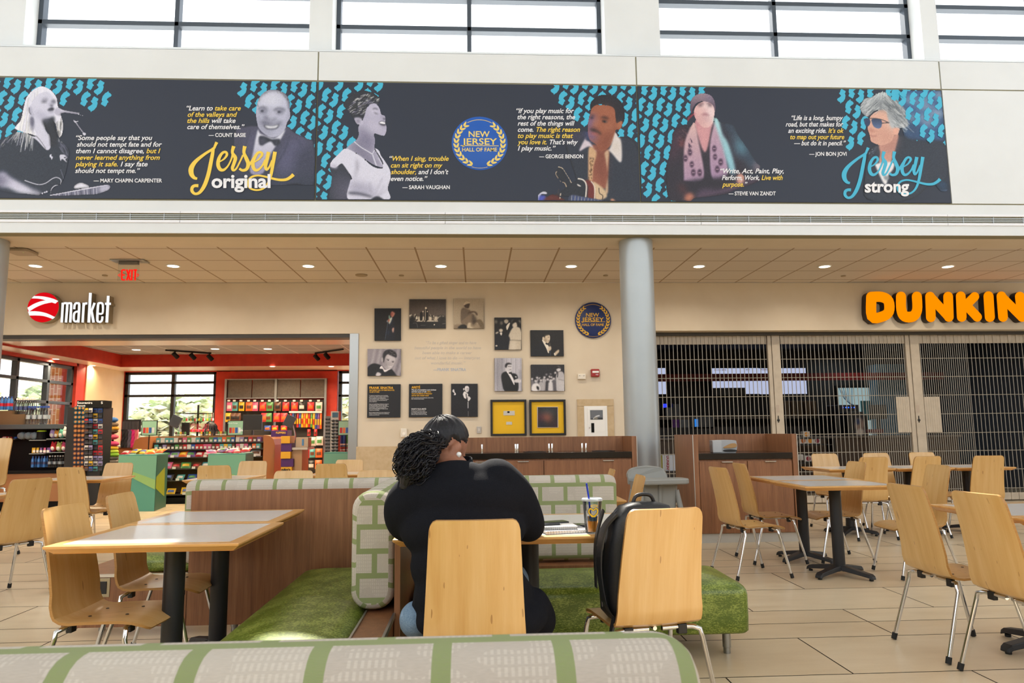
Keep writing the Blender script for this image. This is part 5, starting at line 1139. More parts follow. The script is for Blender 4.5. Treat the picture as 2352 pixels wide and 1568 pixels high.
def E(p):
    p.poly([(140, 860), (230, 760), (330, 700), (420, 800), (450, 940), (140, 940)], '#12141c', 1); p.poly([(330, 640), (350, 600), (400, 595), (430, 625), (428, 690), (410, 725), (370, 740), (330, 690)], '#d6c6b0', 0); p.poly([(320, 640), (345, 595), (400, 592), (420, 605), (360, 620), (345, 660)], '#1b1713', 1); p.shade([(340, 660), (380, 680), (370, 735), (335, 700)], '#8c7a66', 3, .8); p.ell(327, 660, 15, 25, '#d9cab6'); p.line([(405, 700), (422, 703)], 9, '#3a2a22', 0); p.line([(395, 640), (420, 640)], 7, '#4a3a30', 0)
    p.poly([(310, 695), (330, 690), (420, 800), (400, 870), (370, 810)], '#ece6da', 0); p.poly([(360, 735), (380, 730), (400, 760), (370, 755)], '#0b0b0c', 0); p.ell(425, 755, 16, 32, '#44403e', 1); p.poly([(395, 840), (415, 790), (445, 785), (452, 830), (420, 860)], '#d3c3ae', 1); p.line([(438, 850), (440, 935)], 9, '#3b4256', 0); p.poly([(390, 860), (415, 865), (410, 895)], '#e7e2d8', 0); p.poly([(500, 890), (540, 850), (570, 835), (575, 870), (555, 895), (520, 930), (495, 915)], '#cdbca6', 1); p.line([(500, 890), (512, 930)], 12, '#eae5da', 0)
photo('black and white photo of a singer in profile holding a microphone', 1219, 758, 1294, 818, '#141519', (1200, 680), 6.818, E)
def F(p):
    for i, x in enumerate(range(-30, 620, 28)): p.line([(x+90, 1000), (x+40, 1250), (x-40, 1510)], 15, ['#77727d', '#e2dce4', '#a49ea8', '#4e4a55'][i % 4], 3, .8)
    p.ell(180, 1200, 120, 110, '#dcd6dd', 25, .6); p.poly([(-50, 1360), (60, 1275), (220, 1320), (280, 1440), (400, 1380), (500, 1500), (520, 1520), (-50, 1520)], '#14161c', 1)
    p.poly([(240, 1160), (260, 1090), (330, 1060), (440, 1120), (480, 1200), (440, 1320), (380, 1390), (300, 1380), (240, 1290)], '#b9b3ba', 0); p.shade([(230, 1180), (300, 1180), (300, 1330), (330, 1390), (250, 1330)], '#6d6770', 7, .8); p.shade([(330, 1130), (440, 1150), (420, 1230), (330, 1210)], '#d8d3d8', 7, .7)
    p.poly([(240, 1180), (250, 1080), (310, 1020), (420, 1020), (495, 1080), (500, 1160), (430, 1140), (340, 1100), (290, 1150), (255, 1260)], '#26242a', 1); p.hair([(260, 1100), (320, 1025), (430, 1025), (490, 1090), (400, 1110)], lambda x, y: (.8, .2), 24, 40, ['#6e6a72', '#141318', '#8d8890'], 9, .6); p.ell(230, 1205, 18, 44, '#b3adb4', 1)
    p.line([(310, 1195), (360, 1200)], 11, '#2d2a30', 1); p.line([(410, 1240), (455, 1235)], 11, '#2d2a30', 1); p.ell(345, 1215, 12, 8, '#1a181c', 0); p.ell(435, 1250, 11, 8, '#1a181c', 0); p.shade([(360, 1250), (400, 1290), (370, 1310), (345, 1280)], '#918b94', 4, .7); p.poly([(310, 1300), (360, 1335), (410, 1330), (380, 1360), (340, 1345)], '#f0ecf0', 1); p.line([(305, 1298), (350, 1345), (400, 1362)], 6, '#4a454c', 1)
    p.poly([(180, 1370), (220, 1320), (280, 1395), (390, 1370), (280, 1435), (240, 1380)], '#e5e1e6', 0); p.poly([(105, 1505), (140, 1440), (210, 1470), (185, 1510)], '#d2ccd2', 1)
photo('black and white portrait of a smiling young man before pale curtains', 844, 801, 921, 863, '#8d8791', (850, 680), 8.253, F)
def G(p):
    for i, x in enumerate(range(730, 1150, 18)): p.line([(x, 970), (x+3, 1490)], 10, ['#b9b8c4', '#d8d6e0', '#8d8c99', '#c6c5d0'][i % 4], 1, .8)
    p.poly([(760, 1000), (840, 970), (850, 1200), (820, 1480), (775, 1480), (745, 1230)], '#6f6e78', 9, .75); p.line([(800, 1000), (805, 1460)], 22, '#c9c8d2', 5, .7)
    p.poly([(830, 1230), (890, 1180), (960, 1200), (1060, 1220), (1090, 1300), (1080, 1490), (890, 1490), (840, 1360)], '#14161b', 1); p.poly([(890, 1130), (895, 1080), (930, 1050), (985, 1065), (998, 1110), (985, 1170), (940, 1190), (905, 1170)], '#cfcdd4', 0); p.poly([(885, 1100), (900, 1055), (950, 1042), (990, 1065), (930, 1070), (905, 1120)], '#1a181b', 1); p.line([(930, 1100), (985, 1098)], 7, '#3a383e', 0); p.line([(950, 1150), (985, 1148)], 6, '#55525a', 0)
    p.poly([(905, 1170), (960, 1200), (1020, 1300), (1030, 1390), (960, 1260)], '#e6e4ea', 0); p.poly([(945, 1195), (990, 1190), (985, 1215), (950, 1212)], '#0e0e11', 0); p.poly([(1020, 1320), (1080, 1290), (1140, 1310), (1130, 1350), (1040, 1350)], '#d5d2d8', 1); p.line([(1120, 1160), (1122, 1300)], 20, '#8d8c96', 3); p.poly([(1040, 1255), (1065, 1258), (1060, 1275)], '#e8e6ec', 0)
photo('black and white photo of a man in a dinner jacket holding a small award', 1136, 822, 1198, 898, '#bdbcc8', (1030, 680), 6.816, G)
def H(p):
    p.poly([(520, 1260), (560, 1190), (620, 1180), (660, 1250), (660, 1480), (540, 1480), (500, 1400)], '#b9b7bd', 1); p.shade([(540, 1330), (660, 1310), (650, 1480), (550, 1480)], '#cac8cd', 5, .8); p.ell(562, 1140, 32, 42, '#d6d3d8', 1); p.poly([(525, 1140), (530, 1105), (580, 1105), (600, 1150), (575, 1125)], '#17161a', 1); p.ell(590, 1150, 10, 18, '#d6d3d8'); p.line([(555, 1200), (548, 1270)], 13, '#1a191d', 0); p.ell(515, 1200, 16, 20, '#d8d5da', 1); p.line([(518, 1210), (525, 1470)], 7, '#2a292e', 0); p.line([(560, 1300), (650, 1320)], 7, '#77757c', 1)
    for i, (x, y) in enumerate(((150, 1290), (230, 1270), (330, 1300), (375, 1220), (440, 1215), (425, 1255), (345, 1265), (270, 1280), (455, 1265), (490, 1285), (205, 1320), (290, 1310), (395, 1295), (440, 1310))):
        s = 12+y*.006; p.poly([(x-40, 1480), (x-32, y+45), (x-10, y+26), (x+10, y+26), (x+32, y+45), (x+40, 1480)], ['#77757d', '#b5b3ba', '#3c3b42', '#d9d7dc', '#5f5d66'][i % 5] if y > 1250 else '#1d1c21', 1, .95, 0); p.ell(x, y, s, s*1.35, '#cfccd2' if y > 1230 else '#77747c', 1); p.poly([(x-s, y-4), (x-s*.8, y-s*1.4), (x+s*.8, y-s*1.4), (x+s, y-4), (x, y-s*.7)], '#1b1a1e', 1)
    p.poly([(150, 1400), (190, 1365), (250, 1370), (280, 1440), (260, 1480), (150, 1480)], '#e6e4e8', 1); p.poly([(220, 1410), (255, 1420), (258, 1470), (230, 1455)], '#141317', 1)
photo('black and white photo of a man at a microphone beside a group of children', 1220, 837, 1296, 898, '#26262c', (1200, 680), 6.818, H)
def K(p):
    p.poly([(1995, 180), (2010, 140), (2050, 135), (2078, 170), (2070, 230), (2040, 258), (2010, 240)], '#e2dfe2', 0); p.shade([(2050, 180), (2075, 180), (2065, 240), (2035, 250)], '#8a868c', 3, .8); p.line([(2030, 190), (2060, 190)], 5, '#3a373c', 0); p.poly([(1962, 190), (1980, 175), (1992, 200), (1975, 220)], '#d8d5d8', 0); p.poly([(1960, 290), (1985, 240), (2030, 265), (2060, 300), (2035, 375), (1990, 370), (1970, 330)], '#e4e1e4', 0); p.line([(2020, 285), (2030, 375)], 16, '#15161c', 0); p.poly([(2050, 380), (2060, 330), (2110, 370), (2085, 415), (2060, 430)], '#dad7da', 0); p.line([(2058, 440), (2058, 565)], 18, '#b5b3b8', 0); p.line([(2062, 620), (2062, 720)], 9, '#77757a', 0)
    p.poly([(1757, 240), (1772, 200), (1790, 210), (1800, 250), (1825, 290), (1810, 312), (1785, 305), (1795, 275)], '#e6e3e6', 0); p.shade([(1770, 240), (1790, 250), (1800, 270)], '#55525a', 2, .6)
photo('dark photo of a bright singer at a microphone stand, right of the text boards', 1036, 881, 1097, 957, '#11131a', (830, 870), 8.4, K)
# two text boards
def board(label, u0, v0, u1, v1, lines):
    t, Y = panel_on_wall('text_board', label, 'wall board', u0, v0, u1, v1, mat('board_black', '#14161c', .5), .03, 'black text boards on the beige wall')
    lettering('board_lettering', t, Y-.0015, [(s, 830+a/8.4, 830+b/8.4 if False else 830+b/8.4, 870+y/8.4, c/8.4, sh, bo) for s, a, b, y, c, sh, bo in lines], [M_wht, mat('board_gold', '#f0b71e', .5)])
y1 = [(s, 150, b, y, 13, 0, .012) for s, b, y in (('Throughout his seven decade career, Frank Sinatra', 515, 327), ('made more than 1,400 recordings and was awarded', 525, 350), ('31 gold, nine platinum, three double platinum,', 470, 374), ('and one triple platinum album. “The Voice from Hoboken”', 530, 396), ('native also appeared in more than 60 films and', 492, 419), ('produced eight more.', 300, 445), ('Sinatra was awarded Lifetime Achievement Awards by', 530, 490), ('the Recording Academy, The Screen Actors Guild,', 500, 513), ('and the National Association for the Advancement of', 525, 535), ('Colored People, as well as the Kennedy Center', 480, 559), ('Honors, the Presidential Medal of Freedom, and the', 512, 582), ('Congressional Gold Medal.', 345, 608), ('Sinatra’s appeal is timeless. He remains a legend and an', 545, 653), ('inspiration, continuing to influence many contemporary', 532, 676), ('musicians around the world.', 345, 702))]
board('black text board with a yellow heading, left of the pair', 843, 882, 920, 959, [([('FRANK SINATRA', 1)], 155, 615, 192, 44, 0, .02), ([('NEW JERSEY HALL OF FAME INDUCTEE,', 1)], 155, 640, 228, 22, 0, .02), ([('CLASS OF 2008', 1)], 155, 345, 262, 22, 0, .02)]+y1)
board('black text board with yellow and white italic lines, right of the pair', 939, 881, 1016, 958, [([('ARETÉ', 1)], 967, 1135, 184, 44, 0, .02), ('The act of actualizing one’s highest', 968, 1445, 222, 24, .28, .02), ([('and best sense of self, ', 0), ('with a', 1)], 968, 1345, 258, 24, .28, .02), ([('moral excellence of character', 1)], 968, 1368, 294, 24, .28, .02), ([('and for the greater good.', 1)], 968, 1300, 331, 24, .28, .02), ('Areté is an Ancient Greek philosophy embraced by', 965, 1390, 370, 14, 0, .012), ('Plato, Aristotle, and Socrates.', 965, 1210, 393, 14, 0, .012), ('WHAT’S YOUR ARETÉ?', 962, 1250, 592, 24, 0, .02), ('The New Jersey Hall of Fame’s mission', 962, 1232, 621, 13, 0, .012), ('is to celebrate the great state of New Jersey,', 962, 1268, 645, 13, 0, .012), ('honor its heroes, and inspire its children to', 962, 1250, 667, 13, 0, .012), ('realize their highest and best sense of selves.', 962, 1268, 690, 13, 0, .012)])
# faint quotation on the wall
t = thing('wall_lettering', 'faint pale grey quotation lettered on the beige wall between the photos', 'lettering', tuple(atY(1030, 852, YW)))
MQ = mat('pale_letters', '#c3bcb4', .6)
lettering('lettering', t, YW-.002, [('“To be a gifted singer and to have', 978, 1094, 790, 6.5, .25, .01), ('beautiful people in the world to have', 952, 1105, 801.6, 6.5, .25, .01), ('been able to make a career', 970, 1084, 813, 6.5, .25, .01), ('out of what I love to do — interpret', 953, 1103, 824.8, 6.5, .25, .01), ('wonderful music.”', 989.5, 1069, 836.4, 6.5, .25, .01)], [MQ])
lettering('name_lettering', t, YW-.002, [('—FRANK SINATRA', 995, 1070.4, 851.8, 6.6, 0, .015)], [mat('pale_blue_letters', '#aab4c4', .6)])
# round medallion
c = atY(1361.5, 735.5, YW-.03); t = thing('round_sign', 'round dark blue medallion with gold laurel and lettering left of the column', 'sign', (c.x, YW, c.z))
emblem(t, 1361.5, 735.5, 41, YW-.002, M_navyblue, M_gold, [('NEW', 1346, 1376, 727.2, 8.4, 0, .015), ('JERSEY', 1336.4, 1387, 737.6, 8.6, 0, .015), ('HALL OF FAME', 1336.7, 1387, 748.2, 5.4, 0, .015)], .03)
# yellow frames
def frame(label, u0, v0, u1, v1):
    a, b = atY(u0, v1, YW-.05), atY(u1, v0, YW-.05); t = thing('picture_frame', label, 'framed picture', ((a.x+b.x)/2, YW, a.z), 0, 'black framed yellow mounts'); e = .032
    g = MB()
    for x0, x1, z0, z1 in ((a.x, b.x, b.z-e, b.z), (a.x, b.x, a.z, a.z+e), (a.x, a.x+e, a.z+e, b.z-e), (b.x-e, b.x, a.z+e, b.z-e)): g.box(x0, x1, YW-.05, YW, z0, z1)
    g.build('frame', M_dark, t, bevel=.003, world=True)
    g = MB(); g.box(a.x+e, b.x-e, YW-.02, YW-.005, a.z+e, b.z-e); g.build('mount', mat('yellow_mount', '#e9b90e', .6), t, world=True)
    return t, a, b
t, a, b = frame('black frame with a plain yellow mount and two small plaques', 1127, 917, 1209, 1001)
K5 = lambda x, y: (1110+x/7.127, 900+y/7.127)
for nm, u0, v0, u1, v1 in (('plaque', 330, 308, 515, 383), ('plaque', 376, 487, 472, 535)):
    p0, p1 = atY(*K5(u0, v1), YW-.026), atY(*K5(u1, v0), YW-.026); g = MB(); g.box(p0.x, p1.x, YW-.026, YW-.018, p0.z, p1.z); o = g.build(nm, mat('plaque_grey', '#c9c6c0', .4), t, bevel=.002, world=True)
    if v0 < 400:
        q0, q1 = atY(*K5(394, 342), YW-.027), atY(*K5(430, 314), YW-.027); g = MB(); g.box(q0.x, q1.x, YW-.028, YW-.026, q0.z, q1.z); g.build('plaque_print', M_black, o, world=True)
        lettering('plaque_lettering', o, YW-.0275, [('presented to the Hall', *[K5(v, 0)[0] for v in (340, 420)], K5(0, 352)[1], 1.1, 0, 0), ('of Fame collection', *[K5(v, 0)[0] for v in (440, 500)], K5(0, 370)[1], 1.1, 0, 0)][:0] or [('. .  . .', *[K5(v, 0)[0] for v in (345, 490)], K5(0, 362)[1], 1.5, 0, 0)], [M_black])
t, a, b = frame('black frame with a yellow mount and a dark square record sleeve', 1217, 917, 1299, 1000)
p0, p1 = atY(*K5(885, 585), YW-.03), atY(*K5(1223, 240), YW-.03); g = MB(); g.box(p0.x, p1.x, YW-.03, YW-.018, p0.z, p1.z); sl_ = g.build('record_sleeve', mat('sleeve_edge', '#c2b8ae', .5), t, world=True)
(u0, v0), (u1, v1) = K5(893, 250), K5(1216, 576); p = Paint(u0, v0, u1, v1, .6, (1110, 900), 7.127, '#2a2728')     # plain picture in the sleeve's own colours
p.ell(1060, 330, 120, 60, '#3f4a52', 14, .9); p.ell(1040, 420, 80, 70, '#a8604a', 12, .9); p.ell(960, 520, 70, 50, '#1c2430', 10, .9); p.ell(930, 420, 40, 60, '#5a1f3c', 12, .8); p.ell(1170, 530, 60, 50, '#3d2130', 12, .8)
p.grain(6).emit('sleeve_print', sl_, YW-.0315)
# fire extinguisher cabinet
a, b = atY(1328, 1030, YW-.02), atY(1409, 916, YW-.02); t = thing('fire_cabinet', 'white fire extinguisher cabinet in a stone surround beside the column', 'cabinet', ((a.x+b.x)/2, YW, a.z))
g = MB(); w_ = (b.x-a.x)*.185
g.box(a.x, b.x, YW-.02, YW, b.z-.105, b.z); g.box(a.x, a.x+w_, YW-.02, YW, .99, b.z-.108); g.box(b.x-w_, b.x, YW-.02, YW, .99, b.z-.108); g.build('surround', M_stone, t, bevel=.002, world=True)
g = MB(); g.box(a.x+w_, b.x-w_, YW-.026, YW, .99, b.z-.105); g.build('cabinet_frame', M_white, t, bevel=.003, world=True)
p0, p1 = atY(*K5(1715, 760), YW-.03), atY(*K5(1990, 258), YW-.03); g = MB(); g.box(p0.x, p1.x, YW-.034, YW-.024, 1.0, p1.z); d = g.build('door', M_white, t, bevel=.003, world=True)
p0, p1 = atY(*K5(1752, 452), YW-.034), atY(*K5(1955, 295), YW-.034); g = MB(); g.box(p0.x, p1.x, YW-.0365, YW-.033, p0.z, p1.z); g.build('window_pane', mat('cabinet_pane', '#5d6368', .1), d, world=True)
p0, p1 = atY(*K5(1770, 662), YW-.034), atY(*K5(1815, 508), YW-.034); g = MB(); g.box(p0.x, p1.x, YW-.037, YW-.033, p0.z, p1.z); g.build('pull_slot', M_black, d, world=True)
p0 = atY(*K5(1738, 585), YW-.036); g = MB(); g.ell(p0, (.012, .008, .012)); g.build('lock', M_chrome, d, smooth=60, world=True)
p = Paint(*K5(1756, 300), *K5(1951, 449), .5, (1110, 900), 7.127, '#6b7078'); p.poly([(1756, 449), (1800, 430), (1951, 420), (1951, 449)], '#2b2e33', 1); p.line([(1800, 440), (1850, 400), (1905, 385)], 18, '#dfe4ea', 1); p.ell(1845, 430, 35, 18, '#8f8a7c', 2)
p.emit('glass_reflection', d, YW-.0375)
# small wall devices
def device(name, label, cat, u0, v0, u1, v1, d, m, bev=.006):
    a, b = atY(u0, v1, YW-d), atY(u1, v0, YW-d); t = thing(name, label, cat, ((a.x+b.x)/2, YW, a.z)); g = MB(); g.box(a.x, b.x, YW-d, YW+.001, a.z, b.z); g.build('housing', m, t, bevel=bev, world=True); return t, a, b
t, a, b = device('fire_alarm', 'small red fire alarm box on the wall left of the column', 'fire alarm', 1358, 847, 1377, 865, .06, mat('alarm_red', '#9c2420', .4), .012)
g = MB(); g.box(a.x+.02, b.x-.012, YW-.066, YW-.058, a.z+.06, a.z+.09); g.build('strobe', M_white, t, bevel=.003, world=True); lettering('alarm_lettering', t, YW-.061, [('FIRE', 1368.5, 1374.5, 861.2, 2.2, 0, .01)], [M_wht])
t, a, b = device('alarm_sounder', 'small white sensor box left of the red fire alarm', 'sensor', 1327.5, 858, 1345.5, 870.5, .05, mat('device_white', '#e6dfd2', .4), .008)
for x in (a.x+.03, b.x-.03): g = MB(); g.ell((x, YW-.05, (a.z+b.z)/2+.01), (.006, .004, .006)); g.build('indicator_light', M_dark, t, world=True)
t, a, b = device('motion_sensor', 'white wall sensor beside the ponytail of the woman', 'sensor', 919.5, 983.5, 935, 1004.5, .05, mat('device_white', '#e6dfd2', .4), .012)
g = MB(); g.ell(((a.x+b.x)/2, YW-.05, a.z+.045), (.03, .014, .035)); g.build('lens', mat('lens_white', '#efe9de', .3), t, smooth=60, world=True)
t, a, b = device('light_switch', 'small grey wall plate above the long walnut counter', 'switch', 1095, 979, 1105.5, 995, .02, mat('plate_grey', '#b3afab', .4), .004)
g = MB(); g.box(a.x+.018, b.x-.018, YW-.026, YW-.018, a.z+.03, b.z-.03); g.build('switch', mat('plate_pale', '#c9c6c1', .4), t, bevel=.002, world=True)
t, a, b = device('wall_plate', 'blank beige access plate partly hidden by the head of the woman', 'plate', 1022, 975, 1062, 1000, .012, mat('plate_beige', '#d9cbb4', .6), .003)
# ---------------------------------------------------------------- exit sign
p = atY(297, 618, 9.55); t = thing('exit_sign', 'clear exit sign with red letters hanging from the tiled ceiling', 'sign', (p.x, 9.55, ZC)); YE = 9.55
g = MB(); g.box(p.x-.22, p.x+.22, YE-.09, YE+.09, ZC-.012, ZC+.002); g.build('canopy', M_steel, t, bevel=.004, world=True)
g = MB(); a, b = atY(273, 624, YE), atY(318, 611, YE); g.box(a.x, b.x, YE-.025, YE+.025, ZC-.05, ZC-.01); g.build('housing', mat('housing_grey', '#77706a', .4), t, bevel=.004, world=True)
a, b = atY(270, 644.5, YE), atY(320, 617, YE); g = MB(); g.box(a.x, b.x, YE-.004, YE+.004, a.z, ZC-.04); g.build('clear_panel', M_clear, t, world=True)
M_exit = mat('exit_red', '#ff1e14', .4, emit=1.1)
strokes('letters', t, YE-.007, [[(1625, 520, 22), (1625, 655, 22)], [(1625, 522, 20), (1672, 522, 20)], [(1625, 588, 20), (1665, 588, 20)], [(1625, 652, 20), (1668, 652, 20)], [(1690, 515, 24), (1735, 660, 24)], [(1735, 515, 24), (1690, 660, 24)], [(1762, 515, 24), (1755, 660, 24)], [(1780, 522, 20), (1828, 522, 20)], [(1806, 522, 24), (1800, 660, 24)], [(1605, 572, 12), (1575, 590, 12), (1605, 610, 12)], [(1826, 572, 12), (1852, 590, 12), (1826, 610, 12)]], M_exit, lambda x, y: (x/5.8075, 530+y/5.8075), sm=0, rnd=False)
# ---------------------------------------------------------------- market sign
KM = lambda x, y: (x/5.8075, 530+y/5.8075)
DS = .13; YS = YW-DS; c = atY(99.3, 705.7, YS); rr = (atY(135.5, 706, YS)-c).length
t = thing('market_sign', 'lit red and white round logo with white raised letters over the market opening', 'sign', (c.x, YW, c.z)); M_signred = mat('sign_red', '#f5101c', .4, emit=.75); M_signwhite = mat('sign_white', '#ffffff', .4, emit=.95); M_ret = mat('sign_return', '#8f836c', .45)
g = MB(); g.lathe([(rr, 0), (rr, DS-.004), (rr*.99, DS-.001)], (c.x, YW, c.z), 56, 'y'); g.build('logo_can', M_ret, t, smooth=40, world=True)
g = MB(); g.lathe([(rr*.985, 0), (rr*.985, .004)], (c.x, YS, c.z), 56, 'y'); g.build('logo_disc', M_signred, t, world=True)
def ribbon(name, top, bot):
    a, b = spline(top, 8), spline(bot, 8); P = [KM(*q_) for q_ in a+b[::-1]]; A_ = np.array(P); F = plane_pts(A_[:, 0], A_[:, 1], YS-.006)
    n = len(a); g = MB(); g.add([tuple(p_) for p_ in F], [(i, 2*n-1-i, 2*n-2-i, i+1) for i in range(n-1)]); g.build(name, M_signwhite, t, world=True)
ribbon('logo_stripe', [(452, 868), (580, 875), (700, 902), (778, 935)], [(420, 900), (520, 905), (620, 930), (738, 970)])
ribbon('logo_stripe', [(366, 1025), (450, 975), (540, 940), (625, 925)], [(385, 1078), (480, 1020), (590, 975), (715, 950)])
ribbon('logo_stripe', [(372, 1075), (480, 1072), (610, 1095), (735, 1150)], [(392, 1130), (480, 1128), (590, 1138), (705, 1176)])
W_ = 33
LET = {'m': [[(838, 958, W_), (823, 1222, W_)], [(838, 985, 26), (855, 966, 26), (885, 966, 28), (897, 992, W_), (879, 1222, W_)], [(899, 985, 26), (912, 966, 26), (938, 966, 28), (950, 992, W_), (936, 1222, W_)]],
 'a': [[(990, 1045, 30), (995, 992, 30), (1012, 966, 28), (1040, 966, 28), (1057, 992, W_), (1044, 1222, W_)], [(1050, 1075, 24), (1012, 1080, 26), (988, 1108, 30), (984, 1180, 30), (1000, 1207, 26), (1025, 1205, 24), (1044, 1180, 24)]],
 'r': [[(1117, 958, W_), (1102, 1222, W_)], [(1117, 1000, 26), (1135, 970, 28), (1165, 968, 30)]],
 'k': [[(1206, 826, 38), (1184, 1222, 38)], [(1262, 960, 32), (1216, 1080, 30)], [(1222, 1070, 32), (1248, 1222, 36)]],
 'e': [[(1308, 1102, 26), (1366, 1098, 26), (1372, 992, 30), (1355, 964, 28), (1325, 964, 28), (1308, 990, W_), (1298, 1180, W_), (1314, 1210, 28), (1345, 1210, 28), (1362, 1182, 30), (1366, 1140, 30)]],
 't': [[(1444, 866, 36), (1424, 1222, 38)], [(1400, 972, 30), (1480, 972, 30)]]}
for ch, ps in LET.items(): strokes('letter', t, YS, ps, M_signwhite, KM, DS, rnd=False, sm=0 if ch in 'kt' else 4, side=M_ret)
# ---------------------------------------------------------------- coffee shop sign
KD = lambda x, y: (1480+x/2.697, 520+y/2.697)
c = atY(2180, 705, YW); t = thing('shop_sign', 'big lit orange rounded letters over the coffee shop gate', 'sign', (c.x, YW, c.z)); M_dret = mat('sign_return_dark', '#231610', .5); W_ = 64
DK = {'D': [[(1406, 436, W_), (1470, 436, W_), (1512, 462, W_), (1514, 528, W_), (1472, 558, W_), (1410, 558, W_), (1406, 436, W_)]], 'U': [[(1590, 434, 62), (1592, 515, 62), (1614, 556, 66), (1664, 556, 66), (1690, 515, 62), (1688, 434, 62)]],
 'N': [[(1770, 434, 60), (1775, 562, 60)], [(1772, 436, 56), (1886, 560, 56)], [(1882, 434, 60), (1886, 560, 60)]], 'K': [[(1960, 432, 60), (1966, 560, 60)], [(2046, 434, 56), (1978, 502, 56)], [(1992, 486, 56), (2062, 560, 58)]], 'I': [[(2132, 432, 62), (2140, 560, 62)]],
 'N2': [[(2212, 432, 60), (2222, 560, 60)], [(2214, 436, 56), (2340, 562, 56)], [(2326, 434, 60), (2340, 560, 60)]]}
for ch, ps in DK.items():
    strokes('letter', t, YW-.13, ps, M_orange, KD, .13, rnd=True, sm=0 if ch not in 'DU' else 4, side=M_dret)
# ================================================================ coffee shop behind its closed gate
ORD = 'first second third fourth fifth sixth seventh eighth ninth tenth eleventh twelfth thirteenth fourteenth fifteenth sixteenth seventeenth eighteenth nineteenth twentieth twenty-first twenty-second twenty-third twenty-fourth twenty-fifth twenty-sixth twenty-seventh twenty-eighth twenty-ninth thirtieth'.split()
YGt = 11.30
def shopwalls():
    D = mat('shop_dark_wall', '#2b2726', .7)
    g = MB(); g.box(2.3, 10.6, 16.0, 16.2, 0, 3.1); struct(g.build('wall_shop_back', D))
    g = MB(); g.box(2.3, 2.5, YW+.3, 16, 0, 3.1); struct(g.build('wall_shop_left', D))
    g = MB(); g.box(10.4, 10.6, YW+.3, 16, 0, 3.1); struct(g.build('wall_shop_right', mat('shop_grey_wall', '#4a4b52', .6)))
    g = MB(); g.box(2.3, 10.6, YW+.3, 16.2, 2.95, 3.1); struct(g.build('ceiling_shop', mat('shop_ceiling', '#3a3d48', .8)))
shopwalls()
g = MB(); a = atY(1508, 870, 15.9); b = atY(2230, 868, 15.9); g.box(2.5, b.x, 15.42, 15.5, a.z-.09, a.z+.07); struct(g.build('trim_5', mat('shop_red_band', '#7a1712', .5)))
def bar(mb, x, z0, z1, y=YGt, r=.006, n=6): mb.tube([(x, y, z0), (x, y, z1)], r, n, False)
M_gate = mat('gate_aluminium', '#aaa59b', .45, .5); M_gpanel = mottled('gate_panel', '#b9ad9b', '#c6baa8', 9, .5)
def X(u, v=880): return atY(u, v, YGt).x
secs = [('left section of the folding gate', X(1500), X(1764), [(X(1500), X(1764), .0675)]), ('middle section of the folding gate', X(1797), X(2083), [(X(1799), X(1985), .0675), (X(1985), X(2083), .036)]), ('right section of the folding gate', X(2117), 10.38, [(X(2119), X(2226), .036), (X(2226), 10.38, .0675)])]
t = thing('security_gate', 'closed folding grille of thin metal bars across the coffee shop', 'gate', (6.5, YGt, 0))
for nm, a, b, sp in secs:
    g = MB()
    for x0, x1, d in sp:
        x = x0+.01
        while x < x1: bar(g, x, .1, 2.56); x += d
    g.build('bar_curtain', M_gate, t, smooth=60, world=True)
    g = MB()
    for z in (.2, .5, .8, 1.09, 1.395, 1.70, 2.0, 2.30): g.tube([(a, YGt, z), (b, YGt, z)], .006, 6, False); 
    g.build('link_rail', M_gate, t, world=True)
    g = MB(); x = a
    while x < b-.02:
        d = min(.128, b-x); g.box(x+.002, x+d*.5-.001, YGt-.012, YGt+.01, 2.545, 2.70); g.box(x+d*.5+.001, x+d-.002, YGt-.02, YGt+.004, 2.545, 2.70); x += .132
    g.build('top_slat_panel', M_gpanel, t, world=True)
    g = MB(); x = a
    while x < b-.02:
        d = min(.128, b-x); g.box(x+.002, x+d-.002, YGt-.014, YGt+.012, .02, .13); x += .132
    g.build('bottom_slat_panel', M_gpanel, t, world=True)
for u0, u1 in ((1766, 1794), (2084, 2115)):
    a, b = X(u0), X(u1); g = MB(); g.box(a, a+(b-a)*.3, YGt-.03, YGt+.03, .02, 2.7); g.box(a+(b-a)*.34, b, YGt-.04, YGt+.04, .02, 2.7); po = g.build('post', M_gpanel, t, bevel=.004, world=True)
    z = atY(u0, 962, YGt).z; g = MB(); g.box((a+b)/2-.002, (a+b)/2+.012, YGt-.046, YGt-.038, z-.06, z+.05); g.ell(((a+b)/2+.005, YGt-.045, z-.02), (.022, .012, .022)); g.build('lock', M_dark, po, world=True)
    g = MB(); g.box((a+b)/2-.02, (a+b)/2+.03, YGt-.043, YGt-.039, z+.1, z+.22); g.build('sticker', mat('gate_sticker', '#b8a898', .5), po, world=True)
for u0, u1 in ((2053, 2083), (2117, 2153)):
    a, b = X(u0), X(u1); z0, z1 = atY(u0, 993, YGt).z, atY(u0, 911, YGt).z; g = MB(); n = int((b-a)/.036)
    for i in range(n): g.box(a+(b-a)*i/n+.001, a+(b-a)*(i+1)/n-.001, YGt-.025, YGt-.012, z0, z1)
    g.build('lock_plate', M_gpanel, t, world=True)
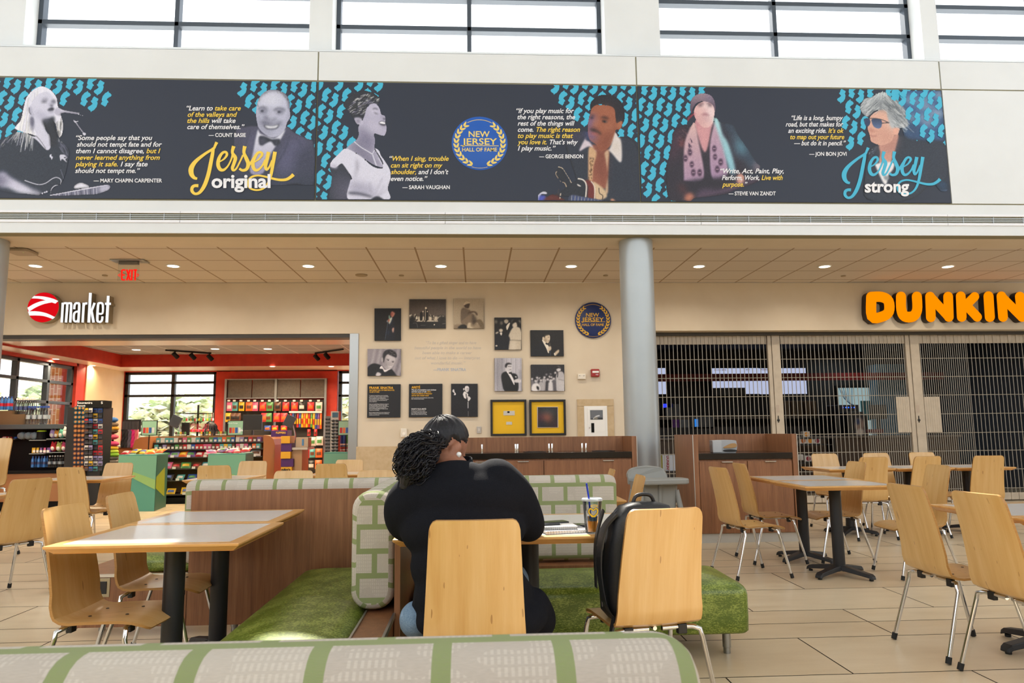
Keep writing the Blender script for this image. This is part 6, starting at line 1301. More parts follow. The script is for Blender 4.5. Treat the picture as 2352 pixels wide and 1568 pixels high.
# menu screens
for i, (lab, u0, v0, u1, v1, cut, txt) in enumerate((('lit menu screen cut off by the grey column', 1490, 845, 1528, 905, None, []), ('lit stepped menu screen left of the middle gate post', 1638, 845, 1742, 905, (1712, 890), [('ALL-DAY BITES', 1640, 1668, 850.5), ('EATS', 1713, 1722, 850)]), ('lit menu screen behind the middle gate post', 1745.5, 845, 1850, 905, None, [('REFRESHERS', 1748, 1782, 850)]))):
    Y = 15.6; a, b = atY(u0, v1, Y), atY(u1, v0, Y); t = thing('menu_screen', lab, 'screen', ((a.x+b.x)/2, Y, a.z), 0, 'menu screens over the shop counter')
    g = MB(); g.box(a.x-.02, b.x+.02, Y+.003, Y+.06, a.z-.02, b.z+.02); g.box((a.x+b.x)/2-.1, (a.x+b.x)/2+.1, Y+.05, 15.999, b.z-.25, b.z-.1); g.build('housing', M_dark, t, world=True)
    g = MB()
    if cut: c = atY(*cut, Y); g.box(a.x, c.x, Y, Y+.004, c.z, b.z); g.box(c.x, b.x, Y, Y+.004, a.z, b.z)
    else: g.box(a.x, b.x, Y, Y+.004, a.z, b.z)
    s_ = g.build('display', M_screen, t, world=True)
    if txt: lettering('screen_lettering', s_, Y-.003, [(s, x0, x1, y, 2.6, 0, .012) for s, x0, x1, y in txt], [mat('menu_red', '#b3303c', .5)])
# counter, shelves and machines
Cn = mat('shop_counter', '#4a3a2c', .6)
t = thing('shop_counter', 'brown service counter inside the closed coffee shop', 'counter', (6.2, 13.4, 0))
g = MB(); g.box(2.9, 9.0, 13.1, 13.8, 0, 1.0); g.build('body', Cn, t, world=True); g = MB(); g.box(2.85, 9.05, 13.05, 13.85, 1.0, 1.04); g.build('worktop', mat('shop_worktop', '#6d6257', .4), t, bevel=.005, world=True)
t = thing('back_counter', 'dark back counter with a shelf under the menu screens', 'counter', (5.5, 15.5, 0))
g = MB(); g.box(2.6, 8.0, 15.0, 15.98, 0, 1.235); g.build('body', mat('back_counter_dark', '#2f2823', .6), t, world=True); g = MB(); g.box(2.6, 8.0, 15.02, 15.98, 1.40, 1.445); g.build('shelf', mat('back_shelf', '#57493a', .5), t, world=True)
def machine(name, label, cat, u0, v0, u1, v1, Y, d, m, group=None):
    a, b = atY(u0, v1, Y), atY(u1, v0, Y); t = thing(name, label, cat, ((a.x+b.x)/2, Y, a.z), 0, group); g = MB(); g.box(a.x, b.x, Y, Y+d, a.z, b.z); g.build('housing', m, t, bevel=.012, world=True); return t, a, b
DM = mat('machine_black', '#141415', .35); GM = mat('machine_grey', '#5e5f62', .4)
for lab, u0, v0, u1, v1, m in (('grey coffee grinder by the left end of the gate', 1529, 935, 1545, 962, GM), ('black coffee brewer right of the grey grinder', 1546, 926, 1561, 962, DM), ('large grey machine on the left of the dark back counter', 1561, 955, 1586, 984, GM)):
    t, a, b = machine('coffee_machine', lab, 'coffee machine', u0, v0, u1, v1, 15.03, .4, m, 'machines behind the gate')
t, a, b = machine('coffee_machine', 'black brewer with a bright blue display near the middle of the back counter', 'coffee machine', 1586, 955, 1640, 985, 15.0, .4, DM); p = atY(1600, 972, 14.99)
g = MB(); g.box(p.x-.04, p.x+.03, 14.985, 15.0, p.z-.07, p.z+.09); g.build('display', mat('blue_display', '#2f7fd8', .4, emit=.9), t, world=True)
t, a, b = machine('drink_carton', 'purple carton on the dark back counter', 'carton', 1545, 962, 1560, 983.5, 15.02, .2, mat('purple_carton', '#6a1f86', .5))
t, a, b = machine('status_light', 'small square blue light glowing at the left behind the gate', 'light', 1524, 927, 1532, 938, 15.2, .03, mat('blue_lamp', '#2a38ff', .4, emit=1.6))
for i in range(5):
    u = 1804+15.5*i; t, a, b = machine('cup_dispenser', '%s brown cup stack from the left in the row behind the gate' % ORD[i], 'cup stack', u, 920, u+9, 958, 15.35, .12, mat('kraft_cup', '#6b5236', .6), 'cup stacks behind the gate')
t, a, b = machine('coffee_urn', 'tall black cold drink tower with a printed front panel behind the gate', 'drink machine', 1952, 945, 1985, 1030, 13.2, .3, DM)
p = Paint(1962, 952, 1984, 1003, .8, bg='#2d2a30'); p.ell(1974, 975, 11, 16, '#9a8378', 3); p.ell(1970, 968, 6, 7, '#3c4668', 2); p.ell(1976, 992, 10, 8, '#c7bcb4', 2); p.emit('front_print', t, 13.185)
t, a, b = machine('espresso_machine', 'wide black espresso machine with a row of blue lights behind the gate', 'coffee machine', 1925, 929, 1972, 955, 14.2, .5, DM); g = MB(); g.box(a.x-.1, b.x+.1, 14.1, 14.8, 0, a.z); g.build('base_cabinet', DM, t, world=True)
for u in (1936, 1943, 1949, 1955, 1962): p = atY(u, 935.5, 14.19); g = MB(); g.ell(p, (.012, .006, .012)); g.build('indicator_light', mat('blue_led', '#2a5cff', .4, emit=3), t, world=True)
t, a, b = machine('monitor', 'black register monitor in front of the lit back doorway', 'monitor', 1998, 929, 2037, 962, 13.5, .04, DM)
g = MB(); g.box((a.x+b.x)/2-.03, (a.x+b.x)/2+.03, 13.52, 13.56, 1.04, a.z+.02); g.build('stand', DM, t, world=True)
t, a, b = machine('bread_tray', 'tray of wrapped goods on the counter behind the gate', 'tray', 1990, 985, 2030, 994, 13.3, .3, mat('tray_pink', '#7d4a48', .6))
t, a, b = machine('counter_box', 'grey box with an orange logo on the shop counter', 'box', 2006, 1007, 2033, 1025, 13.2, .25, mat('box_grey', '#8d8a88', .5))
p0, p1 = atY(2011, 1016, 13.19), atY(2029, 1009, 13.19); g = MB(); g.box(p0.x, p1.x, 13.192, 13.2, p0.z, p1.z); g.build('logo_patch', mat('logo_orange', '#c8603c', .5), t, world=True)
for i, (u, v, c) in enumerate(((1853, 997, '#d08a2a'), (1845, 1012, '#a85a1c'), (1861, 1012, '#c9821f'), (1877, 1012, '#7a2030'), (1838, 1050, '#b9b6b0'), (1857, 1053, '#8a2030'))):
    t, a, b = machine('tea_carton', '%s small white carton with a round coloured spot stacked behind the gate' % ('topmost', 'left middle', 'middle', 'right middle', 'low left', 'low right')[i], 'carton', u-7.5, v-7, u+7.5, v+7, 12.6, .12, mat('carton_white', '#c9c3bd', .6), 'white cartons behind the gate')
    p = atY(u, v, 12.595); g = MB(); g.lathe([(.04, 0), (.04, .003)], (p.x, 12.598, p.z), 16, 'y'); g.build('spot_print', mat('spot'+c[1:], c, .5), t, world=True)
t = thing('carton_shelf', 'low dark shelf unit holding white cartons behind the gate', 'shelf', (5.9, 12.7, 0)); zz = [atY(1850, y, 12.6).z for y in (1005, 1020, 1061)]
g = MB()
for z in zz[:2]: g.box(5.52, 6.35, 12.58, 12.85, z-.02, z-.002)
g.box(5.5, 6.4, 12.58, 12.85, zz[2]-.02, zz[2]-.002); g.build('shelf', DM, t, world=True); g = MB(); g.box(5.48, 5.52, 12.6, 12.85, 0, 1.0); g.box(6.36, 6.4, 12.6, 12.85, 0, 1.0); g.build('upright', DM, t, world=True)
# lit doorway to the kitchen
a, b = atY(1930, 1010, 15.98), atY(2020, 890, 15.98); t = struct(thing('door_1', None, None, ((a.x+b.x)/2, 15.97, 0)))
g = MB(); g.quad((a.x, 15.985, 0), (b.x, 15.985, 0), (b.x, 15.985, b.z), (a.x, 15.985, b.z)); g.build('lit_room', mat('kitchen_lit', '#b7d3d6', .6, emit=.55), t, world=True)
g = MB()
for x in (a.x-.05, b.x): g.box(x, x+.05, 15.93, 16.0, 0, b.z+.05)
g.box(a.x, b.x, 15.93, 16.0, b.z, b.z+.05); g.build('door_frame', DM, t, world=True)
g = MB(); c, d = atY(1980, 965, 15.95), atY(2008, 920, 15.95); g.box(c.x, d.x, 15.94, 15.97, c.z, d.z); g.build('notice', mat('notice_teal', '#5f8d8c', .6), t, world=True)
g = MB(); c = atY(1938, 905, 15.95)
for k in range(7): g.tube(spline([(c.x-.1+.05*k, 15.95, c.z+.15), (c.x+.05*k*.6, 15.94, c.z-.1-.03*k), (c.x+.2+.02*k, 15.95, c.z-.25)], 4), .006, 5)
g.build('cable', mat('blue_cable', '#2b5f9a', .5), t, world=True)
g = MB(); a2, b2 = atY(2025, 1010, 15.6), atY(2090, 900, 15.6); g.box(a2.x, b2.x, 15.6, 15.98, 0, 2.6); struct(g.build('wall_shop_nib', mat('shop_blue_wall', '#5f7f92', .6)))
l = bpy.data.lights.new('kitchen_lamp', 'AREA'); l.energy = 6; l.size = .6; l.color = (.7, .9, 1); lo = bpy.data.objects.new('kitchen_lamp', l); COL.objects.link(lo); lo.location = (atY(1975, 880, 15.0).x, 15.2, 2.8)
# tall supply carton standing inside the gate
a, b = atY(1521, 1081, 11.75), atY(1542, 1045, 11.75); t = thing('supply_carton', 'white carton with red vertical lettering behind the gate beside the column', 'carton', ((a.x+b.x)/2, 11.75, a.z))
g = MB(); g.box(a.x, b.x+.1, 11.75, 12.0, a.z, b.z); g.build('body', mat('carton_pale', '#c3cad6', .6), t, world=True); g = MB(); g.box(a.x-.015, a.x+.012, 11.745, 12.0, a.z, b.z); g.build('edge_band', mat('carton_olive', '#8f8a3c', .6), t, world=True)
lettering('carton_lettering', t, 11.744, [('DUNKIN’', 0, 33, 0, 5.6, 0, .03)], [mat('carton_red', '#9c1c2c', .5)], fn=lambda U, V: plane_pts(1531-V*1., 1046.5+U, 11.744))
t = thing('carton_stand', 'dark low cabinet under the lettered carton behind the gate', 'cabinet', ((a.x+b.x)/2, 11.9, 0)); g = MB(); g.box(a.x-.15, b.x+.5, 11.7, 12.2, 0, a.z-.002); g.build('body', mat('back_counter_dark', '#2f2823', .6), t, world=True)
# ================================================================ the market
MR = mottled('market_red', '#b02a1a', '#c03a26', 7, .55); CRM = mottled('cream_paint', '#dcc9a0', '#e2d0a9', 4, .6)
XL, YBk = -8.22, 17.1
def mwalls():
    fr = atY(285, 860, YBk).x, atY(497, 860, YBk).x, atY(775, 860, YBk).x
    g = MB(); g.use(MR); g.box(fr[1], fr[2], YBk, YBk+.25, 0, 2.7); g.box(-1.9, -1.7, YW+.3, YBk, 0, 3.0); g.box(XL-.3, -1.7, YBk, YBk+.25, 2.66, 3.2); g.box(fr[0], fr[1], YBk, YBk+.25, 0, .9); g.box(fr[2], -1.7, YBk, YBk+.25, 0, .9)
    struct(g.build('wall_market_back'))
    g = MB(); g.use(MR); x0 = atY(268, 860, YBk).x; g.box(x0, fr[0], YBk-.02, YBk+.25, 0, 2.7); g.box(XL-.3, XL, 15.15, 15.5, 0, 2.7)
    g.use(CRM); g.box(XL-.3, x0, 16.1, YBk+.25, 0, 2.7); g.box(XL-.3, XL+.02, 15.5, 17.1, 0, 2.7); struct(g.build('wall_market_corner'))
    g = MB(); g.use(MR); g.box(XL-.3, XL, YW+.3, 12.6, 0, 2.7); g.box(XL-.3, XL, 12.6, 15.2, 2.62, 3.2); g.box(XL-.3, XL, 12.6, 15.2, 0, .5); struct(g.build('wall_market_left'))
    g = MB(); g.use(MR); g.box(XL, -7.78, YW+.3, 16.2, 2.685, 2.96); g.box(-8.2, -1.9, 16.05, YBk, 2.685, 2.96)
    g.use(mat('bulkhead_soffit', '#e3d3c4', .35)); g.box(XL, -7.78, YW+.3, 16.05, 2.68, 2.686); g.box(XL, -1.9, 16.05, YBk, 2.68, 2.686); struct(g.build('ceiling_bulkhead'))
    g = MB(); g.use(mat('bulkhead_soffit', '#e3d3c4', .35)); g.box(-7.78, -1.9, YW+.3, 12.5, 2.72, 2.96); struct(g.build('ceiling_market_front'))
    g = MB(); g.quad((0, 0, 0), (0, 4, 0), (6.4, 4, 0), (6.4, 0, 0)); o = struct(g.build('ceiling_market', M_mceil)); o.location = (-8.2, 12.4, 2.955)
    return fr
fr = mwalls()
def glazing(n, axis, a0, a1, c, z0, z1, vs, hs, m=M_darkmetal):
    loc = (a0, c, z0) if axis == 'x' else (c, a0, z0); t = struct(thing('window_%d' % n, None, None, loc)); g = MB(); w_ = .04
    def bx(p0, p1, za, zb): g.box(p0, p1, c-.04, c+.06, za, zb) if axis == 'x' else g.box(c-.06, c+.04, p0, p1, za, zb)
    for v in [a0+w_]+list(vs)+[a1-w_]: bx(v-w_, v+w_, z0, z1)
    for h in [z0+w_]+list(hs)+[z1-w_]: bx(a0, a1, h-.028, h+.028)
    g.build('window_frame', m, t, bevel=.004, world=True)
    g = MB(); g.quad(*([(a0, c+.02, z0), (a1, c+.02, z0), (a1, c+.02, z1), (a0, c+.02, z1)] if axis == 'x' else [(c-.02, a0, z0), (c-.02, a1, z0), (c-.02, a1, z1), (c-.02, a0, z1)])); g.build('window_glass', M_glass, t, world=True)
glazing(8, 'x', fr[0], fr[1], YBk+.1, .9, 2.67, [atY(394, 900, YBk).x], [atY(394, 878, YBk).z, atY(394, 908, YBk).z], mat('black_frame', '#22252a', .4, .3))
glazing(9, 'x', fr[2]+.02, -1.9, YBk+.1, .9, 2.67, [], [atY(790, 878, YBk).z, atY(790, 908, YBk).z], mat('black_frame', '#22252a', .4, .3))
glazing(10, 'y', 12.6, 15.16, XL-.1, .5, 2.62, [13.35, 14.3], [2.25, 1.85])
# brick pier and greenery outside the windows
br = mat('outdoor_brick', '#a8683c', .8); tb = NT(br); bk = tb.new('TexBrick', {'Vector': tb.coords('Object', rot=(R(90), 0, R(90))), 'Color1': lin('#b0703f')+(1,), 'Color2': lin('#c28552')+(1,), 'Mortar': lin('#d8cbb8')+(1,), 'Scale': 1., 'Brick Width': .22, 'Row Height': .075, 'Mortar Size': .008}); tb.base(bk.outputs[0])
g = MB(); g.box(-9.15, -8.8, 15.75, 16.4, 0, 3.0); tag(g.build('outdoor_pillar', br), kind='structure')
def foliage(name, label, x0, x1, y0, y1, h, n, cols, seed):
    r = random.Random(seed); t = thing(name, label, 'tree', ((x0+x1)/2, (y0+y1)/2, 0), 0, 'trees outside the market windows'); g = MB()
    for c in cols: g.use(c)
    for i in range(n):
        a = r.random()*6.28; q = r.random()**.5; cx, cy = (x0+x1)/2+math.cos(a)*q*(x1-x0)/2, (y0+y1)/2+math.sin(a)*q*(y1-y0)/2; cz = h*(.25+.75*r.random()*math.sqrt(max(.05, 1-q*q)))
        s = .10+.22*r.random(); g.cm = r.randrange(len(cols)); M = Matrix.Rotation(r.random()*6, 3, 'Z') @ Matrix.Rotation(r.random()*3, 3, 'X')
        g.add([Vector((cx, cy, cz))+M @ Vector(v)*s for v in ((-1, 0, 0), (0, -.55, .1), (1, 0, 0), (0, .55, .1))], [(0, 1, 2, 3)])
    g.build('foliage', None, t, world=True); g = MB(); cx, cy = (x0+x1)/2, (y0+y1)/2; g.tube([(cx, cy, 0), (cx+.05, cy, h*.5), (cx, cy+.05, h*.8)], [.14, .1, .05], 8); g.build('trunk', mat('bark', '#6b5a45', .9), t, smooth=50, world=True)
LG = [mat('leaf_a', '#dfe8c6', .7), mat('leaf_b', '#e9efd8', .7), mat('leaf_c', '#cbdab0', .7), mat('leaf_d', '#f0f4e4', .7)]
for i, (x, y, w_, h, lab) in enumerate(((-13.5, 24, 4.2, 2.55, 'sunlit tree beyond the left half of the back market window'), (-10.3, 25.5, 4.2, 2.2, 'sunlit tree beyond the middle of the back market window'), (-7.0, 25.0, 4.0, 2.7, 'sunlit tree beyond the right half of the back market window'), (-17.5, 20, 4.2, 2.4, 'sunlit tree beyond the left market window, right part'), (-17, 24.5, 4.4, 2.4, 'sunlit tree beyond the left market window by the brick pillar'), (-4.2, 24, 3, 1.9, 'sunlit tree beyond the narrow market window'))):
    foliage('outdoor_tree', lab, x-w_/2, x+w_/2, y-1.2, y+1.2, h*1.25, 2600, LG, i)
g = MB(); g.box(-30, 14, 17.4, 40, -.15, -.1); g.box(-30, -8.6, 8, 17.4, -.15, -.1); tag(g.build('ground', mat('outdoor_ground', '#b9b8a4', .9)), kind='structure')
# lamps
for i, (u, v) in enumerate(((27, 779), (165, 779), (235, 779), (628, 777))):
    Y = 11.9; p = atZ(u, v, 2.715); can(p.x, p.y, 2.718, 'round downlight just inside the market opening, %s from the left' % ORD[i], 'market front downlights', 20, r=.07)
for i, (u, v) in enumerate(((313, 803), (386, 787), (514, 786), (494, 801), (641, 786), (615, 801))): p = atZ(u, v, 2.95); can(p.x, p.y, 2.95, 'round downlight in the grey market ceiling, %s' % ['above the back window', 'left of the track lights', 'near the middle', 'behind the middle one', 'right of the middle', 'right and farther back'][i], 'market ceiling downlights', 45, r=.08)
for i, (u, v) in enumerate(((128, 824), (212, 839), (626, 841), (761, 841))): p = atZ(u, v, 2.68); can(p.x, p.y, 2.678, 'round downlight in the pale soffit, %s' % ['over the left window', 'at the left corner', 'over the red wall', 'over the narrow window'][i], 'market soffit downlights', 16, r=.06)
for i, (pts, hd) in enumerate((([(380, 804), (485, 811)], (402, 441, 482)), ([(724, 811), (788, 802)], (727, 751)))):
    a, b = atZ(*pts[0], 2.93), atZ(*pts[1], 2.93); t = thing('track_light', 'black ceiling track with small spot heads, %s' % ('left' if i == 0 else 'right')+' one in the market', 'track light', tuple(a), 0, 'market track lights')
    g = MB(); g.tube([a, b], .018, 6); g.build('track', M_black, t, world=True)
    for u in hd:
        f_ = (u-pts[0][0])/(pts[1][0]-pts[0][0]); q = a.lerp(b, f_); g = MB(); g.tube([q, q+Vector((0, 0, -.06))], .012, 6); g.tube([q+Vector((-.03, -.03, -.05)), q+Vector((.04, .05, -.14))], .045, 10); g.build('spot_head', M_black, t, smooth=50, world=True)
for i, (u0, v0, u1, v1) in enumerate(((290, 786, 356, 791), (738, 784, 802, 789))):
    a, b = atZ(u0, v0, 2.95), atZ(u1, v1, 2.95); t = thing('ceiling_diffuser', 'dark square air diffuser in the market ceiling, %s' % ('left one' if i == 0 else 'right one'), 'air vent', (a.x, a.y, 2.94), 0, 'market ceiling diffusers'); g = MB(); x0, x1, y0 = min(a.x, b.x), max(a.x, b.x), min(a.y, b.y)
    g.box(x0, x1, y0-.3, y0+.3, 2.935, 2.953); g.build('frame', M_white, t, world=True); g = MB(); g.box(x0+.06, x1-.06, y0-.24, y0+.24, 2.928, 2.936); g.build('grille', M_black, t, world=True)
# ---------------------------------------------------------------- fixtures
PW = mat('gondola_wood', '#a8673a', .5); BK = M_black
gx0, gx1, gy = -6.12, -3.55, 13.2
t = thing('candy_shelves', 'long wood-ended candy shelf unit facing us in the market', 'shelf unit', (-4.85, 13.4, 0))
for x, w_ in ((gx0, .3), (gx1-.2, .2)):
    g = MB(); q_ = [(x, .06), (x+w_, .06), (x+w_, 1.17)]+([(x+.12, 1.16), (x+.03, 1.1), (x, 1.0)] if x == gx0 else [(x+w_-.12, 1.17), (x, 1.17)][1:]); 
    if x != gx0: q_ = [(x, .06), (x+w_, .06), (x+w_, 1.0), (x+w_-.03, 1.1), (x+w_-.1, 1.16), (x, 1.17)]
    g.prism(q_, lambda p, h: (p[0], h, p[1]), gy+.02 if x == gx0 else gy-.25, gy+.5); g.build('end_panel', PW, t, bevel=.004, world=True); g = MB()
g = MB(); g.box(gx0+.2, gx1-.2, gy+.33, gy+.4, .06, 1.17); g.build('back_panel', mat('gondola_back', '#9a6b45', .6), t, world=True)
g = MB(); g.box(gx0+.05, gx1-.05, gy-.2, gy+.5, 0, .1); g.build('plinth', BK, t, world=True)
SH = [1.055, .935, .80, .60, .40, .16]
for i, z in enumerate(SH): g = MB(); d = .06+.06*i; g.box(gx0+.28, gx1-.3, gy+.3-d-.1, gy+.34, z-.02, z); g.build('shelf', mat('shelf_dark', '#3a3230', .5), t, world=True)
PAL = [('red', '#b0202a'), ('blue', '#2c4f9c'), ('green', '#4d8a4e'), ('pink', '#c85a86'), ('orange', '#d8642a'), ('yellow', '#d9ad2a'), ('purple', '#6d4a8c'), ('teal', '#4f9aa0'), ('white', '#cfcac6'), ('brown', '#5f3a28'), ('black', '#201e20'), ('lilac', '#8f86b4')]
def boxproto(name, w_, h, d, c, tagw=True):
    g = MB(); g.use(mat('pack_'+c[0], c[1], .4)); g.box(-w_/2, w_/2, 0, d, 0, h)
    if tagw: g.use(mat('price_white', '#ddd9d4', .5)); g.quad((-w_*.28, -.004, h*.1), (w_*.28, -.004, h*.1), (w_*.28, -.004, h*.55), (-w_*.28, -.004, h*.55))
    else: g.use(mat('pack_b'+PAL[(PAL.index(c)+5) % 12][0], PAL[(PAL.index(c)+5) % 12][1], .4)); g.quad((-w_*.36, -.003, h*.45), (w_*.36, -.003, h*.45), (w_*.36, -.003, h*.8), (-w_*.36, -.003, h*.8))
    o = g.build(name); o['category'] = 'x'; return o
def bagproto(name, w_, h, d, c, c2):
    g = MB(); n, m_ = 7, 8; vs = []
    for s in (-1, 1):
        for j in range(m_+1):
            for i in range(n+1):
                x, z = i/n*2-1, j/m_; b = (1-abs(x)**2.5)*max(0, math.sin(math.pi*min(1, max(0, (z-.06)/.88))))**.6
                vs.append((x*w_/2*(1-.06*b), s*d/2*b, z*h))
    W2 = n+1; L = (m_+1)*W2; g.use(mat('pack_'+c[0], c[1], .3)); g.use(mat('pack_'+c2[0], c2[1], .3))
    fs = []
    for s in (0, 1):
        for j in range(m_):
            for i in range(n):
                q_ = [s*L+j*W2+i, s*L+j*W2+i+1, s*L+(j+1)*W2+i+1, s*L+(j+1)*W2+i]; fs.append(q_[::-1] if s else q_); g.m.append(1 if (2 <= j <= 4 and 1 <= i <= n-2) else 0)
    g.v = vs; g.f = fs; return g.build(name, smooth=40)
PROTO = {}
def put(kind, make, x, y, z, label, cat, group, rz=0., rx=0., sc=1.):
    key = kind
    if key not in PROTO: PROTO[key] = make(); o = PROTO[key]
    else: o = PROTO[key].copy(); COL.objects.link(o)
    o.location = (x, y, z); o.rotation_euler = (rx, 0, rz); o.scale = (sc, sc, sc); tag(o, label, cat, group); return o
rg = random.Random(11); NM = ['top', 'second', 'third', 'fourth', 'fifth', 'lowest']
for r_, (z, n, w_, h) in enumerate(zip(SH, (24, 26, 13, 11, 9, 7), (.075, .07, .12, .14, .14, .16), (.085, .085, .07, .09, .09, .1))):
    d = .06+.06*r_; x0, x1 = gx0+.34, gx1-.36
    for i in range(n):
        c = PAL[rg.randrange(12)]; x = x0+(x1-x0)*(i+.5)/n; y = gy+.3-d-.08
        if r_ < 2: put('gum_box_'+c[0], lambda: boxproto('gum_box', w_, h, .1, c), x, y, z, '%s gum box, %s from the left on the %s candy shelf' % (c[0], ORD[i], NM[r_]), 'candy box', 'gum boxes on the candy shelves')
        else:
            c2 = PAL[(PAL.index(c)+rg.choice((1, 3, 8))) % 12]; put('candy_bag_'+c[0], lambda: bagproto('candy_bag', .17, .13, .06, c, c2), x, y+.05, z, '%s candy pack, %s from the left on the %s candy shelf' % (c[0], ORD[i], NM[r_]), 'candy pack', 'candy packs on the candy shelves', rg.uniform(-.2, .2), R(-35), rg.uniform(.85, 1.05))
            if i % 2 == 0:
                put('price_tag', lambda: (lambda g: g.box(-.03, .03, -.004, 0, -.02, .02).build('price_tag', mat('price_white', '#ddd9d4', .5)))(MB()), x, y-.03, z+.012, 'white price tag under the %s pack on the %s candy shelf' % (ORD[i], NM[r_]), 'price tag', 'price tags on the candy shelves')
for i in range(14):
    if 5 < i < 7: continue
    c = PAL[(9, 2, 5)[i % 3]]; u = (404+i*5.2) if i < 5 else 462+(i-5)*6.4 if i < 9 else 497+(i-9)*5; p = atY(u, 998, 13.35)
    put('drink_shot_'+c[0], lambda: (lambda g: g.use(mat('pack_'+c[0], c[1], .3)).lathe([(.018, 0), (.018, .06), (.01, .075)], (0, 0, 0), 8).use(mat('price_white', '#ddd9d4', .5)).lathe([(.0185, .01), (.0185, .03)], (0, 0, 0), 8).build('drink_shot', smooth=40))(MB()), p.x, 13.36, 1.172, 'small %s drink shot, %s from the left on top of the candy shelves' % (c[0], ORD[i]), 'drink bottle', 'drink shots on the candy shelves')
# back wall snack rack
ry = 16.95; a, b = atY(519, 870, ry), atY(748, 870, ry); t = thing('snack_rack', 'grey wall rack of hanging snack bags on the red market wall', 'display rack', ((a.x+b.x)/2, ry, 0)); zt = a.z
g = MB(); g.box(a.x, b.x, ry+.06, ry+.14, .1, zt-.5); g.build('back_panel', mat('slat_black', '#1d1b1b', .6), t, world=True)
mesh_m = mottled('perforated_grey', '#5c5753', '#6b6560', 30, .5, metal=.3)
for i in range(4): x0, x1 = a.x+.03+(b.x-a.x-.06)*i/4, a.x+.03+(b.x-a.x-.06)*(i+1)/4; g = MB(); g.box(x0+.01, x1-.01, ry+.05, ry+.07, zt-.44, zt-.02); g.build('mesh_panel', mesh_m, t, world=True)
for x in (a.x, (a.x+b.x)/2, b.x): g = MB(); g.box(x-.025, x+.025, ry+.0, ry+.1, 0, zt); g.build('upright', M_steel, t, world=True)
g = MB(); g.box(a.x, b.x, ry+.02, ry+.06, zt-.02, zt); g.box(a.x, b.x, ry+.02, ry+.06, zt-.46, zt-.44); g.build('rail', M_steel, t, world=True)
KS = lambda x, y: (500+x/3.584, 850+y/3.584)
def hang(lab, x, y0, y1, w_, c, c2, kind='snack_bag', cat='snack bag', Y=ry-.12, grp='snack bags on the wall rack'):
    p, q_ = atY(*KS(x, y1), Y), atY(*KS(x, y0), Y); h = q_.z-p.z; ww = w_/3.584*Y/1644
    put('%s_%s_%d' % (kind, c[0], round(h*20)), lambda: bagproto(kind, ww, h, .07, c, c2), p.x, Y, p.z, lab, cat, grp)
    if h > .2: put('price_tag', lambda: None, p.x, Y-.05, q_.z+.03, 'white tag above the %s' % lab.replace(' from the left', '').replace(' of the wall rack', '').replace(' on the wall rack', ''), 'price tag', 'price tags on the wall rack')
P = dict(PAL)
C_ = lambda n: (n, P[n])
for i, (x, c) in enumerate(((95, 'pink'), (140, 'teal'), (195, 'yellow'), (257, 'orange'), (308, 'pink'), (370, 'red'), (428, 'green'), (493, 'brown'), (560, 'red'), (632, 'red'), (692, 'black'), (765, 'red'), (832, 'white'))): hang('%s snack bag, %s from the left in the top row of the wall rack' % (c, ORD[i]), x, 262, 335, 54 if i > 2 else 44, C_(c), C_(['white', 'brown', 'black', 'brown', 'red', 'orange', 'brown', 'black', 'yellow', 'yellow', 'white', 'white', 'green'][i]))
for i, (x, c) in enumerate(((85, 'yellow'), (125, 'brown'), (160, 'brown'), (385, 'red'), (415, 'green'), (485, 'red'), (545, 'red'))): hang('%s snack bag, %s from the left in the second row of the wall rack' % (c, ORD[i]), x, 360, 425, 52, C_(c), C_(['green', 'black', 'black', 'white', 'red', 'yellow', 'white'][i]))
for i, (x, c) in enumerate(((410, 'blue'), (470, 'red'), (545, 'red'), (750, 'red'), (805, 'red'))): hang('%s snack bag, %s from the left in the third row of the wall rack' % (c, ORD[i]), x, 455 if i < 3 else 485, 500 if i < 3 else 540, 50 if i < 3 else 26, C_(c), C_(['orange', 'yellow', 'yellow', 'brown', 'brown'][i]))
for i, (x, y, c) in enumerate(((780, 555, 'white'), (838, 550, 'white'), (728, 655, 'red'), (778, 650, 'teal'), (832, 650, 'orange'), (770, 750, 'black'), (828, 745, 'orange'))): hang('%s chip bag in the lower right of the wall rack, %s' % (c, ['upper left', 'upper right', 'middle left', 'centre', 'middle right', 'bottom left', 'bottom right'][i]), x, y, y+68, 52, C_(c), C_(['brown', 'orange', 'yellow', 'green', 'brown', 'white', 'red'][i]))
for i in range(14): c = ['red', 'blue', 'black', 'red', 'blue', 'yellow', 'orange', 'yellow', 'red', 'green', 'yellow', 'blue', 'purple', 'orange'][i]; x = 600+i*19; hang('%s meat stick, %s from the left on the wall rack' % (c, ORD[i]), x, 355, 470 if i < 10 else 482, 17, C_(c), C_('yellow' if c != 'yellow' else 'red'), 'meat_stick', 'meat stick', ry-.1, 'meat sticks on the wall rack')
